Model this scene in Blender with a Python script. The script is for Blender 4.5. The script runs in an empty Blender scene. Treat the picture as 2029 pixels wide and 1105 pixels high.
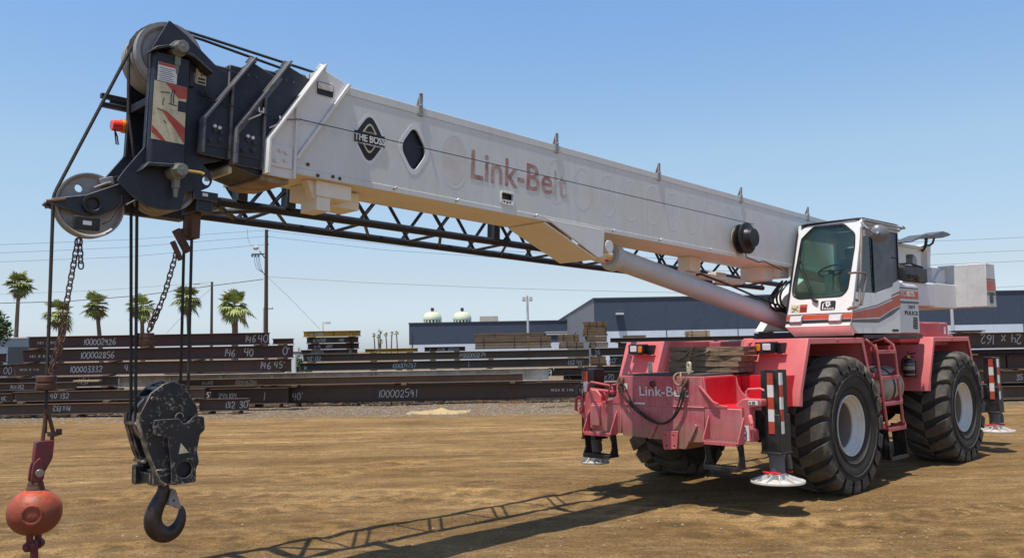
import bpy, bmesh, math, random
from mathutils import Vector, Matrix, noise
random.seed(7)
SC = bpy.context.scene
COL = SC.collection
R = math.radians

# ------------------------------------------------------------------ camera
FPX, PITCH, ROLL, CAMH = 1722.34, 0.0797, 0.0181, 1.9865
CX, CY = 1014.5, 552.5
_f = Vector((0, math.cos(PITCH), math.sin(PITCH)))
_u0 = Vector((0, -math.sin(PITCH), math.cos(PITCH)))
_x0 = Vector((1, 0, 0))
_x = math.cos(ROLL) * _x0 - math.sin(ROLL) * _u0
_u = math.cos(ROLL) * _u0 + math.sin(ROLL) * _x0
cam = bpy.data.cameras.new('camera')
cam.sensor_width = 36.0
cam.lens = FPX / 2029 * 36
cam.clip_start, cam.clip_end = 0.1, 6000
camo = bpy.data.objects.new('camera', cam)
COL.objects.link(camo)
M = Matrix.Identity(4)
for i in range(3):
    M[i][0], M[i][1], M[i][2] = _x[i], _u[i], -_f[i]
M[2][3] = CAMH
camo.matrix_world = M
SC.camera = camo

def at(px, py, Y):
    """a point of the yard at depth Y seen at a pixel of the photograph"""
    d = _f * FPX + _x * (px - CX) - _u * (py - CY)
    t = Y / d.y
    return Vector((d.x * t, Y, CAMH + d.z * t))

# ------------------------------------------------------------------ light
SUN = Vector((-0.174, -0.237, 1.0)).normalized()       # towards the sun
elev = math.asin(SUN.z)
sun = bpy.data.lights.new('sun', 'SUN')
sun.energy, sun.angle, sun.color = 5.0, R(0.53), (1.0, 0.955, 0.88)
so = bpy.data.objects.new('sun', sun); COL.objects.link(so)
so.rotation_euler = (-SUN).to_track_quat('-Z', 'Y').to_euler()
so.location = (0, 0, 40)
w = bpy.data.worlds.new('World'); SC.world = w; w.use_nodes = True
nt = w.node_tree
bg = nt.nodes['Background']
sky = nt.nodes.new('ShaderNodeTexSky')
sky.sky_type = 'NISHITA'; sky.sun_disc = False
sky.sun_elevation = elev
sky.sun_rotation = math.atan2(SUN.x, SUN.y)
sky.altitude = 300; sky.air_density = 1.0; sky.dust_density = .8; sky.ozone_density = 3
# haze: the air above the yard is a little paler and bluer than the bare sky model
stc = nt.nodes.new('ShaderNodeTexCoord'); sxyz = nt.nodes.new('ShaderNodeSeparateXYZ'); nt.links.new(stc.outputs['Generated'], sxyz.inputs[0])
srp = nt.nodes.new('ShaderNodeValToRGB'); nt.links.new(sxyz.outputs[2], srp.inputs[0])
tints = ((0.0, (.98, 1.08, 1.40)), (.02, (1.0, 1.076, 1.376)), (.077, (1.135, 1.03, 1.04)), (.213, (1.46, 1.40, 1.23)), (.37, (1.30, 1.47, 1.53)), (.6, (1.0, 1.1, 1.2)), (1.0, (.5, .56, .66)))
while len(srp.color_ramp.elements) < len(tints): srp.color_ramp.elements.new(.5)
for el, (ps, tn) in zip(srp.color_ramp.elements, tints): el.position = ps; el.color = tuple(v / 1.5 for v in tn) + (1,)
smx = nt.nodes.new('ShaderNodeVectorMath'); smx.operation = 'SCALE'; smx.inputs['Scale'].default_value = 1.5; nt.links.new(srp.outputs[0], smx.inputs[0])
sml = nt.nodes.new('ShaderNodeMix'); sml.data_type = 'RGBA'; sml.blend_type = 'MULTIPLY'; sml.inputs[0].default_value = 1.0
nt.links.new(sky.outputs[0], sml.inputs[6]); nt.links.new(smx.outputs[0], sml.inputs[7])
nt.links.new(sml.outputs[2], bg.inputs[0]); bg.inputs[1].default_value = 0.13
SC.view_settings.view_transform = 'Standard'
SC.view_settings.look = 'None'
SC.view_settings.exposure = 0
SC.render.engine = 'CYCLES'
SC.cycles.max_bounces = 8
SC.cycles.use_denoising = True

# ------------------------------------------------------------------ materials
def srgb(r, g, b):
    f = lambda c: (c / 255 / 12.92) if c <= 10 else ((c / 255 + .055) / 1.055) ** 2.4
    return (f(r), f(g), f(b), 1)
def c4(c): return (c[0], c[1], c[2], 1)

def mat(name, base, rough=.55, metal=0.0, var=.18, vscale=2.5, c2=None, c2amt=.5, c2scale=3.0, c2sharp=.12,
        streak=0.0, fine=.0, fscale=60, bump=0.0, bscale=40, wear=None, wearamt=.5, stretch=(1, 1, 1), spec=.4, coat=0, rvar=.15, zdirt=None, c2zone=None):
    """painted / dirty surface: base colour with soft blotches, a second colour in patches, streaks, worn edges"""
    m = bpy.data.materials.new(name); m.use_nodes = True
    n = m.node_tree.nodes; l = m.node_tree.links
    bs = n['Principled BSDF']
    tc = n.new('ShaderNodeTexCoord')
    mp = n.new('ShaderNodeMapping'); mp.inputs['Scale'].default_value = stretch
    l.new(tc.outputs['Object'], mp.inputs[0])
    def nz(scale, detail=5, rough_=.6, src=None):
        t = n.new('ShaderNodeTexNoise'); t.inputs['Scale'].default_value = scale
        t.inputs['Detail'].default_value = detail; t.inputs['Roughness'].default_value = rough_
        l.new((src or mp).outputs[0], t.inputs['Vector']); return t
    def mapr(src, a, b, c, d):
        t = n.new('ShaderNodeMapRange'); t.inputs[1].default_value = a; t.inputs[2].default_value = b
        t.inputs[3].default_value = c; t.inputs[4].default_value = d
        l.new(src, t.inputs[0]); return t.outputs[0]
    def mix(fac, a, b, mode='MIX'):
        t = n.new('ShaderNodeMix'); t.data_type = 'RGBA'; t.blend_type = mode
        for s, v in ((0, fac), (6, a), (7, b)):
            if hasattr(v, 'links') or hasattr(v, 'is_linked'): l.new(v, t.inputs[s])
            else: t.inputs[s].default_value = v
        return t.outputs[2]
    base = c4(base)
    n1 = nz(vscale)
    f1 = mapr(n1.outputs[0], .25, .75, 1 - var, 1 + var)
    g = n.new('ShaderNodeCombineColor')
    for k in range(3): l.new(f1, g.inputs[k])
    col = mix(1.0, base, g.outputs[0], 'MULTIPLY')
    if c2 is not None:
        n2 = nz(c2scale, 8, .68)
        fac = mapr(n2.outputs[0], .70 - c2amt * .38 - c2sharp, .70 - c2amt * .38 + c2sharp, 0, 1)
        fac2 = n.new('ShaderNodeMath'); fac2.operation = 'MULTIPLY'; l.new(fac, fac2.inputs[0]); fac2.inputs[1].default_value = min(1, c2amt * 1.4)
        if c2zone:                              # chips gather in worn zones
            zn = nz(c2zone, 4, .6); fz = n.new('ShaderNodeMath'); fz.operation = 'MULTIPLY'
            l.new(fac2.outputs[0], fz.inputs[0]); l.new(mapr(zn.outputs[0], .50, .58, 0, 1.8), fz.inputs[1]); fac2 = fz
        col = mix(fac2.outputs[0], col, c4(c2))
    if streak:
        ms = n.new('ShaderNodeMapping'); ms.inputs['Scale'].default_value = (9, 9, .5)
        l.new(tc.outputs['Object'], ms.inputs[0])
        n3 = nz(1.6, 6, .65, ms)
        fs = mapr(n3.outputs[0], .45, .75, 0, streak)
        col = mix(fs, col, c4(tuple(x * .45 for x in base[:3])))
    if fine:
        n4 = nz(fscale, 3, .7)
        f4 = mapr(n4.outputs[0], .3, .7, 1 - fine, 1 + fine)
        g4 = n.new('ShaderNodeCombineColor')
        for k in range(3): l.new(f4, g4.inputs[k])
        col = mix(1.0, col, g4.outputs[0], 'MULTIPLY')
    if zdirt is not None:                      # splashed mud: (height of clean paint, height of full dirt, colour, amount)
        sz = n.new('ShaderNodeSeparateXYZ'); l.new(tc.outputs['Object'], sz.inputs[0])
        nd = nz(5, 7, .7); ad = n.new('ShaderNodeMath'); ad.operation = 'MULTIPLY_ADD'
        l.new(nd.outputs[0], ad.inputs[0]); ad.inputs[1].default_value = -(zdirt[0] - zdirt[1]) * 2.2; l.new(sz.outputs[2], ad.inputs[2])
        off = -(zdirt[0] - zdirt[1]) * 1.1
        col = mix(mapr(ad.outputs[0], zdirt[1] + off, zdirt[0] + off, zdirt[3], 0), col, c4(zdirt[2]))
    if isinstance(col, tuple): bs.inputs['Base Color'].default_value = col
    else: l.new(col, bs.inputs['Base Color'])
    l.new(mapr(n1.outputs[0], .3, .7, max(.05, rough - rvar), min(1, rough + rvar)), bs.inputs['Roughness'])
    bs.inputs['Metallic'].default_value = metal
    bs.inputs['Specular IOR Level'].default_value = spec
    if coat: bs.inputs['Coat Weight'].default_value = coat
    if bump:
        nb = nz(bscale, 6, .65)
        b = n.new('ShaderNodeBump'); b.inputs['Strength'].default_value = bump; b.inputs['Distance'].default_value = .02
        l.new(nb.outputs[0], b.inputs['Height']); l.new(b.outputs[0], bs.inputs['Normal'])
    return m

def glass(name, tint, mixf=.25, rough=.04):
    m = bpy.data.materials.new(name); m.use_nodes = True
    n = m.node_tree.nodes; l = m.node_tree.links
    n.remove(n['Principled BSDF'])
    tr = n.new('ShaderNodeBsdfTransparent'); tr.inputs[0].default_value = c4(tint)
    gl = n.new('ShaderNodeBsdfGlossy'); gl.inputs[0].default_value = (.9, .95, 1, 1); gl.inputs['Roughness'].default_value = rough
    fr = n.new('ShaderNodeFresnel'); fr.inputs[0].default_value = 1.5
    nz = n.new('ShaderNodeTexNoise'); nz.inputs['Scale'].default_value = 2.2; nz.inputs['Detail'].default_value = 5
    di = n.new('ShaderNodeBsdfDiffuse'); di.inputs[0].default_value = (.5, .47, .4, 1)
    mr = n.new('ShaderNodeMapRange'); mr.inputs[1].default_value = .4; mr.inputs[2].default_value = .8; mr.inputs[3].default_value = .01; mr.inputs[4].default_value = .09
    l.new(nz.outputs[0], mr.inputs[0])
    mx = n.new('ShaderNodeMixShader'); l.new(fr.outputs[0], mx.inputs[0]); l.new(tr.outputs[0], mx.inputs[1]); l.new(gl.outputs[0], mx.inputs[2])
    m2 = n.new('ShaderNodeMixShader'); l.new(mr.outputs[0], m2.inputs[0]); l.new(mx.outputs[0], m2.inputs[1]); l.new(di.outputs[0], m2.inputs[2])
    l.new(m2.outputs[0], n['Material Output'].inputs[0])
    return m

RUST = (.12, .05, .025)
P = {}
P['white'] = mat('boom_white_paint', (.74, .735, .71), .45, var=.07, vscale=1.3, c2=(.60, .56, .47), c2amt=.25, c2scale=2.2, c2sharp=.2, fine=.05, fscale=90, wear=(.25, .15, .09), wearamt=.25)
P['white_streak'] = mat('boom_white_panel', (.675, .70, .675), .45, var=.06, vscale=.9, c2=(.60, .585, .52), c2amt=.42, c2scale=1.9, c2sharp=.22, streak=.16, fine=.06, fscale=120, bump=.05, bscale=300)
P['boom_under'] = mat('boom_underside_bounce_tint', (.80, .76, .66), .5, var=.06, c2=(.62, .52, .38), c2amt=.22, c2scale=3, c2sharp=.2, wear=RUST, wearamt=.3)  # boom white made lighter and warmer, light bounced off the dirt put into colour
P['under_shaded'] = mat('shaded_grimy_collar_floor', (.34, .25, .16), .6, var=.25, vscale=4, c2=(.10, .06, .04), c2amt=.5, c2scale=6)  # rusty brown that also carries the shading under the collar in its colour
P['cylinder_white'] = mat('chipped_grey_white_cylinder', (.52, .565, .57), .5, var=.1, vscale=1.5, c2=(.07, .055, .045), c2amt=.14, c2scale=11, c2sharp=.02, fine=.08)
P['ghost'] = mat('faded_ring_paint', (.645, .665, .635), .5, var=.05)
P['ghost2'] = mat('faded_panel_paint', (.64, .635, .61), .5, var=.05, vscale=9, c2=(.58, .51, .49), c2amt=.5, c2scale=6)
P['ghost3'] = mat('pale_ring_paint', (.70, .725, .705), .42, var=.05)
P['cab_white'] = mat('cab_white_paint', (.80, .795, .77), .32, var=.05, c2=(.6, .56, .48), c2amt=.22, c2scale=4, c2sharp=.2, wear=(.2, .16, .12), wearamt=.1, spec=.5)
P['cab_shaded'] = mat('cab_shaded_white', (.66, .67, .68), .4, var=.06, c2=(.55, .53, .5), c2amt=.3, c2scale=4, c2sharp=.2)  # cab white greyed, so the colour itself carries the shade
P['navy'] = mat('dark_navy_paint', (.019, .022, .034), .5, var=.25, vscale=3, c2=(.065, .065, .07), c2amt=.25, c2scale=7, c2sharp=.18, fine=.15, fscale=50, wear=(.32, .31, .30), wearamt=.35, streak=.2)
P['navy_edge'] = mat('worn_grey_edge', (.20, .20, .205), .5, var=.2, vscale=8, c2=(.06, .06, .07), c2amt=.62, c2scale=8)
P['pink'] = mat('sun_faded_red_paint', (.66, .130, .138), .5, var=.14, vscale=1.4, c2=(.76, .27, .245), c2amt=.5, c2scale=1.6, c2sharp=.22, fine=.06, fscale=70, wear=(.30, .10, .08), wearamt=.2)
P['red'] = mat('dusty_red_paint', (.49, .062, .082), .5, var=.18, vscale=2, c2=(.60, .20, .19), c2amt=.5, c2scale=2.2, c2sharp=.2, streak=.35, fine=.1, wear=(.28, .14, .10), wearamt=.35, bump=.06, bscale=30)
P['red_front'] = mat('dirty_red_bumper_paint', (.47, .070, .10), .55, var=.25, vscale=2.4, c2=(.52, .23, .22), c2amt=.55, c2scale=3.0, c2sharp=.16, streak=.5, fine=.14, wear=(.30, .17, .12), wearamt=.4, bump=.08, bscale=35, zdirt=(1.10, .80, (.26, .17, .10), .75))
P['red_fresh'] = mat('fresh_red_paint', (.66, .015, .03), .35, var=.12, c2=(.5, .06, .05), c2amt=.3, c2scale=5)
P['red_dark'] = mat('dark_red_paint', (.42, .05, .065), .5, var=.15, c2=(.38, .1, .09), c2amt=.4, c2scale=3)
P['black'] = mat('black_paint', (.011, .011, .012), .45, var=.3, vscale=5, c2=(.06, .055, .05), c2amt=.4, c2scale=5, wear=(.2, .19, .18), wearamt=.25)
P['rubber'] = mat('tyre_rubber', (.018, .018, .019), .8, var=.3, vscale=3, c2=(.095, .085, .068), c2amt=.55, c2scale=3.2, c2sharp=.25, fine=.2, fscale=60, bump=.25, bscale=50, wear=(.12, .11, .10), wearamt=.35, spec=.25)
P['tread'] = mat('tyre_lug_rubber', (.034, .032, .030), .78, var=.3, vscale=3, c2=(.19, .165, .125), c2amt=.55, c2scale=4, c2sharp=.25, fine=.2, bump=.2, bscale=50, spec=.3)
P['rim'] = mat('pale_rim_paint', (.74, .72, .66), .5, var=.1, vscale=6, c2=(.42, .33, .24), c2amt=.3, c2scale=6, c2sharp=.15, wear=RUST, wearamt=.4)
P['rim_in'] = mat('shaded_dusty_rim_dish', (.21, .20, .19), .55, var=.15, vscale=4, c2=(.24, .18, .13), c2amt=.55, c2scale=4, c2sharp=.2)  # base darkened to paint the shade inside the dish; brown patches are dirt
P['steel'] = mat('bare_steel', (.42, .41, .39), .35, metal=.8, var=.2, c2=(.2, .15, .11), c2amt=.4, c2scale=8)
P['chrome'] = mat('chrome_rod', (.75, .72, .68), .15, metal=1, var=.1, rvar=.05)
P['grey'] = mat('sheave_grey', (.33, .325, .315), .45, var=.14, vscale=4, c2=(.17, .14, .12), c2amt=.4, c2scale=6, c2sharp=.2, fine=.1)
P['palegreen'] = mat('pin_primer', (.21, .22, .19), .5, var=.15, c2=(.2, .17, .13), c2amt=.4, c2scale=12)
P['rope'] = mat('wire_rope', (.045, .038, .034), .6, metal=.2, var=.3, vscale=30, fine=.4, fscale=160, bump=.6, bscale=140)
P['rust'] = mat('rusty_steel', (.085, .042, .03), .75, var=.3, vscale=6, c2=(.16, .075, .04), c2amt=.5, c2scale=6, bump=.2)
P['block'] = mat('chipped_black_block', (.020, .021, .025), .42, var=.35, vscale=5, c2=(.26, .235, .19), c2amt=.40, c2scale=42, c2sharp=.03, c2zone=9, wear=(.42, .37, .28), wearamt=.75, fine=.2, bump=.15, bscale=40)
P['block_edge'] = mat('scuffed_block_edge', (.16, .12, .085), .55, var=.4, vscale=14, c2=(.42, .36, .26), c2amt=.45, c2scale=16, c2sharp=.06)
P['hook'] = mat('dark_forged_hook', (.030, .021, .018), .36, var=.35, vscale=7, c2=(.12, .06, .04), c2amt=.45, c2scale=9, c2sharp=.12, wear=(.3, .25, .2), wearamt=.3, bump=.15, bscale=45)
P['ball'] = mat('orange_red_ball', (.72, .085, .02), .5, var=.25, vscale=5, c2=(.30, .085, .04), c2amt=.6, c2scale=9, c2sharp=.1, zdirt=(.66, .42, (.20, .055, .03), .9), fine=.3, fscale=40, bump=.22, bscale=30)
P['socket'] = mat('maroon_socket', (.17, .025, .03), .5, var=.25, c2=(.09, .04, .035), c2amt=.5, c2scale=9, wear=(.35, .2, .15), wearamt=.4)
P['cream'] = mat('cream_decal', (.62, .56, .37), .6, var=.1, vscale=5, c2=(.30, .26, .17), c2amt=.35, c2scale=8, c2sharp=.08, fine=.1)
P['decal_red'] = mat('decal_red', (.48, .06, .035), .5, var=.15, c2=(.4, .2, .12), c2amt=.3, c2scale=12)
P['stripe'] = mat('stripe_red_orange', (.50, .075, .035), .4, var=.08)
P['stripe_grey'] = mat('stripe_grey', (.10, .10, .105), .45, var=.1)
P['decal_white'] = mat('decal_white', (.74, .73, .70), .5, var=.06)
P['decal_black'] = mat('decal_black', (.02, .02, .022), .5, var=.1)
P['letter_faded'] = mat('faded_red_lettering', (.34, .165, .145), .55, var=.2, vscale=4, c2=(.56, .45, .41), c2amt=.5, c2scale=9, c2sharp=.10, fine=.12, fscale=90)
P['letter_ghost'] = mat('nearly_gone_lettering', (.50, .40, .37), .55, var=.1, c2=(.64, .64, .61), c2amt=.45, c2scale=5, c2sharp=.1, fine=.1)
P['letter_white'] = mat('worn_white_lettering', (.64, .60, .58), .55, var=.1, c2=(.45, .2, .19), c2amt=.3, c2scale=14, c2sharp=.06)
P['wood'] = mat('weathered_timber', (.185, .120, .065), .85, var=.3, vscale=2, c2=(.085, .06, .042), c2amt=.5, c2scale=5, stretch=(.4, 4, 4), fine=.25, fscale=40, bump=.4, bscale=25)
P['wood_y'] = mat('weathered_deck_timber', (.25, .17, .105), .85, var=.3, vscale=2, c2=(.06, .042, .03), c2amt=.55, c2scale=5, stretch=(4, .4, 4), fine=.25, fscale=40, bump=.4, bscale=25)
P['wood_pale'] = mat('fresh_timber', (.40, .29, .17), .8, var=.2, vscale=3, stretch=(.4, 4, 4), fine=.2, bump=.3)
P['amber'] = mat('amber_lens', (.75, .22, .02), .25, var=.1)
P['lens'] = mat('clear_lens', (.70, .71, .72), .12, var=.12, vscale=40, spec=.8)
P['beacon'] = mat('red_beacon_lens', (.85, .05, .03), .15, var=.1, spec=.7)
P['glass_front'] = glass('green_tinted_glass', (.66, .90, .78))
P['glass_dark'] = glass('smoked_glass', (.30, .38, .37))
P['blind'] = mat('dark_side_glazing', (.060, .064, .075), .35, var=.1)
P['inside'] = mat('cab_interior', (.16, .17, .165), .7, var=.15)
P['inside_pale'] = mat('cab_interior_pale', (.48, .52, .47), .6, var=.1)
P['tan'] = mat('tan_tank_paint', (.42, .36, .29), .45, var=.12, c2=(.28, .2, .15), c2amt=.4, c2scale=4)
P['cw'] = mat('rough_cast_white', (.66, .655, .635), .7, var=.08, vscale=2, c2=(.5, .48, .43), c2amt=.35, c2scale=5, fine=.06, fscale=50, bump=.22, bscale=9, streak=.2)
P['tread_plate'] = mat('worn_step_tread', (.36, .17, .15), .6, var=.2, c2=(.3, .26, .24), c2amt=.4, c2scale=10)
P['deck'] = mat('dark_deck_grip', (.055, .052, .055), .85, var=.3, vscale=4, c2=(.14, .11, .09), c2amt=.4, c2scale=5, fine=.3, fscale=120)
P['float'] = mat('silver_float_paint', (.62, .61, .58), .4, var=.12, c2=(.45, .36, .26), c2amt=.45, c2scale=7, wear=RUST, wearamt=.3)
P['sling'] = mat('tan_rope', (.30, .21, .125), .9, var=.2, vscale=30, bump=.5, bscale=120)
P['rail'] = mat('brown_grey_rail', (.25, .21, .18), .4, metal=.5, var=.2, c2=(.14, .10, .08), c2amt=.4, c2scale=8)
P['mirror_back'] = mat('grey_mirror_back', (.16, .165, .17), .3, var=.2)
P['brass'] = mat('yellow_brass', (.6, .42, .1), .4, metal=.3, var=.1)
# steel stock
P['beam_black'] = mat('mill_scale_steel', (.040, .030, .027), .55, var=.3, vscale=.8, c2=(.115, .058, .036), c2amt=.55, c2scale=1.6, c2sharp=.2, stretch=(.35, 1, 1.6), fine=.2, fscale=30, wear=(.25, .2, .16), wearamt=.25)
P['beam_brown'] = mat('rusted_brown_steel', (.095, .060, .045), .7, var=.3, vscale=.8, c2=(.16, .10, .07), c2amt=.45, c2scale=1.4, stretch=(.35, 1, 1.6), fine=.22, fscale=30)
P['beam_tan'] = mat('tan_rusted_steel', (.17, .112, .070), .7, var=.25, vscale=.8, c2=(.10, .065, .045), c2amt=.45, c2scale=1.4, stretch=(.35, 1, 1.6), fine=.22, fscale=30)
P['beam_maroon'] = mat('maroon_primed_steel', (.070, .030, .028), .6, var=.25, vscale=.8, c2=(.04, .028, .026), c2amt=.5, c2scale=1.5, stretch=(.35, 1, 1.6), fine=.18, fscale=30)
P['beam_grey'] = mat('grey_brown_steel', (.115, .085, .060), .7, var=.25, vscale=.8, c2=(.07, .05, .038), c2amt=.5, c2scale=1.5, stretch=(.35, 1, 1.6), fine=.2, fscale=30)
P['beam_yellow'] = mat('yellow_painted_steel', (.50, .33, .045), .6, var=.2, c2=(.22, .13, .05), c2amt=.45, c2scale=3)
P['beam_white'] = mat('white_painted_steel', (.52, .49, .43), .6, var=.1, c2=(.26, .18, .12), c2amt=.45, c2scale=2)
P['chalk'] = mat('chalk_marking', (.60, .61, .60), .9, var=.15, vscale=20, c2=(.25, .22, .2), c2amt=.3, c2scale=30, c2sharp=.06)
P['stencil'] = mat('stencil_paint', (.55, .52, .49), .9, var=.15)

P['navy_worn'] = mat('navy_worn_edge', (.085, .088, .10), .5, var=.3, vscale=8, c2=(.26, .255, .25), c2amt=.4, c2scale=14, c2sharp=.1)
P['red_worn'] = mat('red_worn_edge', (.60, .20, .19), .5, var=.2, vscale=8, c2=(.30, .12, .09), c2amt=.4, c2scale=16, c2sharp=.1)
P['white_worn'] = mat('white_worn_edge', (.66, .645, .60), .5, var=.1, vscale=8, c2=(.22, .14, .09), c2amt=.28, c2scale=10, c2sharp=.06)
EDGE = {'chipped_black_block': 'block_edge', 'dark_navy_paint': 'navy_worn', 'dusty_red_paint': 'red_worn', 'dirty_red_bumper_paint': 'red_worn', 'boom_white_paint': 'white_worn', 'rough_cast_white': 'white_worn'}
# ------------------------------------------------------------------ mesh builder
class MB:
    def __init__(s): s.bm = bmesh.new()
    def box(s, c, size, rot=None, taper=None):
        m = Matrix.Translation(c)
        if rot: m = m @ (Matrix.Rotation(rot[2], 4, 'Z') @ Matrix.Rotation(rot[1], 4, 'Y') @ Matrix.Rotation(rot[0], 4, 'X'))
        vs = []
        for z in (-.5, .5):
            k = 1 if (taper is None or z < 0) else taper
            for x, y in ((-.5, -.5), (.5, -.5), (.5, .5), (-.5, .5)):
                vs.append(s.bm.verts.new(m @ Vector((x * k * size[0], y * k * size[1], z * size[2]))))
        for f in ((3, 2, 1, 0), (4, 5, 6, 7), (0, 1, 5, 4), (1, 2, 6, 5), (2, 3, 7, 6), (3, 0, 4, 7)):
            s.bm.faces.new([vs[i] for i in f])
        return s
    def span(s, a, b):
        return s.box([(a[i] + b[i]) / 2 for i in range(3)], [abs(b[i] - a[i]) for i in range(3)])
    def plate(s, o, u, v, pts, t0, t1, holes=()):
        """flat plate with optional holes: 2-D points on axes u, v, from t0 to t1 along the normal"""
        o, u, v = Vector(o), Vector(u), Vector(v); wv = u.cross(v).normalized()
        P3 = lambda p, t: o + u * p[0] + v * p[1] + wv * t
        if not holes:
            a = [s.bm.verts.new(P3(p, t0)) for p in pts]; b = [s.bm.verts.new(P3(p, t1)) for p in pts]
            s.bm.faces.new(a[::-1]); s.bm.faces.new(b)
            for i in range(len(pts)):
                j = (i + 1) % len(pts); s.bm.faces.new((a[i], a[j], b[j], b[i]))
            return s
        loops = [list(pts)] + [list(h) for h in holes]
        rings = []
        for t in (t0, t1):
            edges = []; rr = []
            for lp in loops:
                vs = [s.bm.verts.new(P3(p, t)) for p in lp]; rr.append(vs)
                edges += [s.bm.edges.new((vs[i], vs[(i + 1) % len(vs)])) for i in range(len(vs))]
            bmesh.ops.triangle_fill(s.bm, use_beauty=True, edges=edges)
            rings.append(rr)
        for a, b in zip(*rings):
            for i in range(len(a)):
                j = (i + 1) % len(a); s.bm.faces.new((a[i], a[j], b[j], b[i]))
        return s
    def py(s, pts, y0, y1, holes=()):      # (x,z) outline, thickness along y
        return s.plate((0, 0, 0), (-1, 0, 0), (0, 0, 1), [(-p[0], p[1]) for p in pts], y0, y1, [[(-q[0], q[1]) for q in h] for h in holes])
    def px(s, pts, x0, x1, holes=()):      # (y,z) outline
        return s.plate((0, 0, 0), (0, 1, 0), (0, 0, 1), pts, x0, x1, holes)
    def pz(s, pts, z0, z1, holes=()):
        return s.plate((0, 0, 0), (1, 0, 0), (0, 1, 0), pts, z0, z1, holes)
    def cyl(s, p0, p1, r0, r1=None, n=20):
        p0, p1 = Vector(p0), Vector(p1); r1 = r0 if r1 is None else r1
        q = (p1 - p0).to_track_quat('Z', 'Y').to_matrix()
        a, b = [], []
        for i in range(n):
            t = 2 * math.pi * i / n; d = q @ Vector((math.cos(t), math.sin(t), 0))
            a.append(s.bm.verts.new(p0 + d * r0)); b.append(s.bm.verts.new(p1 + d * r1))
        s.bm.faces.new(a[::-1]); s.bm.faces.new(b)
        for i in range(n):
            j = (i + 1) % n; s.bm.faces.new((a[i], a[j], b[j], b[i]))
        return s
    def tube(s, pts, r, n=8, closed=False, flat=1.0):
        pts = [Vector(p) for p in pts]; N = len(pts)
        rs = r if isinstance(r, (list, tuple)) else [r] * N
        rings = []; up = None
        for i, p in enumerate(pts):
            a = pts[i - 1] if (i or closed) else p; b = pts[(i + 1) % N] if (i < N - 1 or closed) else p
            d = (b - a).normalized()
            if up is None:
                up = Vector((0, 0, 1)) if abs(d.z) < .9 else Vector((1, 0, 0))
            x = d.cross(up).normalized(); up = x.cross(d).normalized()
            rings.append([s.bm.verts.new(p + (x * math.cos(2 * math.pi * k / n) * flat + up * math.sin(2 * math.pi * k / n)) * rs[i]) for k in range(n)])
        for i in range(N if closed else N - 1):
            A, B = rings[i], rings[(i + 1) % N]
            for k in range(n):
                j = (k + 1) % n; s.bm.faces.new((A[k], A[j], B[j], B[k]))
        if not closed:
            s.bm.faces.new(rings[0][::-1]); s.bm.faces.new(rings[-1])
        return s
    def lathe(s, prof, o=(0, 0, 0), axis=(0, 0, 1), n=32):
        o = Vector(o); q = Vector(axis).to_track_quat('Z', 'Y').to_matrix()
        rings = []
        for r, h in prof:
            if r < 1e-5: rings.append([s.bm.verts.new(o + q @ Vector((0, 0, h)))])
            else: rings.append([s.bm.verts.new(o + q @ Vector((r * math.cos(2 * math.pi * k / n), r * math.sin(2 * math.pi * k / n), h))) for k in range(n)])
        for A, B in zip(rings, rings[1:]):
            for k in range(n):
                j = (k + 1) % n
                if len(A) == 1 and len(B) == 1: continue
                if len(A) == 1: s.bm.faces.new((A[0], B[j], B[k]))
                elif len(B) == 1: s.bm.faces.new((A[k], A[j], B[0]))
                else: s.bm.faces.new((A[k], A[j], B[j], B[k]))
        return s
    def ico(s, c, r, sub=1, jit=.25, sq=(1, 1, 1)):
        g = bmesh.ops.create_icosphere(s.bm, subdivisions=sub, radius=r)
        for v in g['verts']:
            k = 1 + random.uniform(-jit, jit)
            v.co = Vector(c) + Vector((v.co.x * sq[0] * k, v.co.y * sq[1] * k, v.co.z * sq[2] * k))
        return s
    def mirror_y(s):
        g = bmesh.ops.duplicate(s.bm, geom=s.bm.verts[:] + s.bm.edges[:] + s.bm.faces[:])
        for v in [e for e in g['geom'] if isinstance(e, bmesh.types.BMVert)]: v.co.y *= -1
        return s
    def build(s, name, m, parent=None, bevel=0, smooth=35, M=None, loc=None, seg=2):
        if M is not None: s.bm.transform(M)
        bmesh.ops.recalc_face_normals(s.bm, faces=s.bm.faces)
        me = bpy.data.meshes.new(name); s.bm.to_mesh(me); s.bm.free()
        if isinstance(m, (list, tuple)):
            for q in m: me.materials.append(q)
        else: me.materials.append(m)
        if smooth:
            me.shade_smooth(); me.set_sharp_from_angle(angle=R(smooth))
        o = bpy.data.objects.new(name, me); COL.objects.link(o)
        if parent is not None: o.parent = parent
        if loc is not None: o.location = loc
        if bevel:
            e = EDGE.get(m.name) if not isinstance(m, (list, tuple)) else None
            if e: me.materials.append(P[e])
            b = o.modifiers.new('bevel', 'BEVEL'); b.width = bevel; b.segments = seg; b.limit_method = 'ANGLE'; b.angle_limit = R(40)
            if e: b.material = 1
        return o

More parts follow.
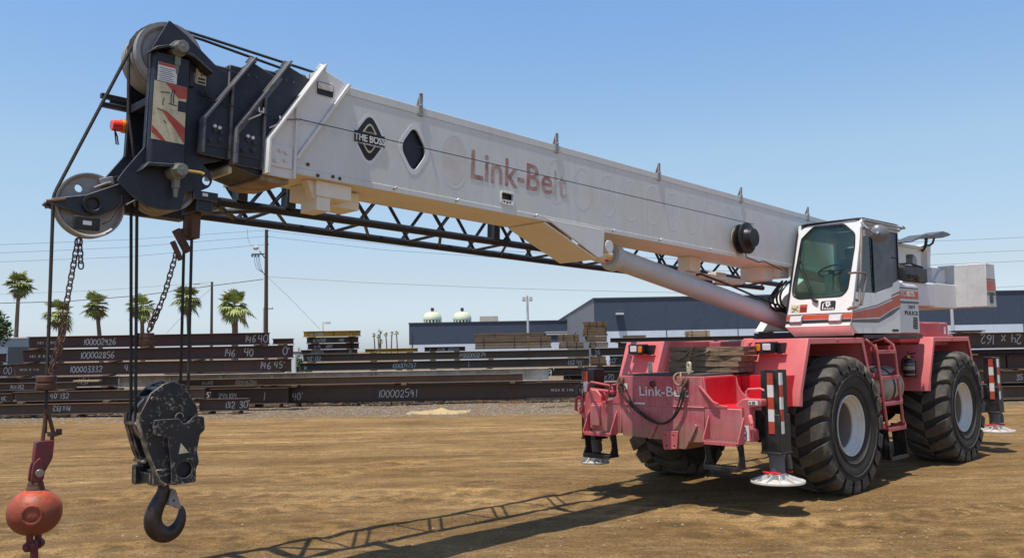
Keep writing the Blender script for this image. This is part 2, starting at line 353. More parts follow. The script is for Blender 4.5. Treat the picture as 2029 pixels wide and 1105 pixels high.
def tag(o, label=None, cat=None, group=None, kind=None):
    for k, v in (('label', label), ('category', cat), ('group', group), ('kind', kind)):
        if v: o[k] = v
    return o
def thing(name, label, cat, loc=(0, 0, 0), rz=0, group=None):
    o = bpy.data.objects.new(name, None); COL.objects.link(o); o.empty_display_size = .2
    o.location = loc; o.rotation_euler = (0, 0, rz)
    return tag(o, label, cat, group)
def rounded(pts, r, k=4):
    out = []; n = len(pts)
    for i, p in enumerate(pts):
        p = Vector(p); a = (Vector(pts[i - 1]) - p); b = (Vector(pts[(i + 1) % n]) - p)
        rr = min(r, a.length * .45, b.length * .45)
        A = p + a.normalized() * rr; B = p + b.normalized() * rr
        for j in range(k + 1):
            t = j / k; q = A * (1 - t) ** 2 + p * 2 * t * (1 - t) + B * t * t
            out.append((q.x, q.y))
    return out
def rect(x0, y0, x1, y1): return [(x0, y0), (x1, y0), (x1, y1), (x0, y1)]
def circle(c, r, n=24, ry=None): return [(c[0] + r * math.cos(2 * math.pi * i / n), c[1] + (ry or r) * math.sin(2 * math.pi * i / n)) for i in range(n)]

def lettering(s, o, u, v, h, m, parent, w=None, ext=.002, bold=0.0, name='lettering', M=None, italic=0, spacing=1.0):
    """real lettering: font curve turned to a mesh; o = lower left corner, u = reading direction, v = up"""
    cu = bpy.data.curves.new(name, 'FONT'); cu.body = s; cu.size = 1; cu.offset = bold; cu.extrude = .01; cu.resolution_u = 3
    cu.shear = italic; cu.space_character = spacing
    t = bpy.data.objects.new('tmp', cu); COL.objects.link(t)
    dg = bpy.context.evaluated_depsgraph_get()
    me = bpy.data.meshes.new_from_object(t.evaluated_get(dg))
    bpy.data.objects.remove(t); bpy.data.curves.remove(cu)
    xs = [q.co.x for q in me.vertices]; ys = [q.co.y for q in me.vertices]
    x0, x1, y0, y1 = min(xs), max(xs), min(ys), max(ys)
    k = h / (y1 - y0); kx = (w / (x1 - x0)) if w else k
    u, v, o = Vector(u), Vector(v), Vector(o); wv = u.cross(v).normalized()
    for q in me.vertices:
        q.co = o + u * ((q.co.x - x0) * kx) + v * ((q.co.y - y0) * k) + wv * (ext if q.co.z > 0 else 0)
    if M is not None: me.transform(M)
    me.materials.clear(); me.materials.append(m)
    ob = bpy.data.objects.new(name, me); COL.objects.link(ob); ob.parent = parent
    return ob

# hand-drawn chalk figures as strokes in a unit cell
STROKES = {
 '0': [[(.3, 1), (.08, .75), (.05, .35), (.25, 0), (.5, .2), (.55, .65), (.42, .95), (.3, 1)]],
 '1': [[(.3, 1), (.26, 0)]],
 '2': [[(.08, .78), (.25, 1), (.5, .85), (.45, .55), (.08, .03), (.58, .05)]],
 '3': [[(.08, .92), (.35, 1), (.5, .8), (.22, .55), (.52, .35), (.4, .02), (.05, .08)]],
 '4': [[(.12, 1), (.06, .5), (.55, .48)], [(.45, .95), (.4, 0)]],
 '5': [[(.55, 1), (.15, .98), (.12, .58), (.45, .55), (.5, .2), (.28, 0), (.05, .1)]],
 '6': [[(.48, 1), (.15, .6), (.08, .2), (.3, 0), (.52, .2), (.4, .45), (.1, .35)]],
 '7': [[(.05, .97), (.55, 1), (.2, 0)], [(.2, .5), (.48, .52)]],
 '8': [[(.5, .88), (.25, 1), (.12, .78), (.48, .35), (.35, .02), (.1, .2), (.45, .7), (.5, .88)]],
 '9': [[(.5, .85), (.25, 1), (.08, .75), (.3, .52), (.5, .8), (.45, 0)]],
 'x': [[(.08, .8), (.52, .05)], [(.5, .8), (.06, .05)]],
 "'": [[(.12, 1.05), (.08, .8)]], '"': [[(.12, 1.05), (.08, .8)], [(.28, 1.05), (.24, .8)]],
 '/': [[(.4, 1), (.1, 0)]], '-': [[(.1, .45), (.5, .48)]], 'c': [[(.5, .85), (.2, .95), (.06, .5), (.25, .05), (.52, .15)]],
 'o': [[(.3, .8), (.1, .6), (.1, .2), (.3, 0), (.5, .25), (.48, .65), (.3, .8)]], 'w': [[(.02, .9), (.16, 0), (.3, .6), (.44, 0), (.58, .9)]],
 'p': [[(.12, 1), (.1, 0)], [(.12, 1), (.5, .85), (.45, .55), (.12, .5)]], '.': [[(.2, .05), (.25, 0)]], ' ': [],
}
def chalk(s, o, u, v, h, m, parent, th=.024, sp=.66, slant=.06, name='chalk_marking', jit=.05):
    rnd = random.Random(s + str(o[0]))
    u, v, o = Vector(u), Vector(v), Vector(o); wv = u.cross(v).normalized()
    b = MB(); x = 0
    for ch in s:
        dy = rnd.uniform(-jit, jit); k = rnd.uniform(.92, 1.08)
        for st in STROKES.get(ch, []):
            pts = [Vector((x + p[0] * k + p[1] * slant + rnd.uniform(-jit, jit) * .5, p[1] * k + dy + rnd.uniform(-jit, jit) * .4)) * h for p in st]
            fine = []
            for i in range(len(pts) - 1):     # smooth the corners a little
                for j in range(3):
                    t = j / 3; a = pts[max(i - 1, 0)]; c_ = pts[min(i + 2, len(pts) - 1)]
                    fine.append(.5 * ((2 * pts[i]) + (pts[i + 1] - a) * t + (2 * a - 5 * pts[i] + 4 * pts[i + 1] - c_) * t * t + (3 * pts[i] - a - 3 * pts[i + 1] + c_) * t ** 3))
            fine.append(pts[-1])
            L, Rr = [], []
            for i, p in enumerate(fine):
                d = (fine[min(i + 1, len(fine) - 1)] - fine[max(i - 1, 0)])
                d = d.normalized() if d.length > 1e-6 else Vector((1, 0))
                nn = Vector((-d.y, d.x)) * th * rnd.uniform(.4, .62)
                L.append(p + nn); Rr.append(p - nn)
            V = lambda q: b.bm.verts.new(o + u * q.x + v * q.y)
            Lv = [V(q) for q in L]; Rv = [V(q) for q in Rr]
            for i in range(len(Lv) - 1): b.bm.faces.new((Lv[i], Rv[i], Rv[i + 1], Lv[i + 1]))
        x += sp if ch not in "1'. " else sp * .66
    for vtx in b.bm.verts: vtx.co += wv * .004
    return b.build(name, m, parent, smooth=0)
# ================================================================== MOBILE CRANE
# crane axes: x forward (towards the front bumper), y to its left, z up; origin under the front axle
CR_LOC, CR_RZ = (3.5697, 12.8401, 0), -2.3764
crane = thing('mobile_crane', 'red and white rough terrain crane with its long white boom over the yard', 'crane', CR_LOC, CR_RZ)
WB = 4.10                                   # wheelbase
EL = math.atan(.0445)
BOOM = Matrix.Translation((0, 0, 3.145)) @ Matrix.Rotation(-EL, 4, 'Y')   # boom axes: s along, y, n up from the boom floor
XB = Vector((-1, 0, 0)); ZB = Vector((0, 0, 1)); YB = Vector((0, 1, 0)); XF = Vector((1, 0, 0))

# ---------------------------------------------------------------- wheels
def make_tyre():
    b = MB()
    b.lathe([(.385, -.28), (.41, -.30), (.47, -.335), (.60, -.372), (.72, -.365), (.82, -.335), (.872, -.26), (.893, 0), (.872, .26), (.82, .335), (.72, .365), (.60, .372), (.47, .335), (.41, .30), (.385, .28)], axis=(0, 1, 0), n=72)
    for rr in (.50, .66):                      # moulded rings on the side wall
        for sg in (-1, 1):
            b.lathe([(rr - .012, .335 * sg), (rr, (.362 if rr < .6 else .385) * sg), (rr + .012, .335 * sg)], axis=(0, 1, 0), n=60)
    t = b.build('tyre', P['rubber'], None, smooth=40)
    g = MB(); N = 20
    for sg in (-1, 1):
        for i in range(N):
            a0 = 2 * math.pi * (i + (.5 if sg > 0 else 0)) / N
            st = [(.372, .72, .765, 0, 5.0), (.381, .74, .815, .2, 5.9), (.372, .78, .872, .6, 6.3), (.335, .80, .905, 1.6, 6.2), (.25, .82, .921, 4.2, 5.8), (.13, .83, .926, 8.5, 5.2), (.0, .83, .926, 12.5, 4.6)]
            prev = None
            for yy, ri, ro, off, hw in st:
                q = []
                for rad, da in ((ri, -hw * 1.15), (ri, hw * 1.15), (ro, hw), (ro, -hw)):
                    an = a0 + R(off * -1 + da)
                    q.append(g.bm.verts.new((rad * math.cos(an), yy * sg, rad * math.sin(an))))
                if prev:
                    for k in range(4): g.bm.faces.new((prev[k], prev[(k + 1) % 4], q[(k + 1) % 4], q[k]))
                else: g.bm.faces.new(q)
                prev = q
            g.bm.faces.new(prev[::-1])
    tr = g.build('tread', P['tread'], t, smooth=50, bevel=.012)
    r = MB()
    r.lathe([(.386, .20), (.392, .27), (.405, .305), (.402, .325), (.392, .328), (.382, .315), (.375, .275), (.362, .272), (.358, .255), (.350, .258), (.342, .235), (.325, .215), (.318, .20), (.312, .205), (.306, .18)], axis=(0, 1, 0), n=56)
    rim = r.build('rim', P['rim'], t, smooth=35)
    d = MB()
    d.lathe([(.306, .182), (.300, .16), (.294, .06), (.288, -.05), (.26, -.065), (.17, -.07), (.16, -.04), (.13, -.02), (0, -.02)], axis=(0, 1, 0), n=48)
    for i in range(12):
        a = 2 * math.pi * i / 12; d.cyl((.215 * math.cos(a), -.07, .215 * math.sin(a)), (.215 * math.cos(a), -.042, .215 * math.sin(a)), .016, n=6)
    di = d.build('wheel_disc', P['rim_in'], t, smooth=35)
    return t
tyre0 = make_tyre()
def put(o, loc, rot):
    o.location = loc; o.rotation_euler = rot; o.parent = crane
for k, (x, sd) in enumerate(((0, 1), (-WB, 1), (0, -1), (-WB, -1))):
    if k == 0: t = tyre0
    else:
        t = tyre0.copy(); COL.objects.link(t)
        for c in tyre0.children:
            d = c.copy(); COL.objects.link(d); d.parent = t
    put(t, (x + (.155 if sd > 0 else 0), 1.145 if sd > 0 else -1.40, .888), (0, (.13, .4, .27, .8)[k], 0 if sd > 0 else math.pi))

# ---------------------------------------------------------------- carrier frame
b = MB()
b.span((-5.9, -.48, .78), (1.5, .48, 1.5))
b.span((-5.6, -.62, 1.5), (-.1, .62, 1.62))
b.build('carrier_frame', P['red_dark'], crane, bevel=.01)
b = MB()
for x in (0, -WB):
    b.cyl((x, -1.0, .885), (x, 1.0, .885), .17, n=16)
    b.lathe([(.05, -.28), (.25, -.2), (.33, 0), (.25, .2), (.05, .28)], (x, 0, .885), (1, 0, 0), 20)
    for sy in (-1, 1): b.cyl((x, .55 * sy, .885), (x, .8 * sy, .885), .26, n=20)
b.build('axle', P['black'], crane, bevel=.01)
b = MB()
b.span((-3.0, -.9, .95), (-.9, .9, 1.35))
b.build('transmission', P['black'], crane, bevel=.04)

# front bumper box, with the lettering
b = MB()
prof = [(-.63, 1.60), (.63, 1.60), (.655, 1.22), (.64, .80), (.42, .79), (.36, .70), (.16, .70), (.10, .80), (-.12, .80), (-.63, .82), (-.655, 1.22)]
b.px(prof, 1.25, 2.36)
b.span((2.30, -.66, 1.215), (2.372, .66, 1.232))                 # weld seam
b.span((2.355, -.05, .80), (2.368, -.035, 1.6)); b.span((2.355, -.32, .81), (2.366, -.308, 1.6))
for y0 in (-.20, .40):
    b.px([(y0, .80), (y0 + .05, .80), (y0 + .16, 1.0), (y0 + .13, 1.02)], 2.362, 2.385)
bumper = b.build('front_bumper', P['red_front'], crane, bevel=.012)
lettering('Link-Belt', (2.374, -.32, 1.345), YB, ZB, .125, P['letter_white'], bumper, w=.76, bold=.012)
b = MB(); b.px([(.02, .92), (.28, .92), (.26, .70), (.06, .68)], 2.372, 2.40, [circle((.09, .86), .014, 8), circle((.21, .86), .014, 8), circle((.10, .73), .018, 8), circle((.22, .73), .014, 8)])
b.build('tow_plate', P['red'], bumper, bevel=.004)
b = MB()
for y in (-.62, .40, -.1): b.lathe([(.03, -.02), (.045, 0), (.03, .02)], (2.385, y, 1.50), (1, 0, 0), 12)
for y in (-.62, .40):
    b.tube([(2.37, y - .035, 1.57), (2.41, y - .03, 1.52), (2.42, y, 1.47), (2.41, y + .03, 1.52), (2.37, y + .035, 1.57)], .016, 8)
    b.tube([(2.40, y, 1.50), (2.42, y - .02, 1.44), (2.41, y, 1.38), (2.42, y + .02, 1.44), (2.40, y, 1.50)], .013, 8)
b.build('shackle', P['rust'], bumper)
b = MB()
b.span((.2, -.60, 1.604), (2.34, .60, 1.622)); b.build('deck_plate', P['deck'], bumper)
for y in (-.28, .33):
    b = MB(); b.plate((2.18, y, 1.62), (.5, .87, 0), ZB, rounded([(-.05, 0), (.05, 0), (.05, .16), (-.05, .16)], .04), -.012, .012, [circle((0, .11), .025, 12)])
    b.build('deck_lug', P['cream'], bumper, bevel=.003)
b = MB()
for y in (-.66, -.40):
    pass
b.tube([(2.36, -.60, 1.50), (2.38, -.80, 1.47), (2.38, -.90, 1.22)], .014, 8); b.build('bumper_handrail', P['red'], bumper)
b = MB(); b.tube([(2.36, .60, 1.48), (2.39, .80, 1.30), (2.39, .88, 1.27)], .016, 8)
b.build('bumper_handrail', P['red'], bumper)
b = MB()
b.span((2.368, -.57, 1.42), (2.373, -.52, 1.50)); b.span((2.368, -.42, 1.235), (2.373, -.24, 1.255)); b.build('bumper_decal', P['decal_white'], bumper)

# outrigger boxes, scoops and steps on both sides of the front; boxes at the rear
for sy in (1, -1):
    b = MB()
    b.span((1.75, .655 * sy, .84), (2.355, 1.17 * sy, 1.225))
    if sy < 0: b.span((2.1, -1.15, .92), (2.40, -1.0, 1.20))
    b.build('outrigger_box', P['red_front'], crane, bevel=.012)
    # recess between the bumper and the fender: back wall, end wall and curved gussets
    b = MB()
    b.span((1.25, .64 * sy, 1.20), (1.51, 1.28 * sy, 1.59))
    b.span((1.52, .64 * sy, 1.226), (2.34, 1.17 * sy, 1.24)); b.span((1.515, .640 * sy, 1.235), (2.335, .668 * sy, 1.585))
    b.build('step_recess', P['red_fresh'], crane, bevel=.006)
    b = MB()
    arc = [(.63, 1.60), (.66, 1.60), (.672, 1.50), (.685, 1.42), (.705, 1.36), (.74, 1.315), (.80, 1.28), (.88, 1.262), (.98, 1.252), (.98, 1.225), (.63, 1.225)]
    b.px([(p[0] * sy, p[1]) for p in arc], 2.335, 2.36)
    b.build('curved_gusset', P['red'], crane, bevel=.004); b = MB()
    arc2 = [(.64, 1.58), (.67, 1.58), (.69, 1.48), (.73, 1.40), (.80, 1.33), (.90, 1.28), (1.0, 1.255), (1.0, 1.225), (.64, 1.225)]
    b.px([(p[0] * sy, p[1]) for p in arc2], 1.62, 1.64)
    b.build('curved_gusset', P['red'], crane, bevel=.004)
    b = MB()      # walkway step with two triangular side plates
    for y in (.72, 1.20):
        b.plate((0, y * sy, 0), (1, 0, 0), ZB, [(2.36, 1.13), (2.37, 1.13), (2.51, .86), (2.51, .82), (2.36, .82)], -.008, .008)
    b.span((2.36, .72 * sy, .825), (2.51, 1.20 * sy, .84)); b.span((2.497, .72 * sy, .80), (2.512, 1.20 * sy, .845))
    st = b.build('front_step', P['red'], crane, bevel=.004)
    b = MB()
    for i in range(9):
        b.span((2.38, (.74 + i * .05) * sy, .840), (2.495, (.755 + i * .05) * sy, .852))
    b.build('tread_grip', P['tread_plate'], st)
    b = MB()      # hanging lower step
    for y in (.73, 1.19):
        b.plate((0, y * sy, 0), (1, 0, 0), ZB, [(2.38, .83), (2.52, .83), (2.475, .72), (2.475, .64), (2.52, .56), (2.52, .52), (2.34, .52), (2.36, .66)], -.008, .008)
    b.span((2.32, .73 * sy, .53), (2.53, 1.19 * sy, .545)); b.span((2.515, .73 * sy, .505), (2.532, 1.19 * sy, .56))
    for i in range(10): b.span((2.34, (.745 + i * .043) * sy, .545), (2.51, (.758 + i * .043) * sy, .558))
    b.build('hanging_step', P['black'], st, bevel=.004)

def outrigger(x, sy, front):
    """beam, vertical jack, float, latch, reflective strips"""
    b = MB()
    b.span((x - .13, .5 * sy, .86), (x + .13, 1.36 * sy, 1.20))
    b.span((x - .115, 1.30 * sy, .72), (x + .115, 1.52 * sy, 1.68))
    b.span((x - .13, 1.285 * sy, .70), (x + .13, 1.535 * sy, 1.16))
    b.span((x - .14, 1.275 * sy, .695), (x + .14, 1.545 * sy, .72))
    o = b.build('outrigger', P['black'], crane, bevel=.01)
    b = MB()
    b.cyl((x, 1.41 * sy, .43), (x, 1.41 * sy, .70), .09, n=20); b.cyl((x, 1.41 * sy, .655), (x, 1.41 * sy, .695), .105, n=20)
    b.tube([(x - .10, (1.41 + .06) * sy, .66), (x - .16, (1.41 + .06) * sy, .65), (x - .18, (1.41 + .06) * sy, .58), (x - .18, (1.41 + .06) * sy, .50)], .035, 8)
    b.build('jack_rod', P['stripe_grey'], o, bevel=.004)
    b = MB()
    kf = .64 if (sy < 0 and front) else 1
    b.lathe([(0, .355), (.312 * kf, .355), (.318 * kf, .365), (.315 * kf, .385), (.30 * kf, .385), (.288 * kf, .372), (.09, .40), (.085, .43), (0, .43)], (x, 1.41 * sy, 0), (0, 0, 1), 40)
    for i in range(10):
        a = 2 * math.pi * i / 10
        b.plate((x, 1.41 * sy, 0), (math.cos(a), math.sin(a), 0), ZB, [(.08, .385), (.292 * kf, .375), (.288 * kf, .388), (.13, .45), (.08, .45)], -.007, .007)
    b.cyl((x, 1.41 * sy, .385), (x, 1.41 * sy, .47), .11, .10, n=16)
    b.build('float', P['float'], o, bevel=.003)
    b = MB()
    b.tube([(x + .09, (1.41 - .13) * sy, .475), (x + .12, (1.41 - .02) * sy, .475), (x + .10, (1.41 + .10) * sy, .475)], .014, 6)
    b.tube([(x - .13, (1.41 - .05) * sy, .475), (x - .13, (1.41 + .12) * sy, .475)], .014, 6)
    b.build('float_pin', P['red_fresh'], o)
    # red and white reflective strips on the outer corner faces
    h = .142
    for face in (0, 1):
        b = MB()
        for i in range(5):
            z1 = 1.645 - i * h; z0 = z1 - h
            n0 = len(b.bm.faces)
            if face == 0: b.span((x + .117, 1.40 * sy, z0), (x + .138, 1.475 * sy, z1))
            else: b.span((x + .03, 1.522 * sy, z0), (x + .085, 1.543 * sy, z1))
            b.bm.faces.ensure_lookup_table()
            for f in b.bm.faces[n0:]: f.material_index = (i + face) % 2
        b.build('reflector', [P['decal_red'], P['decal_white']], o, smooth=0)
    if sy > 0 and front:
        b = MB()     # collar bracket at the end of the box
        pts = rounded([(1.10, .84), (1.28, .84), (1.28, .98), (1.24, 1.0), (1.24, 1.24), (1.30, 1.25), (1.40, 1.26), (1.40, 1.345), (1.16, 1.345), (1.06, 1.27), (1.08, 1.0)], .03)
        b.px(pts, 2.16, 2.30)
        br = b.build('collar_bracket', P['red'], o, bevel=.012)
        b = MB(); b.span((2.302, 1.12, .85), (2.306, 1.23, 1.03)); b.build('chain_decal', P['decal_white'], br)
        b = MB()
        for z in (.895, .945):
            b.tube([(2.309, 1.175 + .022 * math.cos(t), z + .034 * math.sin(t)) for t in [i * 2 * math.pi / 14 for i in range(14)]], .0055, 5, closed=True)
        b.plate((2.306, 0, 0), YB, ZB, [(1.155, .992), (1.195, .992), (1.175, 1.02)], 0, .003)
        b.build('chain_symbol', P['decal_black'], br)
        b = MB(); b.span((2.302, 1.24, 1.275), (2.306, 1.36, 1.325)); b.build('warning_decal', P['decal_white'], br)
        lettering('4 00', (2.307, 1.245, 1.28), YB, ZB, .036, P['decal_black'], br, bold=.03)
        b = MB()
        b.tube([(2.20, 1.15, 1.34), (2.20, 1.15, 1.42), (2.20, 1.18, 1.45), (2.20, 1.34, 1.46), (2.20, 1.39, 1.44)], .014, 8)
        b.build('collar_handle', P['pink'], br)
        b = MB()
        b.tube([(2.31, 1.09, 1.19), (2.33, 1.045, 1.17), (2.33, 1.04, 1.08), (2.32, 1.07, 1.03), (2.31, 1.10, 1.10), (2.31, 1.09, 1.19)], .022, 8)
        b.build('latch', P['red_dark'], br)
        b = MB(); b.tube([(2.30, 1.25, 1.14), (2.36, 1.29, 1.12), (2.37, 1.31, 1.06)], .024, 8); b.box((2.37, 1.31, 1.035), (.03, .04, .08), (0, 0, .4)); b.build('lock_pin', P['pink'], br)
    if sy < 0 and front:
        b = MB()
        pts = rounded([(-1.12, .86), (-1.28, .86), (-1.50, 1.08), (-1.49, 1.15), (-1.38, 1.20), (-1.36, 1.32), (-1.28, 1.40), (-1.16, 1.40), (-1.08, 1.32)], .03)
        b.px(pts, 2.12, 2.26)
        br = b.build('collar_bracket', P['red'], o, bevel=.014)
        b = MB()
        b.tube([(2.22, -1.36, 1.36), (2.22, -1.33, 1.47), (2.22, -1.28, 1.50), (2.22, -.96, 1.46), (2.22, -.90, 1.42), (2.22, -.90, 1.34)], .016, 8)
        b.tube([(2.22, -1.30, 1.40), (2.22, -.84, 1.37)], .022, 8)
        b.build('collar_handle', P['red'], br)
        b = MB()
        b.tube([(2.30, -1.44, 1.30), (2.33, -1.47, 1.26), (2.33, -1.48, 1.12), (2.31, -1.42, 1.08), (2.30, -1.38, 1.14), (2.30, -1.40, 1.27), (2.30, -1.44, 1.30)], .022, 8); b.build('latch', P['red_dark'], br)
        b = MB(); b.tube([(2.2, -1.46, 1.28), (2.22, -1.56, 1.34), (2.2, -1.58, 1.42), (2.15, -1.52, 1.46), (2.12, -1.45, 1.40)], .014, 8); b.tube([(2.2, -1.42, 1.27), (2.2, -1.55, 1.30), (2.2, -1.55, 1.40), (2.15, -1.48, 1.43)], .012, 8); b.build('hydraulic_hose', P['black'], o)
    return o
outrigger(2.01, 1, True); outrigger(2.03, -1, True); outrigger(-5.60, 1, False); outrigger(-5.60, -1, False)
b = MB()
for sy in (1, -1): b.span((-5.95, .0, .84), (-5.25, 1.17 * sy, 1.225))
b.span((-6.0, -.66, .82), (-5.2, .66, 1.6)); b.build('rear_bumper', P['red_dark'], crane, bevel=.012)

# fenders
def fender(x, sy):
    out = [(1.345, 1.20), (1.335, 1.39), (1.064, 2.05), (-.516, 2.05), (-.82, 1.18)]
    inn = [(1.320, 1.20), (1.310, 1.385), (1.046, 2.022), (-.500, 2.022), (-.795, 1.18)]
    lip = [(1.285, 1.20), (1.262, 1.38), (1.015, 1.975), (-.470, 1.975), (-.75, 1.18)]
    b = MB()
    yi, yo = (.43, 1.385) if sy > 0 else (.78, 1.56)
    ya, yb = sorted((yi * sy, (yo - .013) * sy))
    b.py([(x + p[0], p[1]) for p in out] + [(x + p[0], p[1]) for p in inn[::-1]], ya, yb)
    la, lb = sorted(((yo - .02) * sy, yo * sy))
    b.py([(x + p[0], p[1]) for p in out] + [(x + p[0], p[1]) for p in lip[::-1]], la, lb)
    wa, wb = sorted(((yi - .01) * sy, (yi + .005) * sy))
    b.py([(x + p[0], p[1]) for p in ((1.28, 1.50), (1.05, 2.045), (-.50, 2.045), (-.65, 1.6))], wa, wb)
    return b.build('fender', P['pink'], crane, bevel=.014)
fl = fender(0, 1); fr = fender(0, -1); rl = fender(-WB - .015, 1); rr = fender(-WB - .015, -1)
for f, x in ((fl, 0), (rl, -WB - .015)):
    b = MB(); b.cyl((x + .27, 1.384, 2.012), (x + .27, 1.396, 2.012), .022, n=14); b.build('marker_lamp', P['decal_red'], f)
for f, sy in ((fl, 1), (fr, -1)):
    b = MB(); c = .93 if sy > 0 else -1.16
    b.px(rounded([(c - .16, 1.885), (c - .10, 1.862), (c + .06, 1.862), (c + .11, 1.885), (c + .11, 2.015), (c - .16, 2.01)], .02), 1.19, 1.33)
    b.span((1.09, c + .09, 1.86), (1.23, c + .17, 2.0))
    hl = b.build('headlight', P['black'], f, bevel=.008)
    b = MB(); b.px(rounded(rect(c - .045, 1.905, c + .07, 1.99), .012), 1.328, 1.338) if sy > 0 else b.px(rounded(rect(c - .12, 1.905, c - .005, 1.99), .012), 1.328, 1.338)
    b.build('lens', P['lens'], hl, bevel=.004)
    b = MB(); b.px(rounded(rect(c - .145, 1.895, c - .075, 1.985), .02), 1.328, 1.342) if sy > 0 else b.px(rounded(rect(c + .025, 1.895, c + .095, 1.985), .02), 1.328, 1.342)
    b.build('turn_signal', P['amber'], hl, bevel=.006)
    b = MB()
    b.span((1.08, c - .20, 1.845), (1.22, c + .20, 1.86)); b.build('headlight_bracket', P['pink'], f, bevel=.004)
b = MB()
b.span((.25, -.60, 1.60), (.30, .60, 2.03)); b.span((-.5, -.6, 1.62), (.25, .6, 1.95))
b.build('cross_wall', P['red'], crane, bevel=.012)
b = MB()
b.tube([(1.05, .60, 1.85), (1.12, .55, 1.85), (1.12, .55, 2.0), (1.05, .60, 2.02)], .014, 8); b.build('grab_handle', P['pink'], crane)
b = MB(); b.tube([(.80, .60, 2.0), (.80, .42, 2.05), (.80, .30, 2.05), (.80, .26, 2.0), (.80, .26, 1.62)], .016, 8); b.build('grab_handle', P['pink'], crane)

# side of the carrier between the wheels
b = MB()
b.span((-2.45, .46, 1.45), (-.75, .64, 2.02)); b.span((-2.6, .46, 1.0), (-.75, .52, 1.5))
b.build('side_panel', P['red_dark'], crane, bevel=.01)
b = MB()
b.cyl((-2.02, .98, 1.31), (-1.02, .98, 1.31), .295, n=36)
for x in (-2.03, -1.0): b.lathe([(.27, -.02), (.312, -.018), (.312, .018), (.27, .02)], (x, .98, 1.31), (1, 0, 0), 36)
tank = b.build('fuel_tank', P['tan'], crane, bevel=.006)
b = MB()
for x in (-1.75, -1.28): b.lathe([(.296, -.025), (.304, -.025), (.304, .025), (.296, .025)], (x, .98, 1.31), (1, 0, 0), 36)
b.build('tank_strap', P['black'], tank)
b = MB()
b.span((-1.78, .80, 1.58), (-1.5, .98, 1.62)); b.build('tank_label', P['decal_white'], tank)
b = MB()
railA = [(-.62, 1.15, 1.98), (-.70, 1.34, 2.02), (-.80, 1.40, 1.93), (-.84, 1.42, 1.84), (-1.06, 1.42, .80)]
railB = [(-1.20, 1.15, 1.98), (-1.30, 1.34, 2.04), (-1.42, 1.40, 1.95), (-1.45, 1.42, 1.86), (-1.62, 1.42, .80)]
b.tube(railA, .022, 8); b.tube(railB, .022, 8)
for i, z in enumerate((1.86, 1.49, 1.12, .75)):
    x0 = -.84 - (1.86 - z) * .21
    b.span((x0 - .60, 1.24, z - .02), (x0, 1.44, z + .008)); b.span((x0 - .60, 1.425, z - .045), (x0, 1.445, z + .008))
    for xx in (x0, x0 - .60): b.plate((xx, 0, 0), (0, 1, 0), ZB, [(1.24, z), (1.44, z), (1.44, z + .02), (1.42, z + .10)], -.006, .006)
lad = b.build('ladder', P['red'], crane, bevel=.004)
b = MB()
for xx in (-1.12, -1.70): b.plate((xx, 0, 0), (0, 1, 0), ZB, [(1.20, .78), (1.40, .78), (1.44, .34), (1.44, .30), (1.24, .30)], -.008, .008)
b.span((-1.70, 1.24, .31), (-1.12, 1.44, .325)); b.span((-1.70, 1.43, .29), (-1.12, 1.445, .345)); b.build('hanging_step', P['black'], lad, bevel=.004)

# engine hood at the rear
b = MB()
b.span((-4.28, -.75, 1.9), (-3.0, 1.18, 2.30)); b.span((-5.3, -.9, 1.6), (-3.0, .9, 2.1))
hood = b.build('engine_hood', P['red_dark'], crane, bevel=.03)
b = MB()
b.span((-4.10, 1.18, 2.275), (-3.9, 1.192, 2.285)); b.span((-4.14, 1.181, 2.10), (-4.06, 1.186, 2.22)); b.span((-3.5, 1.181, 2.278), (-3.2, 1.19, 2.286))
b.build('hood_decal', P['decal_white'], hood)

# ---------------------------------------------------------------- upper works
b = MB()
b.cyl((-1.95, 0, 1.62), (-1.95, 0, 2.06), .62, n=40); b.build('turntable', P['red_dark'], crane, bevel=.01)
b = MB()
b.span((-4.6, -.62, 2.05), (-1.0, .62, 2.16)); b.span((-2.9, .36, 2.03), (-.75, 1.28, 2.10))
b.build('turntable_deck', P['black'], crane, bevel=.01)
# house cabinet beside the cab
b = MB()
b.span((-2.745, .62, 2.115), (-1.98, 1.30, 2.86)); b.span((-2.74, .66, 2.86), (-1.98, 1.27, 2.885))
house = b.build('house', P['cab_shaded'], crane, bevel=.03)
Yo = (0, 1.302, 0)
b = MB(); b.py(rect(-2.742, 2.645, -2.02, 2.772), 1.300, 1.304); b.build('red_band', P['stripe'], house)
b = MB(); b.py(rect(-2.742, 2.798, -2.02, 2.822), 1.300, 1.304); b.py(rect(-2.742, 2.572, -2.02, 2.606), 1.300, 1.304); b.build('grey_band', P['stripe_grey'], house)
lettering('RTC-8070', (-1.96, 1.3045, 2.678), XB, ZB, .085, P['decal_white'], house, w=.62, bold=.02)
lettering('29019', (-2.33, 1.302, 2.487), XB, ZB, .06, P['decal_black'], house, w=.25)
lettering('PULICE', (-2.19, 1.302, 2.392), XB, ZB, .066, P['decal_black'], house, w=.51, bold=.03)
def emblem(o, u, v, par, sz):
    """small black printed emblem: a walking figure beside a ruled panel"""
    b = MB()
    for r_ in ((.45, .0, .95, .12), (.45, .2, .95, .32), (.45, .4, .95, .52), (.45, .6, .95, .72), (.45, .8, .95, .92), (.45, .0, .52, .92), (.66, .1, .74, .9), (.88, .0, .95, .92), (.18, .45, .36, .8), (.2, .82, .34, .98), (.05, .55, .3, .63), (.08, .05, .2, .45), (.26, .0, .36, .45), (.3, .2, .6, .28)):
        b.plate(o, u, v, [(p[0] * sz, p[1] * sz) for p in rect(*r_)], 0, .0025)
    return b.build('emblem', P['decal_black'], par)
emblem((-2.47, 1.301, 2.175), XB, ZB, house, .2)
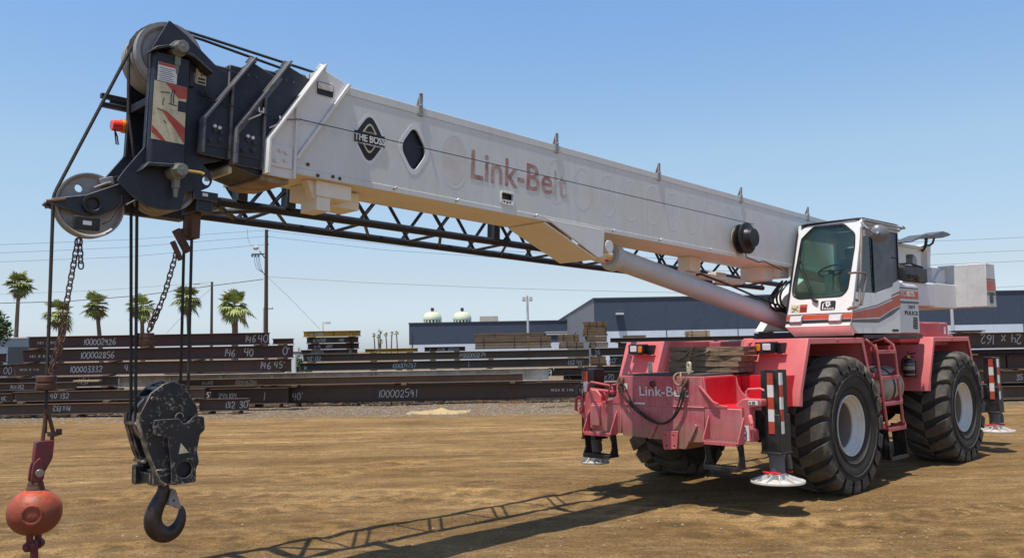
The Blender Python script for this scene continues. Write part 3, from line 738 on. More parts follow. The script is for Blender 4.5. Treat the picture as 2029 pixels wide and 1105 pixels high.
# boom foot frame
b = MB()
sp = [(-.9, 2.18), (-1.6, 2.75), (-2.6, 3.2), (-2.9, 3.74), (-3.98, 3.70), (-4.9, 3.70), (-5.20, 3.78), (-5.42, 3.76), (-5.26, 2.92), (-4.72, 2.90), (-4.4, 2.20)]
hl1 = rounded([(-4.24, 3.375), (-4.60, 3.39), (-4.60, 3.545), (-4.25, 3.525)], .03); hl2 = rounded([(-4.90, 3.32), (-5.20, 3.30), (-5.21, 3.64), (-4.93, 3.62)], .03)
b.py(sp, .40, .55, [hl1, hl2]); b.py(sp, -.55, -.40, [hl1, hl2])
b.span((-5.3, -.4, 2.95), (-5.2, .4, 3.7)); b.span((-4.5, -.4, 2.2), (-4.3, .4, 2.95))
b.span((-5.25, .54, 3.655), (-3.9, .60, 3.70))
uf = b.build('boom_foot_frame', P['white'], crane, bevel=.012)
b = MB(); b.cyl((-4.55, -.58, 3.42), (-4.55, .58, 3.42), .10, n=20); b.cyl((-4.98, -.4, 3.46), (-4.98, .39, 3.46), .07, n=16); b.build('foot_pin', P['grey'], uf)
b = MB(); b.lathe([(0, -.05), (.2, -.05), (.24, 0), (.2, .05), (0, .05)], (-4.72, .2, 3.66), (0, 1, 0), 24); b.build('winch_drum', P['grey'], uf)
# dark equipment box behind the cab
b = MB()
b.span((-3.98, .60, 2.98), (-3.05, 1.0, 3.22)); b.span((-3.8, .66, 3.22), (-3.1, .95, 3.25))
wb = b.build('equipment_box', P['black'], crane, bevel=.02)
b = MB()
for i in range(3): b.tube([(-3.15, 1.01 + .01 * i, 3.02 + .03 * i), (-3.4, 1.03, 3.04 + .03 * i), (-3.55, 1.01, 2.99 + .03 * i)], .012, 6)
b.tube([(-3.1, .9, 3.26), (-3.4, .95, 3.29), (-3.7, .92, 3.27), (-3.9, .95, 3.24)], .02, 6); b.build('hose', P['black'], wb)
b = MB(); b.span((-4.4, .45, 2.58), (-3.0, .95, 2.98)); b.build('hydraulic_cover', P['cab_shaded'], crane, bevel=.02)
# counterweight and its arm
b = MB()
b.span((-6.24, -1.36, 2.59), (-5.76, 1.36, 3.39)); cw = b.build('counterweight', P['cw'], crane, bevel=.012)
b = MB(); b.py(rect(-6.236, 2.885, -5.764, 3.07), 1.36, 1.364); b.build('red_band', P['stripe'], cw)
b = MB(); b.py(rect(-6.236, 3.085, -5.764, 3.108), 1.36, 1.364); b.py(rect(-6.236, 2.80, -5.764, 2.86), 1.36, 1.364); b.build('grey_band', P['stripe_grey'], cw)
emblem((-5.87, 1.3615, 2.655), XB, ZB, cw, .21)
b = MB()
b.span((-5.77, .0, 2.575), (-4.4, .82, 3.02)); b.span((-5.77, .1, 3.0), (-5.2, .62, 3.34)); b.py([(-4.4, 2.58), (-5.0, 2.58), (-5.77, 3.1), (-5.77, 3.34), (-5.5, 3.3), (-5.0, 2.95), (-4.4, 2.9)], .60, .66)
b.build('counterweight_arm', P['white'], crane, bevel=.015)
b = MB()
b.tube([(-5.05, .62, 2.93), (-5.02, .70, 2.95), (-5.0, .74, 2.98)], .05, 12); b.lathe([(0, -.03), (.07, -.03), (.08, 0), (.07, .03), (0, .03)], (-5.03, .72, 2.98), (0, 1, 0), 16); b.build('arm_pin', P['steel'], crane)
# dark padded deflector on a bent bracket
b = MB()
b.py([(-3.76, 3.70), (-4.05, 3.79), (-4.40, 3.87), (-4.66, 3.88), (-5.24, 3.99), (-5.50, 3.98), (-5.63, 3.955), (-5.55, 3.93), (-5.22, 3.867), (-4.6, 3.826), (-4.2, 3.78), (-3.78, 3.68)], .55, .85)
df = b.build('winch_mirror', P['stripe_grey'], crane, bevel=.02)
b = MB(); b.tube([(-4.81, .70, 3.84), (-4.90, .66, 3.78), (-4.95, .62, 3.70), (-4.90, .58, 3.62)], .028, 8); b.tube([(-5.19, .70, 3.87), (-5.16, .68, 3.78), (-5.05, .66, 3.73), (-4.95, .64, 3.73)], .02, 8); b.build('mirror_bracket', P['black'], df)
# ---------------------------------------------------------------- cab
FO, FU, FV = (.5365, 0, 0), (0, 1, 0), (-.3396, 0, 1)        # sloping front plane: point = (.5365-.3396 z, y, z)
win = [(.455, 3.53), (.626, 3.700), (1.086, 3.690), (1.262, 3.53), (1.280, 3.346), (1.246, 2.73), (1.17, 2.645), (.53, 2.640), (.429, 2.692), (.415, 2.80)]
winr = rounded(win, .045)
front = [(.365, 2.259), (1.35, 2.259), (1.35, 3.70), (1.25, 3.75), (.52, 3.735), (.40, 3.67), (.365, 3.3)]
sideO = [(-.245, 2.257), (-.735, 3.70), (-.75, 3.755), (-1.97, 3.755), (-1.93, 2.90), (-1.86, 2.112), (-.43, 2.112)]
sw = rounded([(-.76, 3.64), (-1.925, 3.64), (-1.905, 2.915), (-1.69, 2.857), (-1.686, 2.812), (-1.074, 2.69), (-.43, 2.686)], .04)
b = MB()
b.plate(FO, FU, FV, front, -.05, 0, [winr])
b.py(sideO, 1.305, 1.35, [sw])
inw = rounded([(-.80, 3.55), (-1.85, 3.55), (-1.82, 2.75), (-.52, 2.75)], .05)
b.py(sideO, .37, .41, [inw])
b.px([(.39, 2.12), (1.32, 2.12), (1.32, 3.74), (.39, 3.74)], -1.96, -1.91, [rounded(rect(.55, 2.85, 1.05, 3.50), .05)])
b.plate((-.23, 0, 2.257), (0, 1, 0), Vector((-.2, 0, -.145)).normalized(), [(.372, 0), (1.343, 0), (1.30, .245), (.41, .245)], -.04, .0)
b.span((-1.9, .40, 2.115), (-.40, 1.31, 2.15))
cab = b.build('cab', P['cab_white'], crane, bevel=.014)
b = MB()
b.pz([(-.71, .44), (-.71, 1.28), (-.76, 1.36), (-1.99, 1.36), (-1.99, .40), (-.76, .40)], 3.756, 3.766)
b.pz([(-.78, .46), (-.78, 1.26), (-.84, 1.33), (-1.95, 1.33), (-1.95, .43), (-.84, .43)], 3.766, 3.782)
b.build('roof_panel', P['black'], cab, bevel=.008)
b = MB()
b.tube([(-.76, 1.37, 3.735), (-2.03, 1.40, 3.715)], .018, 8); b.tube([(-2.0, 1.38, 3.70), (-2.03, 1.40, 3.74), (-2.06, 1.42, 3.71)], .022, 8)
b.span((-2.0, 1.34, 3.66), (-.78, 1.375, 3.69)); b.build('rain_gutter', P['grey'], cab)
b = MB(); b.plate(FO, FU, FV, winr, -.030, -.022); b.build('windshield', P['glass_front'], cab, smooth=0)
b = MB()
big = rounded([(.440, 3.545), (.618, 3.722), (1.094, 3.712), (1.28, 3.545), (1.297, 3.346), (1.262, 2.722), (1.178, 2.628), (.522, 2.622), (.413, 2.682), (.398, 2.80)], .05)
b.plate(FO, FU, FV, big, -.02, .006, [winr]); b.build('window_seal', P['black'], cab, smooth=0)
b = MB(); b.py(sw, 1.325, 1.332); b.build('side_window', P['glass_dark'], cab, smooth=0)
b = MB(); b.py([(-1.06, 3.63), (-1.92, 3.63), (-1.90, 2.92), (-1.69, 2.862), (-1.686, 2.82), (-1.074, 2.70), (-1.045, 2.70)], 1.336, 1.343); b.py([(-.745, 3.64), (-.80, 3.64), (-.50, 2.69), (-.43, 2.69)], 1.336, 1.343)
b.build('sliding_pane', P['blind'], cab, smooth=0)
b = MB(); b.tube([(-1.90, 1.348, 3.245), (-1.72, 1.348, 3.25)], .009, 6); b.build('pane_latch', P['black'], cab)
b = MB(); b.tube([(-1.92, 1.352, 3.64), (-1.905, 1.352, 2.92)], .01, 6); b.build('pane_edge', P['black'], cab)
b = MB(); b.tube([(-1.04, 1.35, 3.62), (-1.04, 1.35, 2.71)], .008, 6); b.build('pane_edge', P['black'], cab)
# inside
b = MB()
b.span((-1.35, .68, 2.2), (-.95, 1.12, 2.62)); b.span((-1.45, .68, 2.55), (-1.33, 1.12, 3.25)); b.span((-1.46, .75, 3.22), (-1.38, 1.05, 3.42)); b.build('seat', P['inside'], cab, bevel=.05, seg=3)
b = MB()
b.span((-.78, .46, 2.15), (-.55, .75, 2.62)); b.span((-.70, .80, 2.15), (-.6, 1.25, 2.66)); b.build('dashboard', P['inside'], cab, bevel=.02)
b = MB(); b.plate(FO, FU, FV, [(.70, 2.655), (1.22, 2.655), (1.24, 2.72), (1.0, 2.76), (.70, 2.72)], -.20, -.10); b.cyl((-.47, .82, 2.70), (-.49, 1.02, 2.71), .03, n=10); b.build('dash_papers', P['inside_pale'], cab, bevel=.02)
b = MB()
sc = Vector((-.86, .80, 3.05)); t1 = Vector((0, 1, 0)); t2 = Vector((-.86, 0, .5)).normalized()
b.tube([sc + t1 * .19 * math.cos(a) + t2 * .19 * math.sin(a) for a in [i * math.pi / 14 for i in range(28)]], .014, 8, closed=True)
b.tube([sc - t1 * .18, sc, sc + t1 * .18], .01, 6); b.tube([sc, sc + Vector((.16, 0, -.55)), (-.66, .80, 2.3)], .045, 8); b.build('steering_wheel', P['black'], cab)
b = MB(); b.span((-.74, .77, 2.2), (-.68, .89, 2.98)); b.build('steering_column', P['inside_pale'], cab, bevel=.01)
# stripes round the cab
def front_rect(nm, m, y0, y1, z0, z1, t=.003):
    b = MB(); b.plate(FO, FU, FV, rect(y0, z0, y1, z1), 0, t); return b.build(nm, m, cab, smooth=0)
front_rect('red_stripe', P['stripe'], .366, 1.349, 2.322, 2.388)
front_rect('dark_stripe', P['decal_black'], .366, 1.349, 2.268, 2.314); front_rect('dark_stripe', P['decal_black'], .366, 1.349, 2.395, 2.404)
b = MB(); b.py([(-.262, 2.312), (-1.16, 2.342), (-1.63, 2.475), (-1.905, 2.527), (-1.918, 2.70), (-1.642, 2.642), (-1.639, 2.600), (-1.091, 2.488), (-.29, 2.398)], 1.350, 1.354); b.build('red_stripe', P['stripe'], cab, smooth=0)
b = MB(); b.py([(-.245, 2.262), (-1.123, 2.264), (-1.611, 2.383), (-1.897, 2.486), (-1.899, 2.512), (-1.62, 2.455), (-1.152, 2.322), (-.258, 2.300)], 1.350, 1.354)
b.py([(-.30, 2.408), (-1.087, 2.505), (-1.63, 2.622), (-1.634, 2.662), (-1.92, 2.722), (-1.922, 2.745), (-1.62, 2.682), (-1.618, 2.636), (-1.087, 2.522), (-.305, 2.422)], 1.350, 1.354); b.build('dark_stripe', P['stripe_grey'], cab, smooth=0)
b = MB(); b.plate((0, 1.3515, 0), XB, ZB, rect(1.58, 2.135, 1.80, 2.17), 0, .004); b.build('drain_slot', P['decal_black'], cab, smooth=0)
# lamps, badge, warning label, wiper
for y0, y1 in ((.43, .635), (1.025, 1.225)):
    b = MB(); b.plate(FO, FU, FV, rounded(rect(y0, 2.268, y1, 2.378), .03), .004, .035); lp = b.build('work_lamp', P['steel'], cab, bevel=.006)
    b = MB(); b.plate(FO, FU, FV, rounded(rect(y0 + .014, 2.28, y1 - .014, 2.366), .022), .034, .042); b.build('lens', P['lens'], lp, bevel=.006)
b = MB(); b.plate(FO, FU, FV, rounded([(.876, 2.58), (1.10, 2.58), (1.10, 2.447), (.876, 2.447)], .03), .001, .004); bd = b.build('badge', P['decal_black'], cab, smooth=0)
b = MB()
cpt = lambda c, r, a: (c[0] + r * math.cos(a), c[1] + r * math.sin(a))
cc = (.985, 2.528)
arc = [cpt(cc, .036, R(a)) for a in range(-150, 181, 22)]; arc_i = [cpt(cc, .020, R(a)) for a in range(-150, 181, 22)]
for i in range(len(arc) - 1): b.plate(FO, FU, FV, [arc[i], arc[i + 1], arc_i[i + 1], arc_i[i]], .004, .007)
for q in ([(.905, 2.46), (.922, 2.46), (.922, 2.55), (.905, 2.54)], [(.905, 2.54), (.922, 2.55), (.955, 2.568), (1.02, 2.568), (1.02, 2.557), (.96, 2.557)], [(.955, 2.53), (1.03, 2.53), (1.03, 2.518), (.955, 2.518)]): b.plate(FO, FU, FV, q, .004, .007)
b.build('badge_symbol', P['decal_white'], bd, smooth=0)
fv = Vector(FV)
lettering('PULICE', Vector(FO) + Vector((0, .935, 0)) + fv * 2.453 + Vector((1, 0, .34)).normalized() * .0045, FU, FV, .026, P['decal_white'], bd, w=.145, bold=.02)
front_rect('warning_label', P['cream'], .42, .56, 2.428, 2.545, .002)
wl = front_rect('danger_label', P['decal_red'], .56, .675, 2.428, 2.545, .002)
b = MB()
for i in range(4): b.plate(FO, FU, FV, rect(.57, 2.44 + i * .018, .665, 2.448 + i * .018), .002, .004)
b.tube([Vector(FO) + Vector((.006, p[0], 0)) + fv * p[1] for p in ((.45, 2.44), (.49, 2.47), (.505, 2.50), (.53, 2.52))], .004, 5); b.tube([Vector(FO) + Vector((.006, p[0], 0)) + fv * p[1] for p in ((.435, 2.50), (.49, 2.485), (.54, 2.455))], .004, 5)
b.build('label_print', P['decal_black'], wl, smooth=0)
FN = Vector((1, 0, .3396)).normalized()
fp = lambda y, z, d=.02: Vector(FO) + Vector((0, y, 0)) + fv * z + FN * d
b = MB()
b.tube([fp(.475, 3.20, .03), fp(.47, 3.12, .03), fp(.76, 2.62, .035)], .010, 6); b.tube([fp(.50, 3.19, .03), fp(.785, 2.62, .035)], .010, 6)
b.tube([fp(.46, 3.55, .018), fp(.468, 3.30, .02), fp(.49, 3.16, .03)], .008, 6)
b.tube([fp(.76, 2.62, .035), fp(.79, 2.585, .03), fp(.84, 2.565, .03)], .022, 8); b.build('wiper', P['black'], cab)
b = MB(); b.tube([fp(.38, 3.66, .02), fp(.375, 3.2, .02), fp(.372, 2.7, .02), fp(.37, 2.45, .02)], .014, 6); b.build('door_seal', P['black'], cab)
b = MB()
b.tube([(-.56, 1.42, 3.60), (-.20, 1.50, 2.52), (-.10, 1.50, 2.46), (.0, 1.46, 2.452)][:3] + [(-.14, 1.36, 2.44)], .020, 8)
b.tube([(-.20, 1.36, 2.94), (-.20, 1.50, 2.94), (-.36, 1.52, 2.94), (-.40, 1.52, 2.88), (-.22, 1.52, 2.50), (-.14, 1.38, 2.46)], .016, 8)
b.build('handrail', P['rail'], cab)
b = MB(); b.tube([(-.40, 1.355, 2.58), (-.50, 1.37, 2.56)], .012, 6); b.build('door_handle', P['black'], cab)
b = MB(); b.tube([(-.60, 1.40, 3.68), (-.56, 1.50, 3.58), (-.64, 1.54, 3.52), (-.76, 1.56, 3.51)], .014, 6)
b.span((-.72, 1.45, 3.47), (-.52, 1.48, 3.56))
mi = b.build('mirror_arm', P['grey'], cab)
b = MB(); b.lathe([(0, -.05), (.06, -.045), (.11, -.02), (.125, .0), (.12, .01), (0, .012)], (-.76, 1.58, 3.51), (-.80, -.60, .05), 28); b.build('mirror', P['chrome'], mi)
b = MB(); b.lathe([(.0, -.06), (.05, -.055), (.108, -.024), (.13, .0), (.126, .004), (.10, -.02), (0, -.05)], (-.755, 1.585, 3.51), (-.80, -.60, .05), 28); b.build('mirror_back', P['mirror_back'], mi)
b = MB(); b.cyl((-.72, 1.60, 3.515), (-.66, 1.60, 3.52), .02, n=10); b.build('mirror_clamp', P['chrome'], mi)
# hoses at the boom foot beside the cab
b = MB()
def sp_(rp, k=6):
    out = []
    for i in range(len(rp) - 1):
        p0, p1, p2, p3 = [Vector(rp[max(0, min(len(rp) - 1, i + q))]) for q in (-1, 0, 1, 2)]
        for j in range(k):
            t = j / k; out.append(.5 * ((2 * p1) + (p2 - p0) * t + (2 * p0 - 5 * p1 + 4 * p2 - p3) * t * t + (3 * p1 - p0 - 3 * p2 + p3) * t ** 3))
    return out + [Vector(rp[-1])]
for i in range(4):
    y = .33 - .045 * i
    b.tube(sp_([(-.62 + .04 * i, y, 2.92), (-.34 + .05 * i, y + .02, 2.86 - .04 * i), (-.22 + .03 * i, y - .02, 2.70 - .03 * i), (-.30, y - .04, 2.55 - .02 * i), (-.52, y, 2.46), (-.85, y, 2.34)]), .017, 8)
b.build('hose_bundle', P['black'], crane)

# ---------------------------------------------------------------- boom base section (boom axes)
def dia(cx_, cz_, hw, hh, r=.06): return rounded([(cx_, cz_ + hh), (cx_ + hw, cz_), (cx_, cz_ - hh), (cx_ - hw, cz_)], r, 6)
HW, BT, S0, S1 = .30, .877, -4.4, 7.80
hole = dia(6.523, .450, .165, .235, .10)
sq = rounded(rect(5.222, .105, 5.382, .215), .02)
top = rounded(rect(7.455, .722, 7.612, .838), .02)
b = MB()
b.py([(S0, .055), (S1, .055), (S1, .55), (7.58, .80), (S0, .80)], .278, .30, [hole, sq, top][:2])
b.py([(S0, .055), (S1, .055), (S1, .80), (S0, .80)], -.30, -.278)
for sy in (1, -1):
    b.span((S0, .286 * sy, .0), (S1, .304 * sy, .055)); b.span((S0, .286 * sy, .80), (7.36, .304 * sy, BT))
b.span((S0, -.286, BT - .02), (7.36, .286, BT))
base = b.build('boom_base_section', P['white_streak'], crane, bevel=.004, M=BOOM)
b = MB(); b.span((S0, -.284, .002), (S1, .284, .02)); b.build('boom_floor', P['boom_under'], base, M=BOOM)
# collar plates at the front of the section
def collar(par, m, me, y, s_f, s_b, n_top, n_k, n_bot, ds, tt, thick=.03, hole_=None):
    """slanted collar: front edge from (s_b,n_top) down to (s_f,n_k) then (s_f,n_bot); plate ds deep"""
    s_v = s_f - ds
    n_v = n_k + (n_top - n_k) * ds / (s_f - s_b)
    for sy in (1, -1):
        b = MB()
        pts = [(s_b, n_top - .02), (s_b - ds, n_top - .10), (s_v, n_k - .11), (s_v, n_bot), (s_f, n_bot), (s_f, n_k)]
        ya, yb = sorted((y * sy, (y + thick) * sy))
        b.py(pts, ya, yb, [hole_] if hole_ else [])
        pl = b.build('collar_plate', m, par, bevel=.006, M=BOOM)
        b = MB()
        ya, yb = sorted((y * sy, (y + thick + .075) * sy))
        e = .022
        b.py([(s_b, n_top), (s_f, n_k), (s_f, n_bot), (s_f - e, n_bot), (s_f - e, n_k - .006), (s_b - e, n_top)], ya, yb)
        yc, yd = sorted((y * sy, (y + thick + .028) * sy))
        b.py([(s_b - ds, n_top - .10), (s_v, n_k - .11), (s_v - e * 1.6, n_k - .11), (s_b - ds - e * 1.6, n_top - .10)], yc, yd)
        b.py([(s_v + .012, n_v - .02), (s_v + .012, n_bot), (s_v - .012, n_bot), (s_v - .012, n_v - .04)], yc, yd)
        b.build('collar_flange', me, pl, bevel=.004, M=BOOM)
        b = MB()      # adjuster pad at the foot with bolts
        yc, yd = sorted(((y + thick) * sy, (y + thick + .012) * sy))
        b.py(rect(s_v + .02, n_bot + .08, s_f - .03, n_k - .02), yc, yd)
        for q in ((.30, .62), (.52, .66), (.33, .40), (.66, .34)):
            b.cyl((s_v + ds * q[0], (y + thick + .012) * sy, n_bot + (n_k - n_bot) * q[1] + .03), (s_v + ds * q[0], (y + thick + .03) * sy, n_bot + (n_k - n_bot) * q[1] + .03), .017, n=8)
        b.build('adjuster_pad', m, pl, bevel=.003, M=BOOM)
        if m is not P['white'] and sy > 0:
            for q in ((.34, .66), (.50, .68)):
                b = MB(); b.cyl((s_v + ds * q[0] + .01, y + thick + .012, n_bot + (n_k - n_bot) * q[1] + .055), (s_v + ds * q[0] + .01, y + thick + .03, n_bot + (n_k - n_bot) * q[1] + .055), .014, n=10); b.build('bolt_cap', P['decal_white'], pl, M=BOOM)
    b = MB()
    b.plate((0, 0, 0), YB, Vector((s_b - s_f, 0, n_top - n_k)).normalized(), [(0, 0)] * 0 + rect(-y - .02, 0, y + .02, .02), 0, .02) if False else None
    b.span((s_b - .05, -y, n_top - .07), (s_b - .02, y, n_top - .01))
    b.plate((s_b - .02, 0, n_top - .03), YB, ZB, [(y - .02, 0), (y + .05, 0), (y + .05, .02), (y - .01, .06), (y - .09, .03)], -.02, .02)
    b.build('collar_top', me, par, bevel=.004, M=BOOM)
bh = rounded(rect(7.448, .722, 7.612, .838), .02)
collar(base, P['white'], P['white'], .304, 8.068, 7.57, .985, .227, -.062, .268, 0)
b = MB(); b.py(rounded(rect(7.440, .714, 7.620, .846), .028), .332, .342, [bh]); b.build('access_hole_rim', P['white'], base, bevel=.003, M=BOOM)
b = MB(); b.py(bh, .300, .3375); b.py(rounded(rect(5.228, .112, 5.376, .21), .02), .262, .268); b.build('access_hole_shade', P['decal_black'], base, M=BOOM, smooth=0)  # black inserts paint the shade inside the access holes
b = MB()
for s_ in (7.50, 7.57): b.cyl((s_, .337, .80), (s_, .352, .80), .02, n=10)
b.span((7.455, .338, .775), (7.605, .346, .832)); b.build('hinge_plate', P['white'], base, bevel=.003, M=BOOM)
b = MB(); b.py(rounded(rect(5.208, .092, 5.396, .228), .028), .300, .312, [sq]); b.py(rounded(rect(5.222, .100, 5.382, .145), .01), .300, .309, [circle((5.26, .122), .013, 8), circle((5.30, .117), .015, 8), circle((5.345, .122), .013, 8)]); b.build('access_hole_rim', P['white'], base, bevel=.003, M=BOOM)
# pale ring round the open hole, ghost rings over the plated ones
def ring(cx_, m, t=.0025, k=1.0, w_=.025, cz_=.45):
    b = MB(); b.py(circle((cx_, cz_), .165 * k, 36, .25 * k), .3005, .3005 + t, [circle((cx_, cz_), (.165 - w_) * k, 36, (.25 - w_ * 1.3) * k)])
    return b.build('welded_ring', m, base, M=BOOM, smooth=0)
b = MB(); b.py(dia(6.523, .45, .215, .295, .12), .300, .3025, [hole]); b.build('hole_ring', P['ghost3'], base, M=BOOM, smooth=0)
b = MB(); b.py(dia(7.03, .448, .205, .285, .12), .300, .3018); b.build('badge_ring', P['ghost3'], base, M=BOOM, smooth=0)
for s_, kz in ((4.56, .47), (4.12, .45), (3.68, .45), (3.25, .45), (2.82, .46), (2.40, .44), (1.98, .45), (1.55, .45), (1.12, .45), (.30, .45), (-.12, .45)):
    ring(s_, P['ghost'] if int(s_ * 10) % 2 else P['ghost3'], cz_=kz, w_=.014, t=.0003, k=(.9, 1.0, .95)[int(abs(s_) * 7) % 3])
b = MB(); b.py(circle((6.02, .43), .155, 36, .235), .300, .3004); b.build('faded_emblem', P['ghost2'], base, M=BOOM, smooth=0)
ring(6.02, P['ghost'], cz_=.43, t=.0003, k=1.12, w_=.02)
# the black diamond badge
b = MB(); b.py(dia(7.03, .448, .172, .242, .10), .302, .3045); bdg = b.build('diamond_badge', P['decal_black'], base, M=BOOM, smooth=0)
b = MB(); b.py(dia(7.03, .452, .108, .165, .07), .3045, .3065, [dia(7.03, .452, .092, .143, .062)]); b.build('badge_outline', P['cream'], bdg, M=BOOM, smooth=0)
b = MB(); b.py(rect(6.865, .395, 7.195, .500), .3065, .3075); b.build('badge_band', P['decal_black'], bdg, M=BOOM, smooth=0)
lettering('THE BOSS', (7.196, .3077, .412), XB, ZB, .07, P['decal_white'], bdg, w=.335, bold=.03, M=BOOM)
lettering('Patented Design', (7.09, .3077, .494), XB, ZB, .018, P['cream'], bdg, w=.13, M=BOOM)
lettering('THE CRANE BOOM WITH OPEN SECTIONS', (7.18, .3077, .384), XB, ZB, .014, P['decal_white'], bdg, w=.30, M=BOOM)
# faded maker's name, the last letters nearly gone
lettering('Link-', (5.806, .3008, .292), XB, ZB, .297, P['letter_faded'], base, w=.755, bold=.012, M=BOOM)
lettering('Be', (5.020, .3008, .300), XB, ZB, .292, P['letter_faded'], base, w=.40, bold=.010, M=BOOM)
lettering('lt', (4.600, .3008, .300), XB, ZB, .292, P['letter_ghost'], base, w=.21, bold=.004, M=BOOM)
# sheet metal hooks along the top edge
for s_ in (6.465, 4.568, 2.697, .795, -1.13):
    b = MB()
    b.plate((s_, 0, 0), XB, ZB, [(-.022, .785), (.022, .785), (.022, .99), (-.022, .99)], .300, .312) if False else b.span((s_ - .022, .306, .785), (s_ + .022, .318, .985))
    b.box((s_ - .0, .285, .935), (.040, .012, .16), (-.42, 0, 0)); b.span((s_ - .03, .306, .785), (s_ + .03, .316, .835)); b.cyl((s_, .314, .885), (s_, .335, .885), .014, n=8)
    b.build('cable_hook', P['grey'], base, bevel=.003, M=BOOM)
# cable reel
b = MB(); b.lathe([(0, -.02), (.10, -.02), (.10, .02), (.19, .03), (.19, .05), (.10, .055), (.10, .10), (0, .10)], (.90, .30, .255), (0, 1, 0), 36)
b.build('cable_reel', P['cream'], base, M=BOOM, bevel=.003)
b = MB(); b.lathe([(.10, .055), (.205, .05), (.20, .075), (.13, .10), (.13, .14), (.215, .15), (.215, .175), (.15, .19), (.13, .25), (.125, .275), (0, .29)], (.90, .30, .255), (0, 1, 0), 36); b.build('reel_drum', P['black'], base, M=BOOM)
b = MB(); b.tube([(.90, .42, .06), (.7, .33, .02), (.35, .31, -.01), (.2, .306, .02), (-.3, .306, -.06)], .008, 6); b.build('reel_cable', P['black'], base, M=BOOM)
# fittings under the boom
b = MB()
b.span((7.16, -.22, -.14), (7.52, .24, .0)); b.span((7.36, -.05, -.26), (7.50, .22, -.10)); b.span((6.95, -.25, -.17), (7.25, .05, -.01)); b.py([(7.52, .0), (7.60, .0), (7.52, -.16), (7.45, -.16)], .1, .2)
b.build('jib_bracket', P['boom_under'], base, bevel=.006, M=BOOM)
b = MB()
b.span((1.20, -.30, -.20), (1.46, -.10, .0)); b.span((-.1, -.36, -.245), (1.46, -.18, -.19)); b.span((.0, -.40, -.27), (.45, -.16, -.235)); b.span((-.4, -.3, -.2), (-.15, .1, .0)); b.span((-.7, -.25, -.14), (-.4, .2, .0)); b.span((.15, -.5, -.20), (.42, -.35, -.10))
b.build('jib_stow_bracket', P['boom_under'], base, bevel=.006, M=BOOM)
for sy in (1, -1):
    b = MB(); ya, yb = sorted((.285 * sy, .31 * sy))
    b.py([(4.72, .03), (3.74, .03), (3.77, -.29), (3.86, -.31)], ya, yb); b.build('lift_bracket', P['white'], base, bevel=.006, M=BOOM)
b = MB()
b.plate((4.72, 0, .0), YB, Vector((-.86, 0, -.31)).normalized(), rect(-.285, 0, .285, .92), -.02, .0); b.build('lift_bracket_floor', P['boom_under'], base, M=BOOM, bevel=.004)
for s_ in (6.75, 6.0, 4.9, 3.6, 2.7, 1.6): b = MB(); b.tube([(s_, .304, .03), (s_, .33, .035), (s_ - .02, .335, .05)], .008, 6); b.build('cable_clip', P['steel'], base, M=BOOM)
for s_, n_ in ((7.40, .035), (7.33, .03), (7.65, .10), (7.55, .02)): b = MB(); b.cyl((s_, .304, n_), (s_, .312, n_), .016, n=8); b.build('bolt', P['rust'], base, M=BOOM)
b = MB(); b.span((-1.2, -.16, .84), (7.0, -.13, .885)); b.build('hose_guide', P['white'], base, M=BOOM)
# lift cylinder
b = MB()
b.cyl((3.24, 0, 3.075), (-1.25, 0, 2.27), .135, .140, n=32); b.lathe([(.10, .02), (.155, .02), (.165, .0), (.165, -.08), (.15, -.10), (.10, -.10)], (3.27, 0, 3.08), (4.49, 0, .805), 32)
lc = b.build('lift_cylinder', P['cylinder_white'], crane, bevel=.004)
b = MB(); b.cyl((3.2, 0, 3.07), (3.52, 0, 3.125), .10, n=28); b.build('cylinder_rod', P['chrome'], lc)
b = MB(); b.cyl((3.45, 0, 3.11), (3.72, 0, 3.155), .115, n=24); b.cyl((3.66, -.31, 3.15), (3.66, .31, 3.15), .075, n=20); b.build('rod_eye', P['white'], lc, bevel=.006)
b = MB(); b.tube([(1.6, .10, 2.93), (1.5, .11, 2.94), (.9, .12, 2.83), (.0, .13, 2.64), (-.3, .2, 2.56)], .016, 8); b.build('cylinder_hose', P['black'], lc)

# ---------------------------------------------------------------- inner telescopic sections
NV, NE = P['navy'], P['navy_edge']
def section(hw, n0, n1, s0, s1):
    b = MB(); b.span((s0, -hw, n0), (s1, hw, n1)); b.span((s0, -hw - .004, n1 - .06), (s1, hw + .004, n1 + .004)); return b.build('boom_inner_section', NV, crane, bevel=.01, M=BOOM)
sec2 = section(.255, .05, .845, 4.0, 8.08)
collar(sec2, NV, NE, .268, 8.335, 7.888, .940, .266, -.02, .262, 0)
sec3 = section(.23, .08, .815, 6.0, 8.36)
collar(sec3, NV, NE, .243, 8.600, 8.194, .895, .293, .02, .25, 0)
sec4 = section(.205, .11, .79, 7.0, 8.75)
for sec, s_, n_, y in ((sec2, 7.858, .735, .285), (sec3, 8.185, .70, .26)):
    b = MB(); b.py(rounded(rect(s_ - .10, n_ - .075, s_ + .10, n_ + .075), .025), y - .012, y + .005, [rounded(rect(s_ - .08, n_ - .055, s_ + .08, n_ + .03), .02)])
    for q in (-.04, .03): b.cyl((s_ + q, y, n_ + .05), (s_ + q, y + .02, n_ + .05), .012, n=8)
    b.build('access_hole_rim', NE, sec, bevel=.004, M=BOOM)
    b = MB(); b.py(rect(s_ - .08, n_ - .055, s_ + .08, n_ + .03), y - .02, y - .009); b.build('access_hole_shade', P['decal_black'], sec, M=BOOM)  # black plate painting the dark of the hole inside the rim
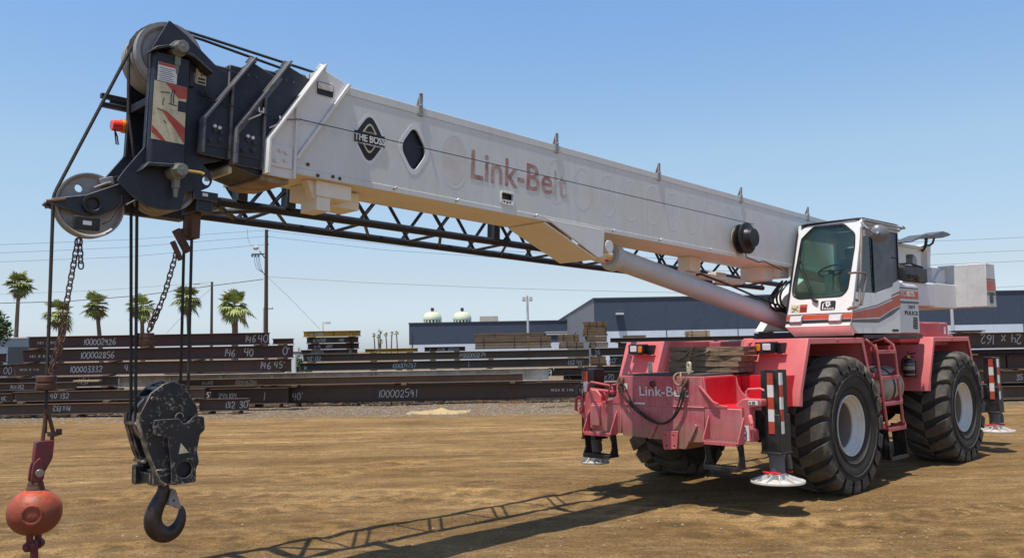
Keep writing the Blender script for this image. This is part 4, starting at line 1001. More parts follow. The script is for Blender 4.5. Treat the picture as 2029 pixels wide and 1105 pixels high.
for s_, n_, y in ((8.135, .43, .36), (7.945, .40, .36), (7.785, .42, .36)):
    b = MB(); b.tube([(s_ + .08, y - .05, n_ - .06), (s_, y, n_ - .01), (s_ - .01, y, n_ + .02)], .007, 6)
    b.tube([(s_ + .015, y, n_ + .045), (s_ + .012, y, n_ + .01), (s_ - .008, y, n_), (s_ - .025, y, n_ + .012), (s_ - .025, y, n_ + .05)], .007, 6)
    b.build('cable_guide', P['decal_white'], crane, M=BOOM)

# ---------------------------------------------------------------- boom head
plate_pts = [(8.865, 1.041), (8.84, 1.03), (8.72, .96), (8.429, .752), (8.36, .752), (8.36, .02), (8.535, -.04), (8.46, -.11), (8.445, -.17), (8.47, -.22), (8.56, -.27), (8.66, -.28), (8.685, -.43), (8.82, -.45), (8.95, -.44), (9.06, -.38), (9.175, -.28), (9.13, -.20), (8.99, .01), (8.985, .775)]
b = MB()
b.py(rounded(plate_pts, .02, 2), .195, .220, [circle((8.495, -.17), .035, 14)])
b.py(rounded(plate_pts, .02, 2), -.220, -.195, [circle((8.495, -.17), .035, 14)])
b.span((8.38, -.2, .12), (8.60, .2, .74)); b.span((8.62, -.2, .36), (8.97, .2, .42)); b.span((8.6, -.19, -.06), (8.7, .19, .3))
b.span((8.975, -.215, .0), (8.99, -.175, .76)); b.span((8.945, .175, .0), (8.99, .21, .76))
head = b.build('boom_head', NV, crane, bevel=.006, M=BOOM)
b = MB()     # channel column on the near side that carries the hazard panel
b.pz(rounded([(8.985, .215), (8.985, .30), (8.705, .30), (8.705, .215)], .03), -.13, .735)
b.py([(9.02, .735), (8.99, .765), (8.90, .80), (8.70, .775), (8.55, .68), (8.54, .665), (8.70, .755), (8.90, .782), (8.98, .748), (9.02, .722)], .215, .345)
b.py([(9.05, -.20), (9.0, -.13), (8.72, -.10), (8.72, -.12), (9.0, -.155)], .215, .34)
col_ = b.build('head_column', NV, head, bevel=.004, M=BOOM)
YH = .3005
b = MB(); b.py([(8.978, .512), (8.728, .512), (8.728, .312), (8.725, .063), (8.978, .060)], .3005, .3025); hz = b.build('hazard_panel', P['cream'], head, M=BOOM, smooth=0)
b = MB()
for q in ([(8.893, .510), (8.728, .510), (8.723, .422), (8.789, .411)], [(8.915, .300), (8.87, .290), (8.727, .195), (8.727, .068), (8.80, .164), (8.86, .23)], [(8.978, .165), (8.94, .134), (8.866, .062), (8.905, .062), (8.978, .11)]): b.py(q, .3027, .3042)
b.build('hazard_stripe', P['decal_red'], hz, M=BOOM, smooth=0)
b = MB(); b.py(rect(8.725, .312, 8.79, .396), .3027, .3042); b.build('panel_patch', NV, hz, M=BOOM, smooth=0)
b = MB()
for q in (((8.835, .47), (8.845, .36)), ((8.82, .47), (8.825, .36)), ((8.86, .355), (8.80, .35)), ((8.90, .39), (8.905, .33)), ((8.93, .43), (8.86, .44)), ((8.945, .30), (8.90, .29)), ((8.89, .22), (8.87, .20))):
    b.tube([(q[0][0], .3045, q[0][1]), ((q[0][0] + q[1][0]) / 2 + .006, .3045, (q[0][1] + q[1][1]) / 2), (q[1][0], .3045, q[1][1])], .0035, 4)
b.build('panel_scratch', P['decal_black'], hz, M=BOOM)
b = MB(); b.py(rect(8.958, .518, 8.81, .662), .3005, .3025); wp = b.build('warning_plate', P['decal_white'], head, M=BOOM, smooth=0)
b = MB(); b.py(rect(8.956, .640, 8.812, .660), .3027, .304); b.build('plate_header', P['decal_red'], wp, M=BOOM, smooth=0)
b = MB()
for i in range(7): b.py(rect(8.948 - .01 * (i % 2), .528 + .015 * i, 8.83 + .012 * (i % 3), .532 + .015 * i), .3027, .304)
b.build('plate_print', P['stripe_grey'], wp, M=BOOM, smooth=0)
b = MB(); b.py(rect(8.63, .592, 8.545, .742), .2205, .2225); wp2 = b.build('danger_sign', P['cream'], head, M=BOOM, smooth=0)
b = MB(); b.py(rect(8.628, .722, 8.547, .740), .2227, .224); b.build('sign_header', mat('sign_green', (.16, .27, .09), .6), wp2, M=BOOM, smooth=0)
b = MB()
b.tube([(8.612, .224, .715), (8.60, .224, .695), (8.585, .224, .68), (8.557, .224, .672)], .004, 4); b.tube([(8.615, .224, .695), (8.598, .224, .697), (8.60, .224, .715)], .003, 4); b.tube([(8.585, .224, .68), (8.585, .224, .655)], .003, 4); b.py(rect(8.612, .600, 8.552, .618), .2227, .224); b.py(rect(8.612, .628, 8.552, .645), .2227, .224)
b.build('sign_print', P['decal_black'], wp2, M=BOOM, smooth=0)
b = MB(); b.span((8.632, .22, .585), (8.665, .25, .665)); b.build('junction_box', P['grey'], head, M=BOOM, bevel=.005)
b = MB(); b.span((8.645, .22, .55), (8.69, .25, .66)); b.tube([(8.60, .25, .53), (8.57, .26, .50), (8.55, .26, .52), (8.60, .27, .56)], .008, 6); b.tube([(8.56, .24, .51), (8.50, .26, .49)], .012, 6); b.build('head_wiring', P['black'], head, M=BOOM)
# sheaves
def sheave(name, c, r, w_, par, m=None, hole_=False):
    b = MB(); h = w_ / 2
    if hole_:
        b.plate((0, c[1], 0), (-1, 0, 0), (0, 0, 1), circle((-c[0], c[2]), r * .95, 48), -h * .35, h * .35, [circle((-c[0] - .03 * 0 + .6 * r * math.cos(a), c[2] + .6 * r * math.sin(a)), .03, 16) for a in (2.17, 2.17 + 2.09, 2.17 + 4.19)])
        b.lathe([(r * .86, h * .3), (r * .95, h), (r, h), (r, h * .8), (r * .93, 0), (r, -h * .8), (r, -h), (r * .95, -h), (r * .86, -h * .3)], c, (0, 1, 0), 56)
    else:
        b.lathe([(.0, h * .5), (r * .30, h * .5), (r * .35, h * .2), (r * .78, h * .25), (r * .88, h), (r, h), (r * 1.0, h * .75), (r * .93, 0), (r, -h * .75), (r, -h), (r * .88, -h), (r * .78, -h * .25), (r * .35, -h * .2), (r * .3, -h * .5), (0, -h * .5)], c, (0, 1, 0), 56)
    return b.build(name, m or P['grey'], par, M=BOOM, smooth=30)
for y in (.145, .06, -.05, -.14): sheave('top_sheave', (8.82, y, .775), .265 if y > 0 else .25, .07, head)
for y in (.135, .045, -.045, -.135): sheave('lower_sheave', (8.755, y, -.235), .205, .075, head, P['grey'])
def big_pin(s_, n_, y):
    b = MB(); b.cyl((s_, y - .1, n_), (s_, y + .03, n_), .062, n=24); b.cyl((s_, y + .03, n_), (s_, y + .10, n_), .055, .048, n=8); b.cyl((s_, y + .10, n_), (s_, y + .104, n_), .012, n=8)
    p_ = b.build('head_pin', P['palegreen'], head, bevel=.006, M=BOOM)
    b = MB(); b.span((s_ - .022, y - .05, n_ - .13), (s_ + .022, y + .015, n_ - .05)); b.cyl((s_, y - .01, n_ - .20), (s_, y - .01, n_ - .13), .014, .022, n=10); b.build('pin_keeper', P['palegreen'], p_, bevel=.004, M=BOOM)
big_pin(8.813, .798, .30); big_pin(8.765, -.155, .30)
b = MB(); b.tube([(8.72, .36, -.15), (8.60, .33, -.14), (8.57, .34, -.15)], .012, 6); b.build('grease_fitting', P['brass'], head, M=BOOM)
b = MB()      # dark bracket and warning beacon on the far side
b.span((8.95, -.30, .39), (9.16, -.26, .43)); b.span((8.95, -.30, .46), (9.17, -.26, .50)); b.span((8.95, -.29, .40), (9.10, -.27, .49)); b.build('cable_bracket', NV, head, M=BOOM, bevel=.004)
b = MB(); b.cyl((8.94, -.25, .268), (9.01, -.25, .258), .055, n=18); bc = b.build('beacon_base', P['amber'], head, bevel=.004, M=BOOM)
b = MB(); b.cyl((9.01, -.25, .258), (9.085, -.25, .25), .046, .042, n=18); b.build('beacon_lens', P['beacon'], bc, bevel=.006, M=BOOM)
b = MB(); b.tube([(9.06, -.24, .22), (9.055, -.23, .16), (9.045, -.23, .10), (9.03, -.23, .10), (9.04, -.24, .17), (9.06, -.24, .21)], .006, 5); b.build('beacon_cord', P['black'], bc, M=BOOM)
# auxiliary single-line arm
aux = [(9.585, -.485), (9.565, -.455), (9.341, -.395), (9.134, -.285), (8.90, -.15), (8.76, -.07), (8.67, -.098), (8.70, -.21), (8.80, -.26), (9.072, -.44), (9.22, -.529), (9.30, -.545), (9.42, -.53), (9.55, -.50)]
b = MB()
b.py(aux, .06, .095); b.py(aux, -.095, -.06)
b.py([(9.10, -.28), (8.80, -.10), (8.70, -.12), (8.72, -.2), (8.82, -.25), (9.06, -.42)], -.06, .06)
b.py([(9.06, -.255), (8.80, -.105), (8.80, -.12), (9.06, -.27)], .095, .125)
b.py([(9.06, -.425), (8.82, -.255), (8.82, -.27), (9.06, -.44)], .095, .125)
arm = b.build('auxiliary_arm', NV, head, bevel=.005, M=BOOM)
sheave('auxiliary_sheave', (9.288, 0, -.46), .242, .085, head, hole_=True)
b = MB(); b.lathe([(.045, .03), (.07, .03), (.07, .0), (.045, .0)], (9.298, .095, -.462), (0, 1, 0), 24); b.lathe([(.0, .012), (.04, .012), (.045, .03), (.052, .035)], (9.298, .095, -.462), (0, 1, 0), 24); b.build('sheave_pin', P['black'], arm, M=BOOM)
b = MB(); b.span((9.245, .10, -.660), (9.425, .14, -.565)); jb = b.build('switch_box', P['black'], arm, bevel=.006, M=BOOM)
b = MB(); b.py(rect(9.365, -.625, 9.305, -.595), .1405, .1425); b.build('switch_label', P['decal_white'], jb, M=BOOM, smooth=0)
b = MB(); b.box((9.19, .03, -.265), (.10, .06, .06), (0, .35, 0)); b.tube([(9.28, .06, -.33), (9.20, .07, -.285), (9.16, .06, -.27)], .01, 6); b.build('limit_switch', P['grey'], arm, bevel=.005, M=BOOM)
b = MB()
b.tube([(9.16, .05, -.235), (9.12, .05, -.215), (9.07, .06, -.235), (9.02, .08, -.25), (8.98, .1, -.2)], .006, 6)
b.tube([(9.09, .10, -.36), (9.09, .105, -.42), (9.14, .11, -.50), (9.17, .11, -.56), (9.22, .12, -.60)], .008, 6)
b.tube([(9.075 + .015 * math.cos(t), .07 + .015 * math.sin(t), -.29) for t in [i * .5 for i in range(13)]], .006, 5)
cable = []
for i in range(150):
    t = i / 149; a = t * 34 * 2 * math.pi
    p0 = Vector((9.05, .13, -.215)).lerp(Vector((8.94, .22, -.10)), min(1, t * 1.0)); cable.append(p0 + Vector((.010 * math.cos(a), 0, .012 * math.sin(a))))
b.tube(cable, .0035, 5)
b.build('coiled_cable', P['black'], arm, M=BOOM)
b = MB(); b.tube([(9.585, .08, -.485), (9.61, .08, -.50), (9.60, .07, -.53), (9.56, .06, -.52)], .005, 5); b.tube([(9.60, .08, -.48), (9.54, .10, -.47), (9.48, .10, -.45)], .012, 6); b.build('rope_guard_pin', P['rust'], arm, M=BOOM)
# bracket under the rear of the head that hangs the chain
b = MB(); b.span((8.40, .205, -.33), (8.60, .235, -.26)); b.span((8.43, -.05, -.42), (8.56, .21, -.30)); b.build('trip_bracket', NV, head, bevel=.004, M=BOOM)
b = MB(); b.py(rect(8.53, -.30, 8.485, -.275), .2355, .2375); b.build('bracket_label', P['decal_white'], head, M=BOOM, smooth=0)
b = MB(); b.span((8.48, -.06, -.62), (8.55, .12, -.35)); b.build('rusty_hanger', P['rust'], head, bevel=.004, M=BOOM)
# warm coloured pads under the collars
b = MB(); b.span((8.3, -.2, -.08), (8.33, .24, .06)); b.build('wear_pad', P['cream'], crane, M=BOOM)
b = MB(); b.py([(8.07, -.06), (7.82, -.06), (7.82, -.10), (8.0, -.115), (8.07, -.10)], -.30, .30); b.build('collar_floor', P['under_shaded'], base, M=BOOM, bevel=.004)
b = MB(); b.py([(8.34, -.02), (8.02, -.09), (8.02, .06), (8.34, .06)], -.27, .27); b.build('collar_floor', NV, sec2, M=BOOM, bevel=.004)
# ---------------------------------------------------------------- lattice jib stowed along the far side
def jib():
    b = MB()
    s0, s1 = -2.4, 8.0
    cen = lambda s: -1.05 + .03 * 0
    def w_(s): return .33 * (1 if s > 2.2 else .55 + .45 * (s - s0) / (2.2 - s0))
    def lo(s): return -.13 + .009 * (8 - s)
    def hi(s): return lo(s) + .56 * (1 if s > 2.2 else .45 + .55 * (s - s0) / (2.2 - s0))
    P4 = lambda s: [Vector((s, -1.05 + w_(s), lo(s))), Vector((s, -1.05 - w_(s), lo(s) - .03)), Vector((s, -1.05 - w_(s), hi(s))), Vector((s, -1.05 + w_(s), hi(s)))]
    cuts = [s0 + (s1 - s0) * i / 26 for i in range(27)]
    for k in range(4): b.tube([P4(s)[k] for s in cuts], .042 if k < 2 else .036, 10)
    N = 10
    for i in range(N):
        a = 7.9 - i * 1.02; m_ = a - .51; e = a - 1.02
        for k1, k2 in ((0, 3), (1, 2)):
            b.tube([P4(m_ - .07)[k1], P4(a - .12)[k2]], .020, 6); b.tube([P4(m_ + .07)[k1], P4(e + .12)[k2]], .020, 6)
        b.tube([P4(m_)[0], P4(m_)[1]], .018, 6); b.tube([P4(m_)[0], P4(e)[1]], .018, 6); b.tube([P4(m_)[3], P4(e)[2]], .018, 6)
    jb = b.build('lattice_jib', P['navy'], crane, M=BOOM, smooth=40)
    b = MB()
    b.span((8.0, -1.46, -.24), (8.78, -1.30, -.12)); b.span((8.0, -.80, -.20), (8.60, -.66, -.08)); b.box((8.4, -1.05, -.17), (.10, .70, .07)); b.span((7.95, -1.42, -.20), (8.05, -.68, -.1))
    b.tube([(8.0, -.72, -.14), (7.5, -1.36, -.14)], .03, 8); b.tube([(8.0, -1.36, -.16), (7.5, -.72, -.14)], .03, 8)
    b.build('jib_foot', NV, jb, M=BOOM, bevel=.006)
    for s_, arm_ in ((7.75, 0), (7.25, 1), (4.55, 1)):
        b = MB(); b.span((s_ - .05, -.78, -.10), (s_ + .05, -.66, .5))
        if arm_: b.span((s_ - .05, -.662, .3), (s_ + .05, -.25, .4))
        b.build('jib_hanger', NV, jb, M=BOOM, bevel=.006)
    b = MB(); b.span((.2, -.75, .2), (.3, -.25, .3)); b.build('jib_hanger', NV, jb, M=BOOM, bevel=.006)
jib()
# ---------------------------------------------------------------- wire ropes
def bp(s, y, n): return BOOM @ Vector((s, y, n))
b = MB()
for y in (.10, .03):
    pts = [bp(-4.9, y * .6, .62), bp(-4.4, y, .893), bp(6.9, y, .893), bp(7.5, y, 1.0 if y > .05 else .96), bp(8.5, y, 1.035)]
    pts += [bp(8.82 + .268 * math.cos(a), y, .775 + .268 * math.sin(a)) for a in [R(t) for t in (96, 80, 60, 40, 20, 5)]]
    if y > .05: pts += [bp(9.288 + .246 * math.cos(a), 0, -.46 + .246 * math.sin(a)) for a in [R(t) for t in (25, 12, 0, -8)]] + [Vector((9.56, 0, 1.45))]
    else: pts += [bp(9.06, y, .3), bp(8.98, y, -.10), bp(8.96, y, -.25), Vector((8.945, y, 1.5))]
    b.tube(pts, .0125, 8)
yr = [(-.085, 8.955), (.085, 8.955)]
for y in (-.06,): b.tube([bp(8.96, y, -.2), Vector((8.97, y, 3.05)), Vector((8.945, y, 1.5))], .0125, 8)
for y, dx in ((-.05, 0), (.07, -.01)): b.tube([bp(8.55, y, -.2), Vector((8.553 + dx, y, 3.05)), Vector((8.572 + dx, y, 1.5))], .0125, 8)
b.build('wire_rope', P['rope'], crane)
b = MB()
b.tube([bp(.9, .56, .44), bp(7.785, .366, .455), bp(7.95, .366, .415), bp(8.13, .366, .43), bp(8.60, .27, .47)], .0045, 5)
b.build('signal_cable', P['black'], crane)
# ================================================================== THINGS ON AND UNDER THE CRANE
CRM = Matrix.Translation(CR_LOC) @ Matrix.Rotation(CR_RZ, 4, 'Z')
def cthing(name, label, cat, base, group=None):
    t = thing(name, label, cat, CRM @ Vector(base), CR_RZ, group); return t, Matrix.Translation(-Vector(base))
# ---- main hook block
hb, T = cthing('hook_block', 'heavy black chipped hook block hanging from four ropes under the boom tip', 'hook block', (8.74, 0, .56))
side = [(8.945, 1.555), (8.87, 1.70), (8.775, 1.765), (8.70, 1.785), (8.635, 1.755), (8.58, 1.69), (8.505, 1.575), (8.495, 1.45), (8.53, 1.12), (8.54, 1.01), (8.73, 1.01), (8.80, 1.02), (8.955, 1.49)]
hs = [circle((8.66, 1.075), .042, 16)]
b = MB()
for sy in (1, -1):
    ya, yb = sorted((.10 * sy, .125 * sy)); b.py(side, ya, yb)
b.span((8.60, -.1, 1.02), (8.86, .1, 1.10)); b.span((8.70, -.1, 1.70), (8.76, .1, 1.76)); b.span((8.80, -.1, 1.18), (8.84, .1, 1.20))
b.cyl((8.62, -.13, 1.735), (8.62, .13, 1.735), .022, n=10); b.cyl((8.80, -.13, 1.725), (8.80, .13, 1.725), .022, n=10); b.cyl((8.565, -.12, 1.66), (8.565, .14, 1.66), .014, n=8); b.cyl((8.86, -.12, 1.66), (8.86, .14, 1.66), .014, n=8)
b.build('side_plate', P['block'], hb, bevel=.008, M=T)
cheek = rounded([(8.86, 1.50), (8.665, 1.50), (8.64, 1.455), (8.60, 1.46), (8.545, 1.515), (8.47, 1.50), (8.462, 1.395), (8.50, 1.37), (8.525, 1.24), (8.505, 1.15), (8.53, 1.11), (8.53, 1.005), (8.72, 1.0), (8.725, 1.16), (8.755, 1.37), (8.86, 1.385)], .02, 3)
for sy in (1, -1):
    b = MB(); ya, yb = sorted((.125 * sy, .165 * sy)); b.py(cheek, ya, yb, [circle((8.625, 1.108), .063, 24)])
    ck = b.build('cheek_weight', P['block'], hb, bevel=.007, M=T)
    b = MB(); ya, yb = sorted((.126 * sy, .128 * sy)); b.py(circle((8.625, 1.108), .066, 20), ya, yb); b.build('pin_recess', P['decal_black'], ck, M=T)
    if sy > 0:
        b = MB(); b.py([(8.652, 1.312), (8.59, 1.236), (8.668, 1.231)], .1655, .167); b.build('triangle_decal', P['cream'], ck, M=T, smooth=0)
        b = MB(); b.tube([(8.66 + .03 * math.cos(a), .15, 1.51 + .03 * math.sin(a)) for a in [R(x) for x in range(-10, 200, 20)]], .005, 6); b.build('lifting_eye', P['block_edge'], ck, M=T)
for y in (-.125, .125):
    b = MB()
    b.tube([(8.955, y, 1.555), (8.962, y, 1.49), (8.90, y, 1.27), (8.80, y, 1.04), (8.75, y, 1.0)], .017, 4)
    b.build('guard_bar', P['block_edge'], hb, bevel=.003, M=T)
b = MB(); b.cyl((8.955, -.14, 1.475), (8.955, .135, 1.475), .015, n=10); b.build('rope_guard', P['block_edge'], hb, M=T)
b = MB(); b.cyl((8.90, -.1, 1.19), (8.90, .1, 1.19), .012, n=8); b.build('rope_guard', P['block_edge'], hb, M=T)
b = MB(); b.span((8.70, .02, 1.005), (8.85, .13, 1.13)); b.span((8.72, -.16, 1.0), (8.90, -.10, 1.15)); b.build('foot_casting', P['block'], hb, bevel=.012, M=T)
for y in (-.06, .0, .06):
    b = MB(); r_ = .187
    b.lathe([(0, .02), (r_ * .5, .02), (r_ * .85, .01), (r_ + .006, .027), (r_ + .006, .02), (r_ - .012, 0), (r_ + .006, -.02), (r_ + .006, -.027), (r_ * .85, -.01), (r_ * .5, -.02), (0, -.02)], (8.757, y, 1.50), (0, 1, 0), 44); b.build('sheave', P['rust'] if y else P['grey'], hb, M=T)
b = MB()      # hook: round section swept along its curve
b.cyl((8.715, 0, .97), (8.715, 0, 1.03), .052, n=18)
path = [(8.712, 1.0, .047), (8.712, .95, .047), (8.735, .89, .056), (8.775, .82, .066), (8.800, .745, .072), (8.785, .672, .076), (8.735, .622, .074), (8.675, .605, .068), (8.618, .628, .058), (8.582, .68, .048), (8.567, .735, .038), (8.568, .785, .026), (8.578, .815, .010)]
b.tube([(p[0], 0, p[1]) for p in path], [p[2] for p in path], 16, flat=.72)
hk = b.build('hook', P['hook'], hb, M=T, smooth=60)
m_ = hk.modifiers.new('smooth', 'SUBSURF'); m_.levels = 1; m_.render_levels = 2
b = MB(); b.py(rounded([(8.665, .955), (8.635, .95), (8.588, .80), (8.61, .795), (8.645, .83), (8.69, .83), (8.685, .88)], .01), -.04, .04, [circle((8.65, .865), .010, 10)]); b.cyl((8.645, -.05, .92), (8.645, .05, .92), .013, n=10); b.build('safety_latch', P['grey'], hk, M=T, bevel=.003)
# ---- headache ball
ball, T = cthing('headache_ball', 'round orange red overhaul ball hanging on the single rope at far left', 'crane ball', (9.615, 0, .45))
b = MB(); pr = []
for i in range(25):
    a = R(-84 + i * 7); pr.append((.176 * max(0, math.cos(a)) ** .86, .910 + .158 * math.sin(a)))
b.lathe(pr + [(.0, pr[-1][1])], (9.615, 0, 0), (0, 0, 1), 48); b.lathe([(0, pr[0][1]), pr[0]], (9.615, 0, 0), (0, 0, 1), 48)
bl = b.build('ball', P['ball'], ball, M=T, smooth=60)
b = MB()
d_ = Vector((.36, .93, 0)).normalized(); u_ = Vector((-d_.y, d_.x, 0)); cz_ = Vector((9.615, 0, .915)) + d_ * .158
b.lathe([(0, .012), (.052, .012), (.056, .022), (.066, .022), (.07, .0), (.06, -.02)], cz_, d_, 28); b.build('cast_boss', P['ball'], bl, M=T)
b = MB()
for i in range(3):
    a = R(90 + 120 * i); b.cyl(cz_ + d_ * .012 + (u_ * math.cos(a) + ZB * math.sin(a)) * .018, cz_ + d_ * .017 + (u_ * math.cos(a) + ZB * math.sin(a)) * .018, .016, n=3)
b.build('boss_relief', P['ball'], bl, M=T)
b = MB(); b.cyl((9.615, 0, 1.045), (9.612, 0, 1.115), .055, .05, n=20); b.lathe([(.058, 0), (.058, .03), (.045, .05), (.045, .08)], (9.613, 0, 1.05), (0, 0, 1), 20); b.build('swivel_neck', P['rust'], ball, M=T, bevel=.004)
b = MB()
b.py(rounded([(9.655, 1.12), (9.575, 1.12), (9.565, 1.19), (9.575, 1.25), (9.60, 1.29), (9.64, 1.25), (9.65, 1.19)], .02), .022, .045); b.py(rounded([(9.655, 1.12), (9.575, 1.12), (9.565, 1.19), (9.575, 1.25), (9.60, 1.29), (9.64, 1.25), (9.65, 1.19)], .02), -.045, -.022)
b.py(rounded([(9.62, 1.17), (9.57, 1.17), (9.515, 1.27), (9.505, 1.40), (9.625, 1.40), (9.635, 1.28)], .02), -.032, .032)
b.build('wedge_socket', P['socket'], ball, M=T, bevel=.006)
b = MB(); b.cyl((9.605, -.055, 1.18), (9.605, .065, 1.18), .028, n=16); b.build('socket_pin', P['steel'], ball, M=T, bevel=.003)
b = MB(); b.tube([(9.575, 0, 1.40), (9.565, 0, 1.50), (9.56, 0, 1.62)], .014, 8); b.tube([(9.515, 0, 1.38), (9.51, 0, 1.46), (9.535, 0, 1.56), (9.555, 0, 1.62)], .014, 8)
b.box((9.515, 0, 1.44), (.05, .05, .03)); b.cyl((9.50, 0, 1.43), (9.45, 0, 1.44), .010, n=8); b.box((9.47, 0, 1.455), (.035, .03, .035)); b.build('rope_clip', P['rust'], ball, M=T)
b = MB()
for q in (-.05, .05):
    b.box((9.615 + q * .72, q * .7, .715), (.035, .035, .13), (0, 0, .75)); b.cyl((9.615 + q * 1.2, q * 1.15, .685), (9.615 + q * .6, q * .55, .685), .034, n=12)
b.cyl((9.615 - .075, -.07, .685), (9.615 + .075, .07, .685), .02, n=10)
b.build('shackle', P['socket'], ball, M=T, bevel=.004)
b = MB()
b.tube([(9.615, 0, .72), (9.612, 0, .66), (9.61, 0, .60), (9.64, .0, .55), (9.635, 0, .49), (9.60, 0, .46), (9.565, 0, .49), (9.56, 0, .54)], [.022, .026, .026, .03, .034, .032, .025, .01], 10); b.build('ball_hook', P['socket'], ball, M=T, smooth=60)
# ---- anti two-block weights on chains
def chain(path, pitch=.043, r=.0058, name='chain', par=None, T=None):
    b = MB(); pts = [Vector(p) for p in path]; seg = [(pts[i + 1] - pts[i]).length for i in range(len(pts) - 1)]; L = sum(seg); n = int(L / pitch)
    def P_(d):
        for i, s in enumerate(seg):
            if d <= s or i == len(seg) - 1: return pts[i].lerp(pts[i + 1], d / s), (pts[i + 1] - pts[i]).normalized()
            d -= s
    for k in range(n):
        c, d = P_((k + .5) * pitch)
        side_ = d.cross(Vector((.7, -.7, .1))).normalized(); up_ = d.cross(side_).normalized()
        w_ = side_ if k % 2 else up_
        w_ = (w_ * .92 + (up_ if k % 2 else side_) * .38).normalized()
        lk = []
        for j in range(12):
            a = 2 * math.pi * j / 12
            lk.append(c + d * (math.cos(a) * .021 + (.009 if math.cos(a) > 0.01 else -.009 if math.cos(a) < -.01 else 0)) + w_ * math.sin(a) * .0165)
        b.tube(lk, r, 5, closed=True)
    return b.build(name, P['rust'], par, M=T)
w1, T = cthing('trip_weight', 'small rusty round weight on the left rope, hung by a long double chain', 'weight', (9.56, 0, 1.75))
b = MB(); b.lathe([(.018, 0), (.062, 0), (.066, .008), (.066, .040), (.058, .046), (.058, .054), (.066, .06), (.066, .092), (.06, .10), (.018, .10)], (9.56, 0, 1.755), (0, 0, 1), 24); b.build('weight', P['rust'], w1, M=T)
chain([(9.369, .0, 2.845), (9.42, 0, 2.50), (9.467, 0, 2.154), (9.545, .03, 1.86)], name='chain', par=w1, T=T); chain([(9.452, .03, 2.22), (9.49, .05, 2.05), (9.53, .04, 1.86)], name='chain', par=w1, T=T); chain([(9.366, .02, 2.845), (9.352, .03, 2.60)], name='chain', par=w1, T=T)
w2, T = cthing('trip_weight', 'small dark weight clamped round the ropes above the hook block, chained to a rusty clamp', 'weight', (8.88, 0, 2.05))
b = MB(); b.lathe([(.014, 0), (.060, 0), (.064, .01), (.064, .05), (.057, .056), (.064, .062), (.064, .10), (.014, .10)], (8.878, .02, 2.055), (0, 0, 1), 24); b.build('weight', P['rust'], w2, M=T)
chain([(8.66, .06, 2.79), (8.74, .05, 2.48), (8.80, .04, 2.30), (8.86, .03, 2.16)], name='chain', par=w2, T=T); chain([(8.81, .06, 2.33), (8.86, .06, 2.2), (8.875, .05, 2.14)], name='chain', par=w2, T=T)
b = MB(); b.box((8.62, .06, 2.88), (.055, .05, .20), (0, .52, 0)); b.box((8.575, .06, 2.95), (.10, .06, .06)); b.box((8.66, .06, 2.80), (.035, .035, .16), (0, .45, 0)); b.tube([(8.55, .06, 3.06), (8.57, .06, 2.98)], .02, 6); b.build('rope_clamp', P['rust'], w2, M=T, bevel=.004)
# ---- timber mats, rope and sling on the front deck
rows = [(-.37, .70, 1.625, .072, 'lowest rough grey timber board on the red crane front deck', .0), (-.40, .72, 1.700, .068, 'second lowest split timber board in the pile on the crane deck', .02), (-.345, .75, 1.772, .066, 'reddish brown middle timber board in the pile on the crane deck', -.015), (-.36, .79, 1.842, .060, 'second highest timber board in the pile on the crane deck', .012), (-.355, .80, 1.905, .055, 'topmost cracked grey timber board in the pile on the crane deck', -.01)]
for i, (y0, y1, z, h, lab, rz) in enumerate(rows):
    o, T = cthing('timber_board', lab, 'timber', (1.45, (y0 + y1) / 2, z), 'timber boards on the crane deck')
    b = MB(); n = 9
    rings = []
    rnd = random.Random(i)
    for k in range(n + 1):
        y = y0 + (y1 - y0) * k / n; j = lambda a=.006: rnd.uniform(-a, a)
        rings.append([b.bm.verts.new((x + j(.012) + rz * (y - .2), y + (j(.02) if k in (0, n) else 0), zz + j())) for x, zz in ((1.25, z), (1.645, z), (1.645, z + h), (1.25, z + h))])
    for A, B in zip(rings, rings[1:]):
        for k in range(4): b.bm.faces.new((A[k], A[(k + 1) % 4], B[(k + 1) % 4], B[k]))
    b.bm.faces.new(rings[0]); b.bm.faces.new(rings[-1][::-1])
    b.build('board', P['wood_y'], o, bevel=.004, M=T)
o, T = cthing('rope', 'pale tan rope draped over the timber boards and the red bumper', 'rope', (1.7, .1, 1.64))
b = MB()
rp = [(1.5, -.25, 1.80), (1.66, -.20, 1.80), (1.665, -.10, 1.84), (1.66, .02, 1.95), (1.665, .045, 1.97), (1.68, .03, 1.92), (1.69, .0, 1.80), (1.72, -.02, 1.70), (1.9, .06, 1.645), (2.15, .2, 1.64), (2.32, .30, 1.64), (2.385, .345, 1.60), (2.395, .36, 1.54), (2.40, .335, 1.492), (2.40, .28, 1.51), (2.395, .245, 1.58), (2.34, .26, 1.635), (2.2, .30, 1.64), (2.05, .30, 1.645), (1.85, .1, 1.65)]
fine = []
for i in range(len(rp) - 1):
    p0, p1, p2, p3 = [Vector(rp[max(0, min(len(rp) - 1, i + k))]) for k in (-1, 0, 1, 2)]
    for j in range(5):
        t = j / 5; fine.append(.5 * ((2 * p1) + (p2 - p0) * t + (2 * p0 - 5 * p1 + 4 * p2 - p3) * t * t + (3 * p1 - p0 - 3 * p2 + p3) * t ** 3))
b.tube(fine, .0125, 8); b.tube([(1.67, -.02, 1.87), (1.69, .06, 1.84), (1.68, .12, 1.86), (1.67, .25, 1.89), (1.65, .3, 1.92)], .010, 8); b.build('rope_strand', P['sling'], o, M=T)
o, T = cthing('cable_sling', 'black steel cable sling hanging in a loop across the red bumper', 'sling', (2.41, .05, 1.3))
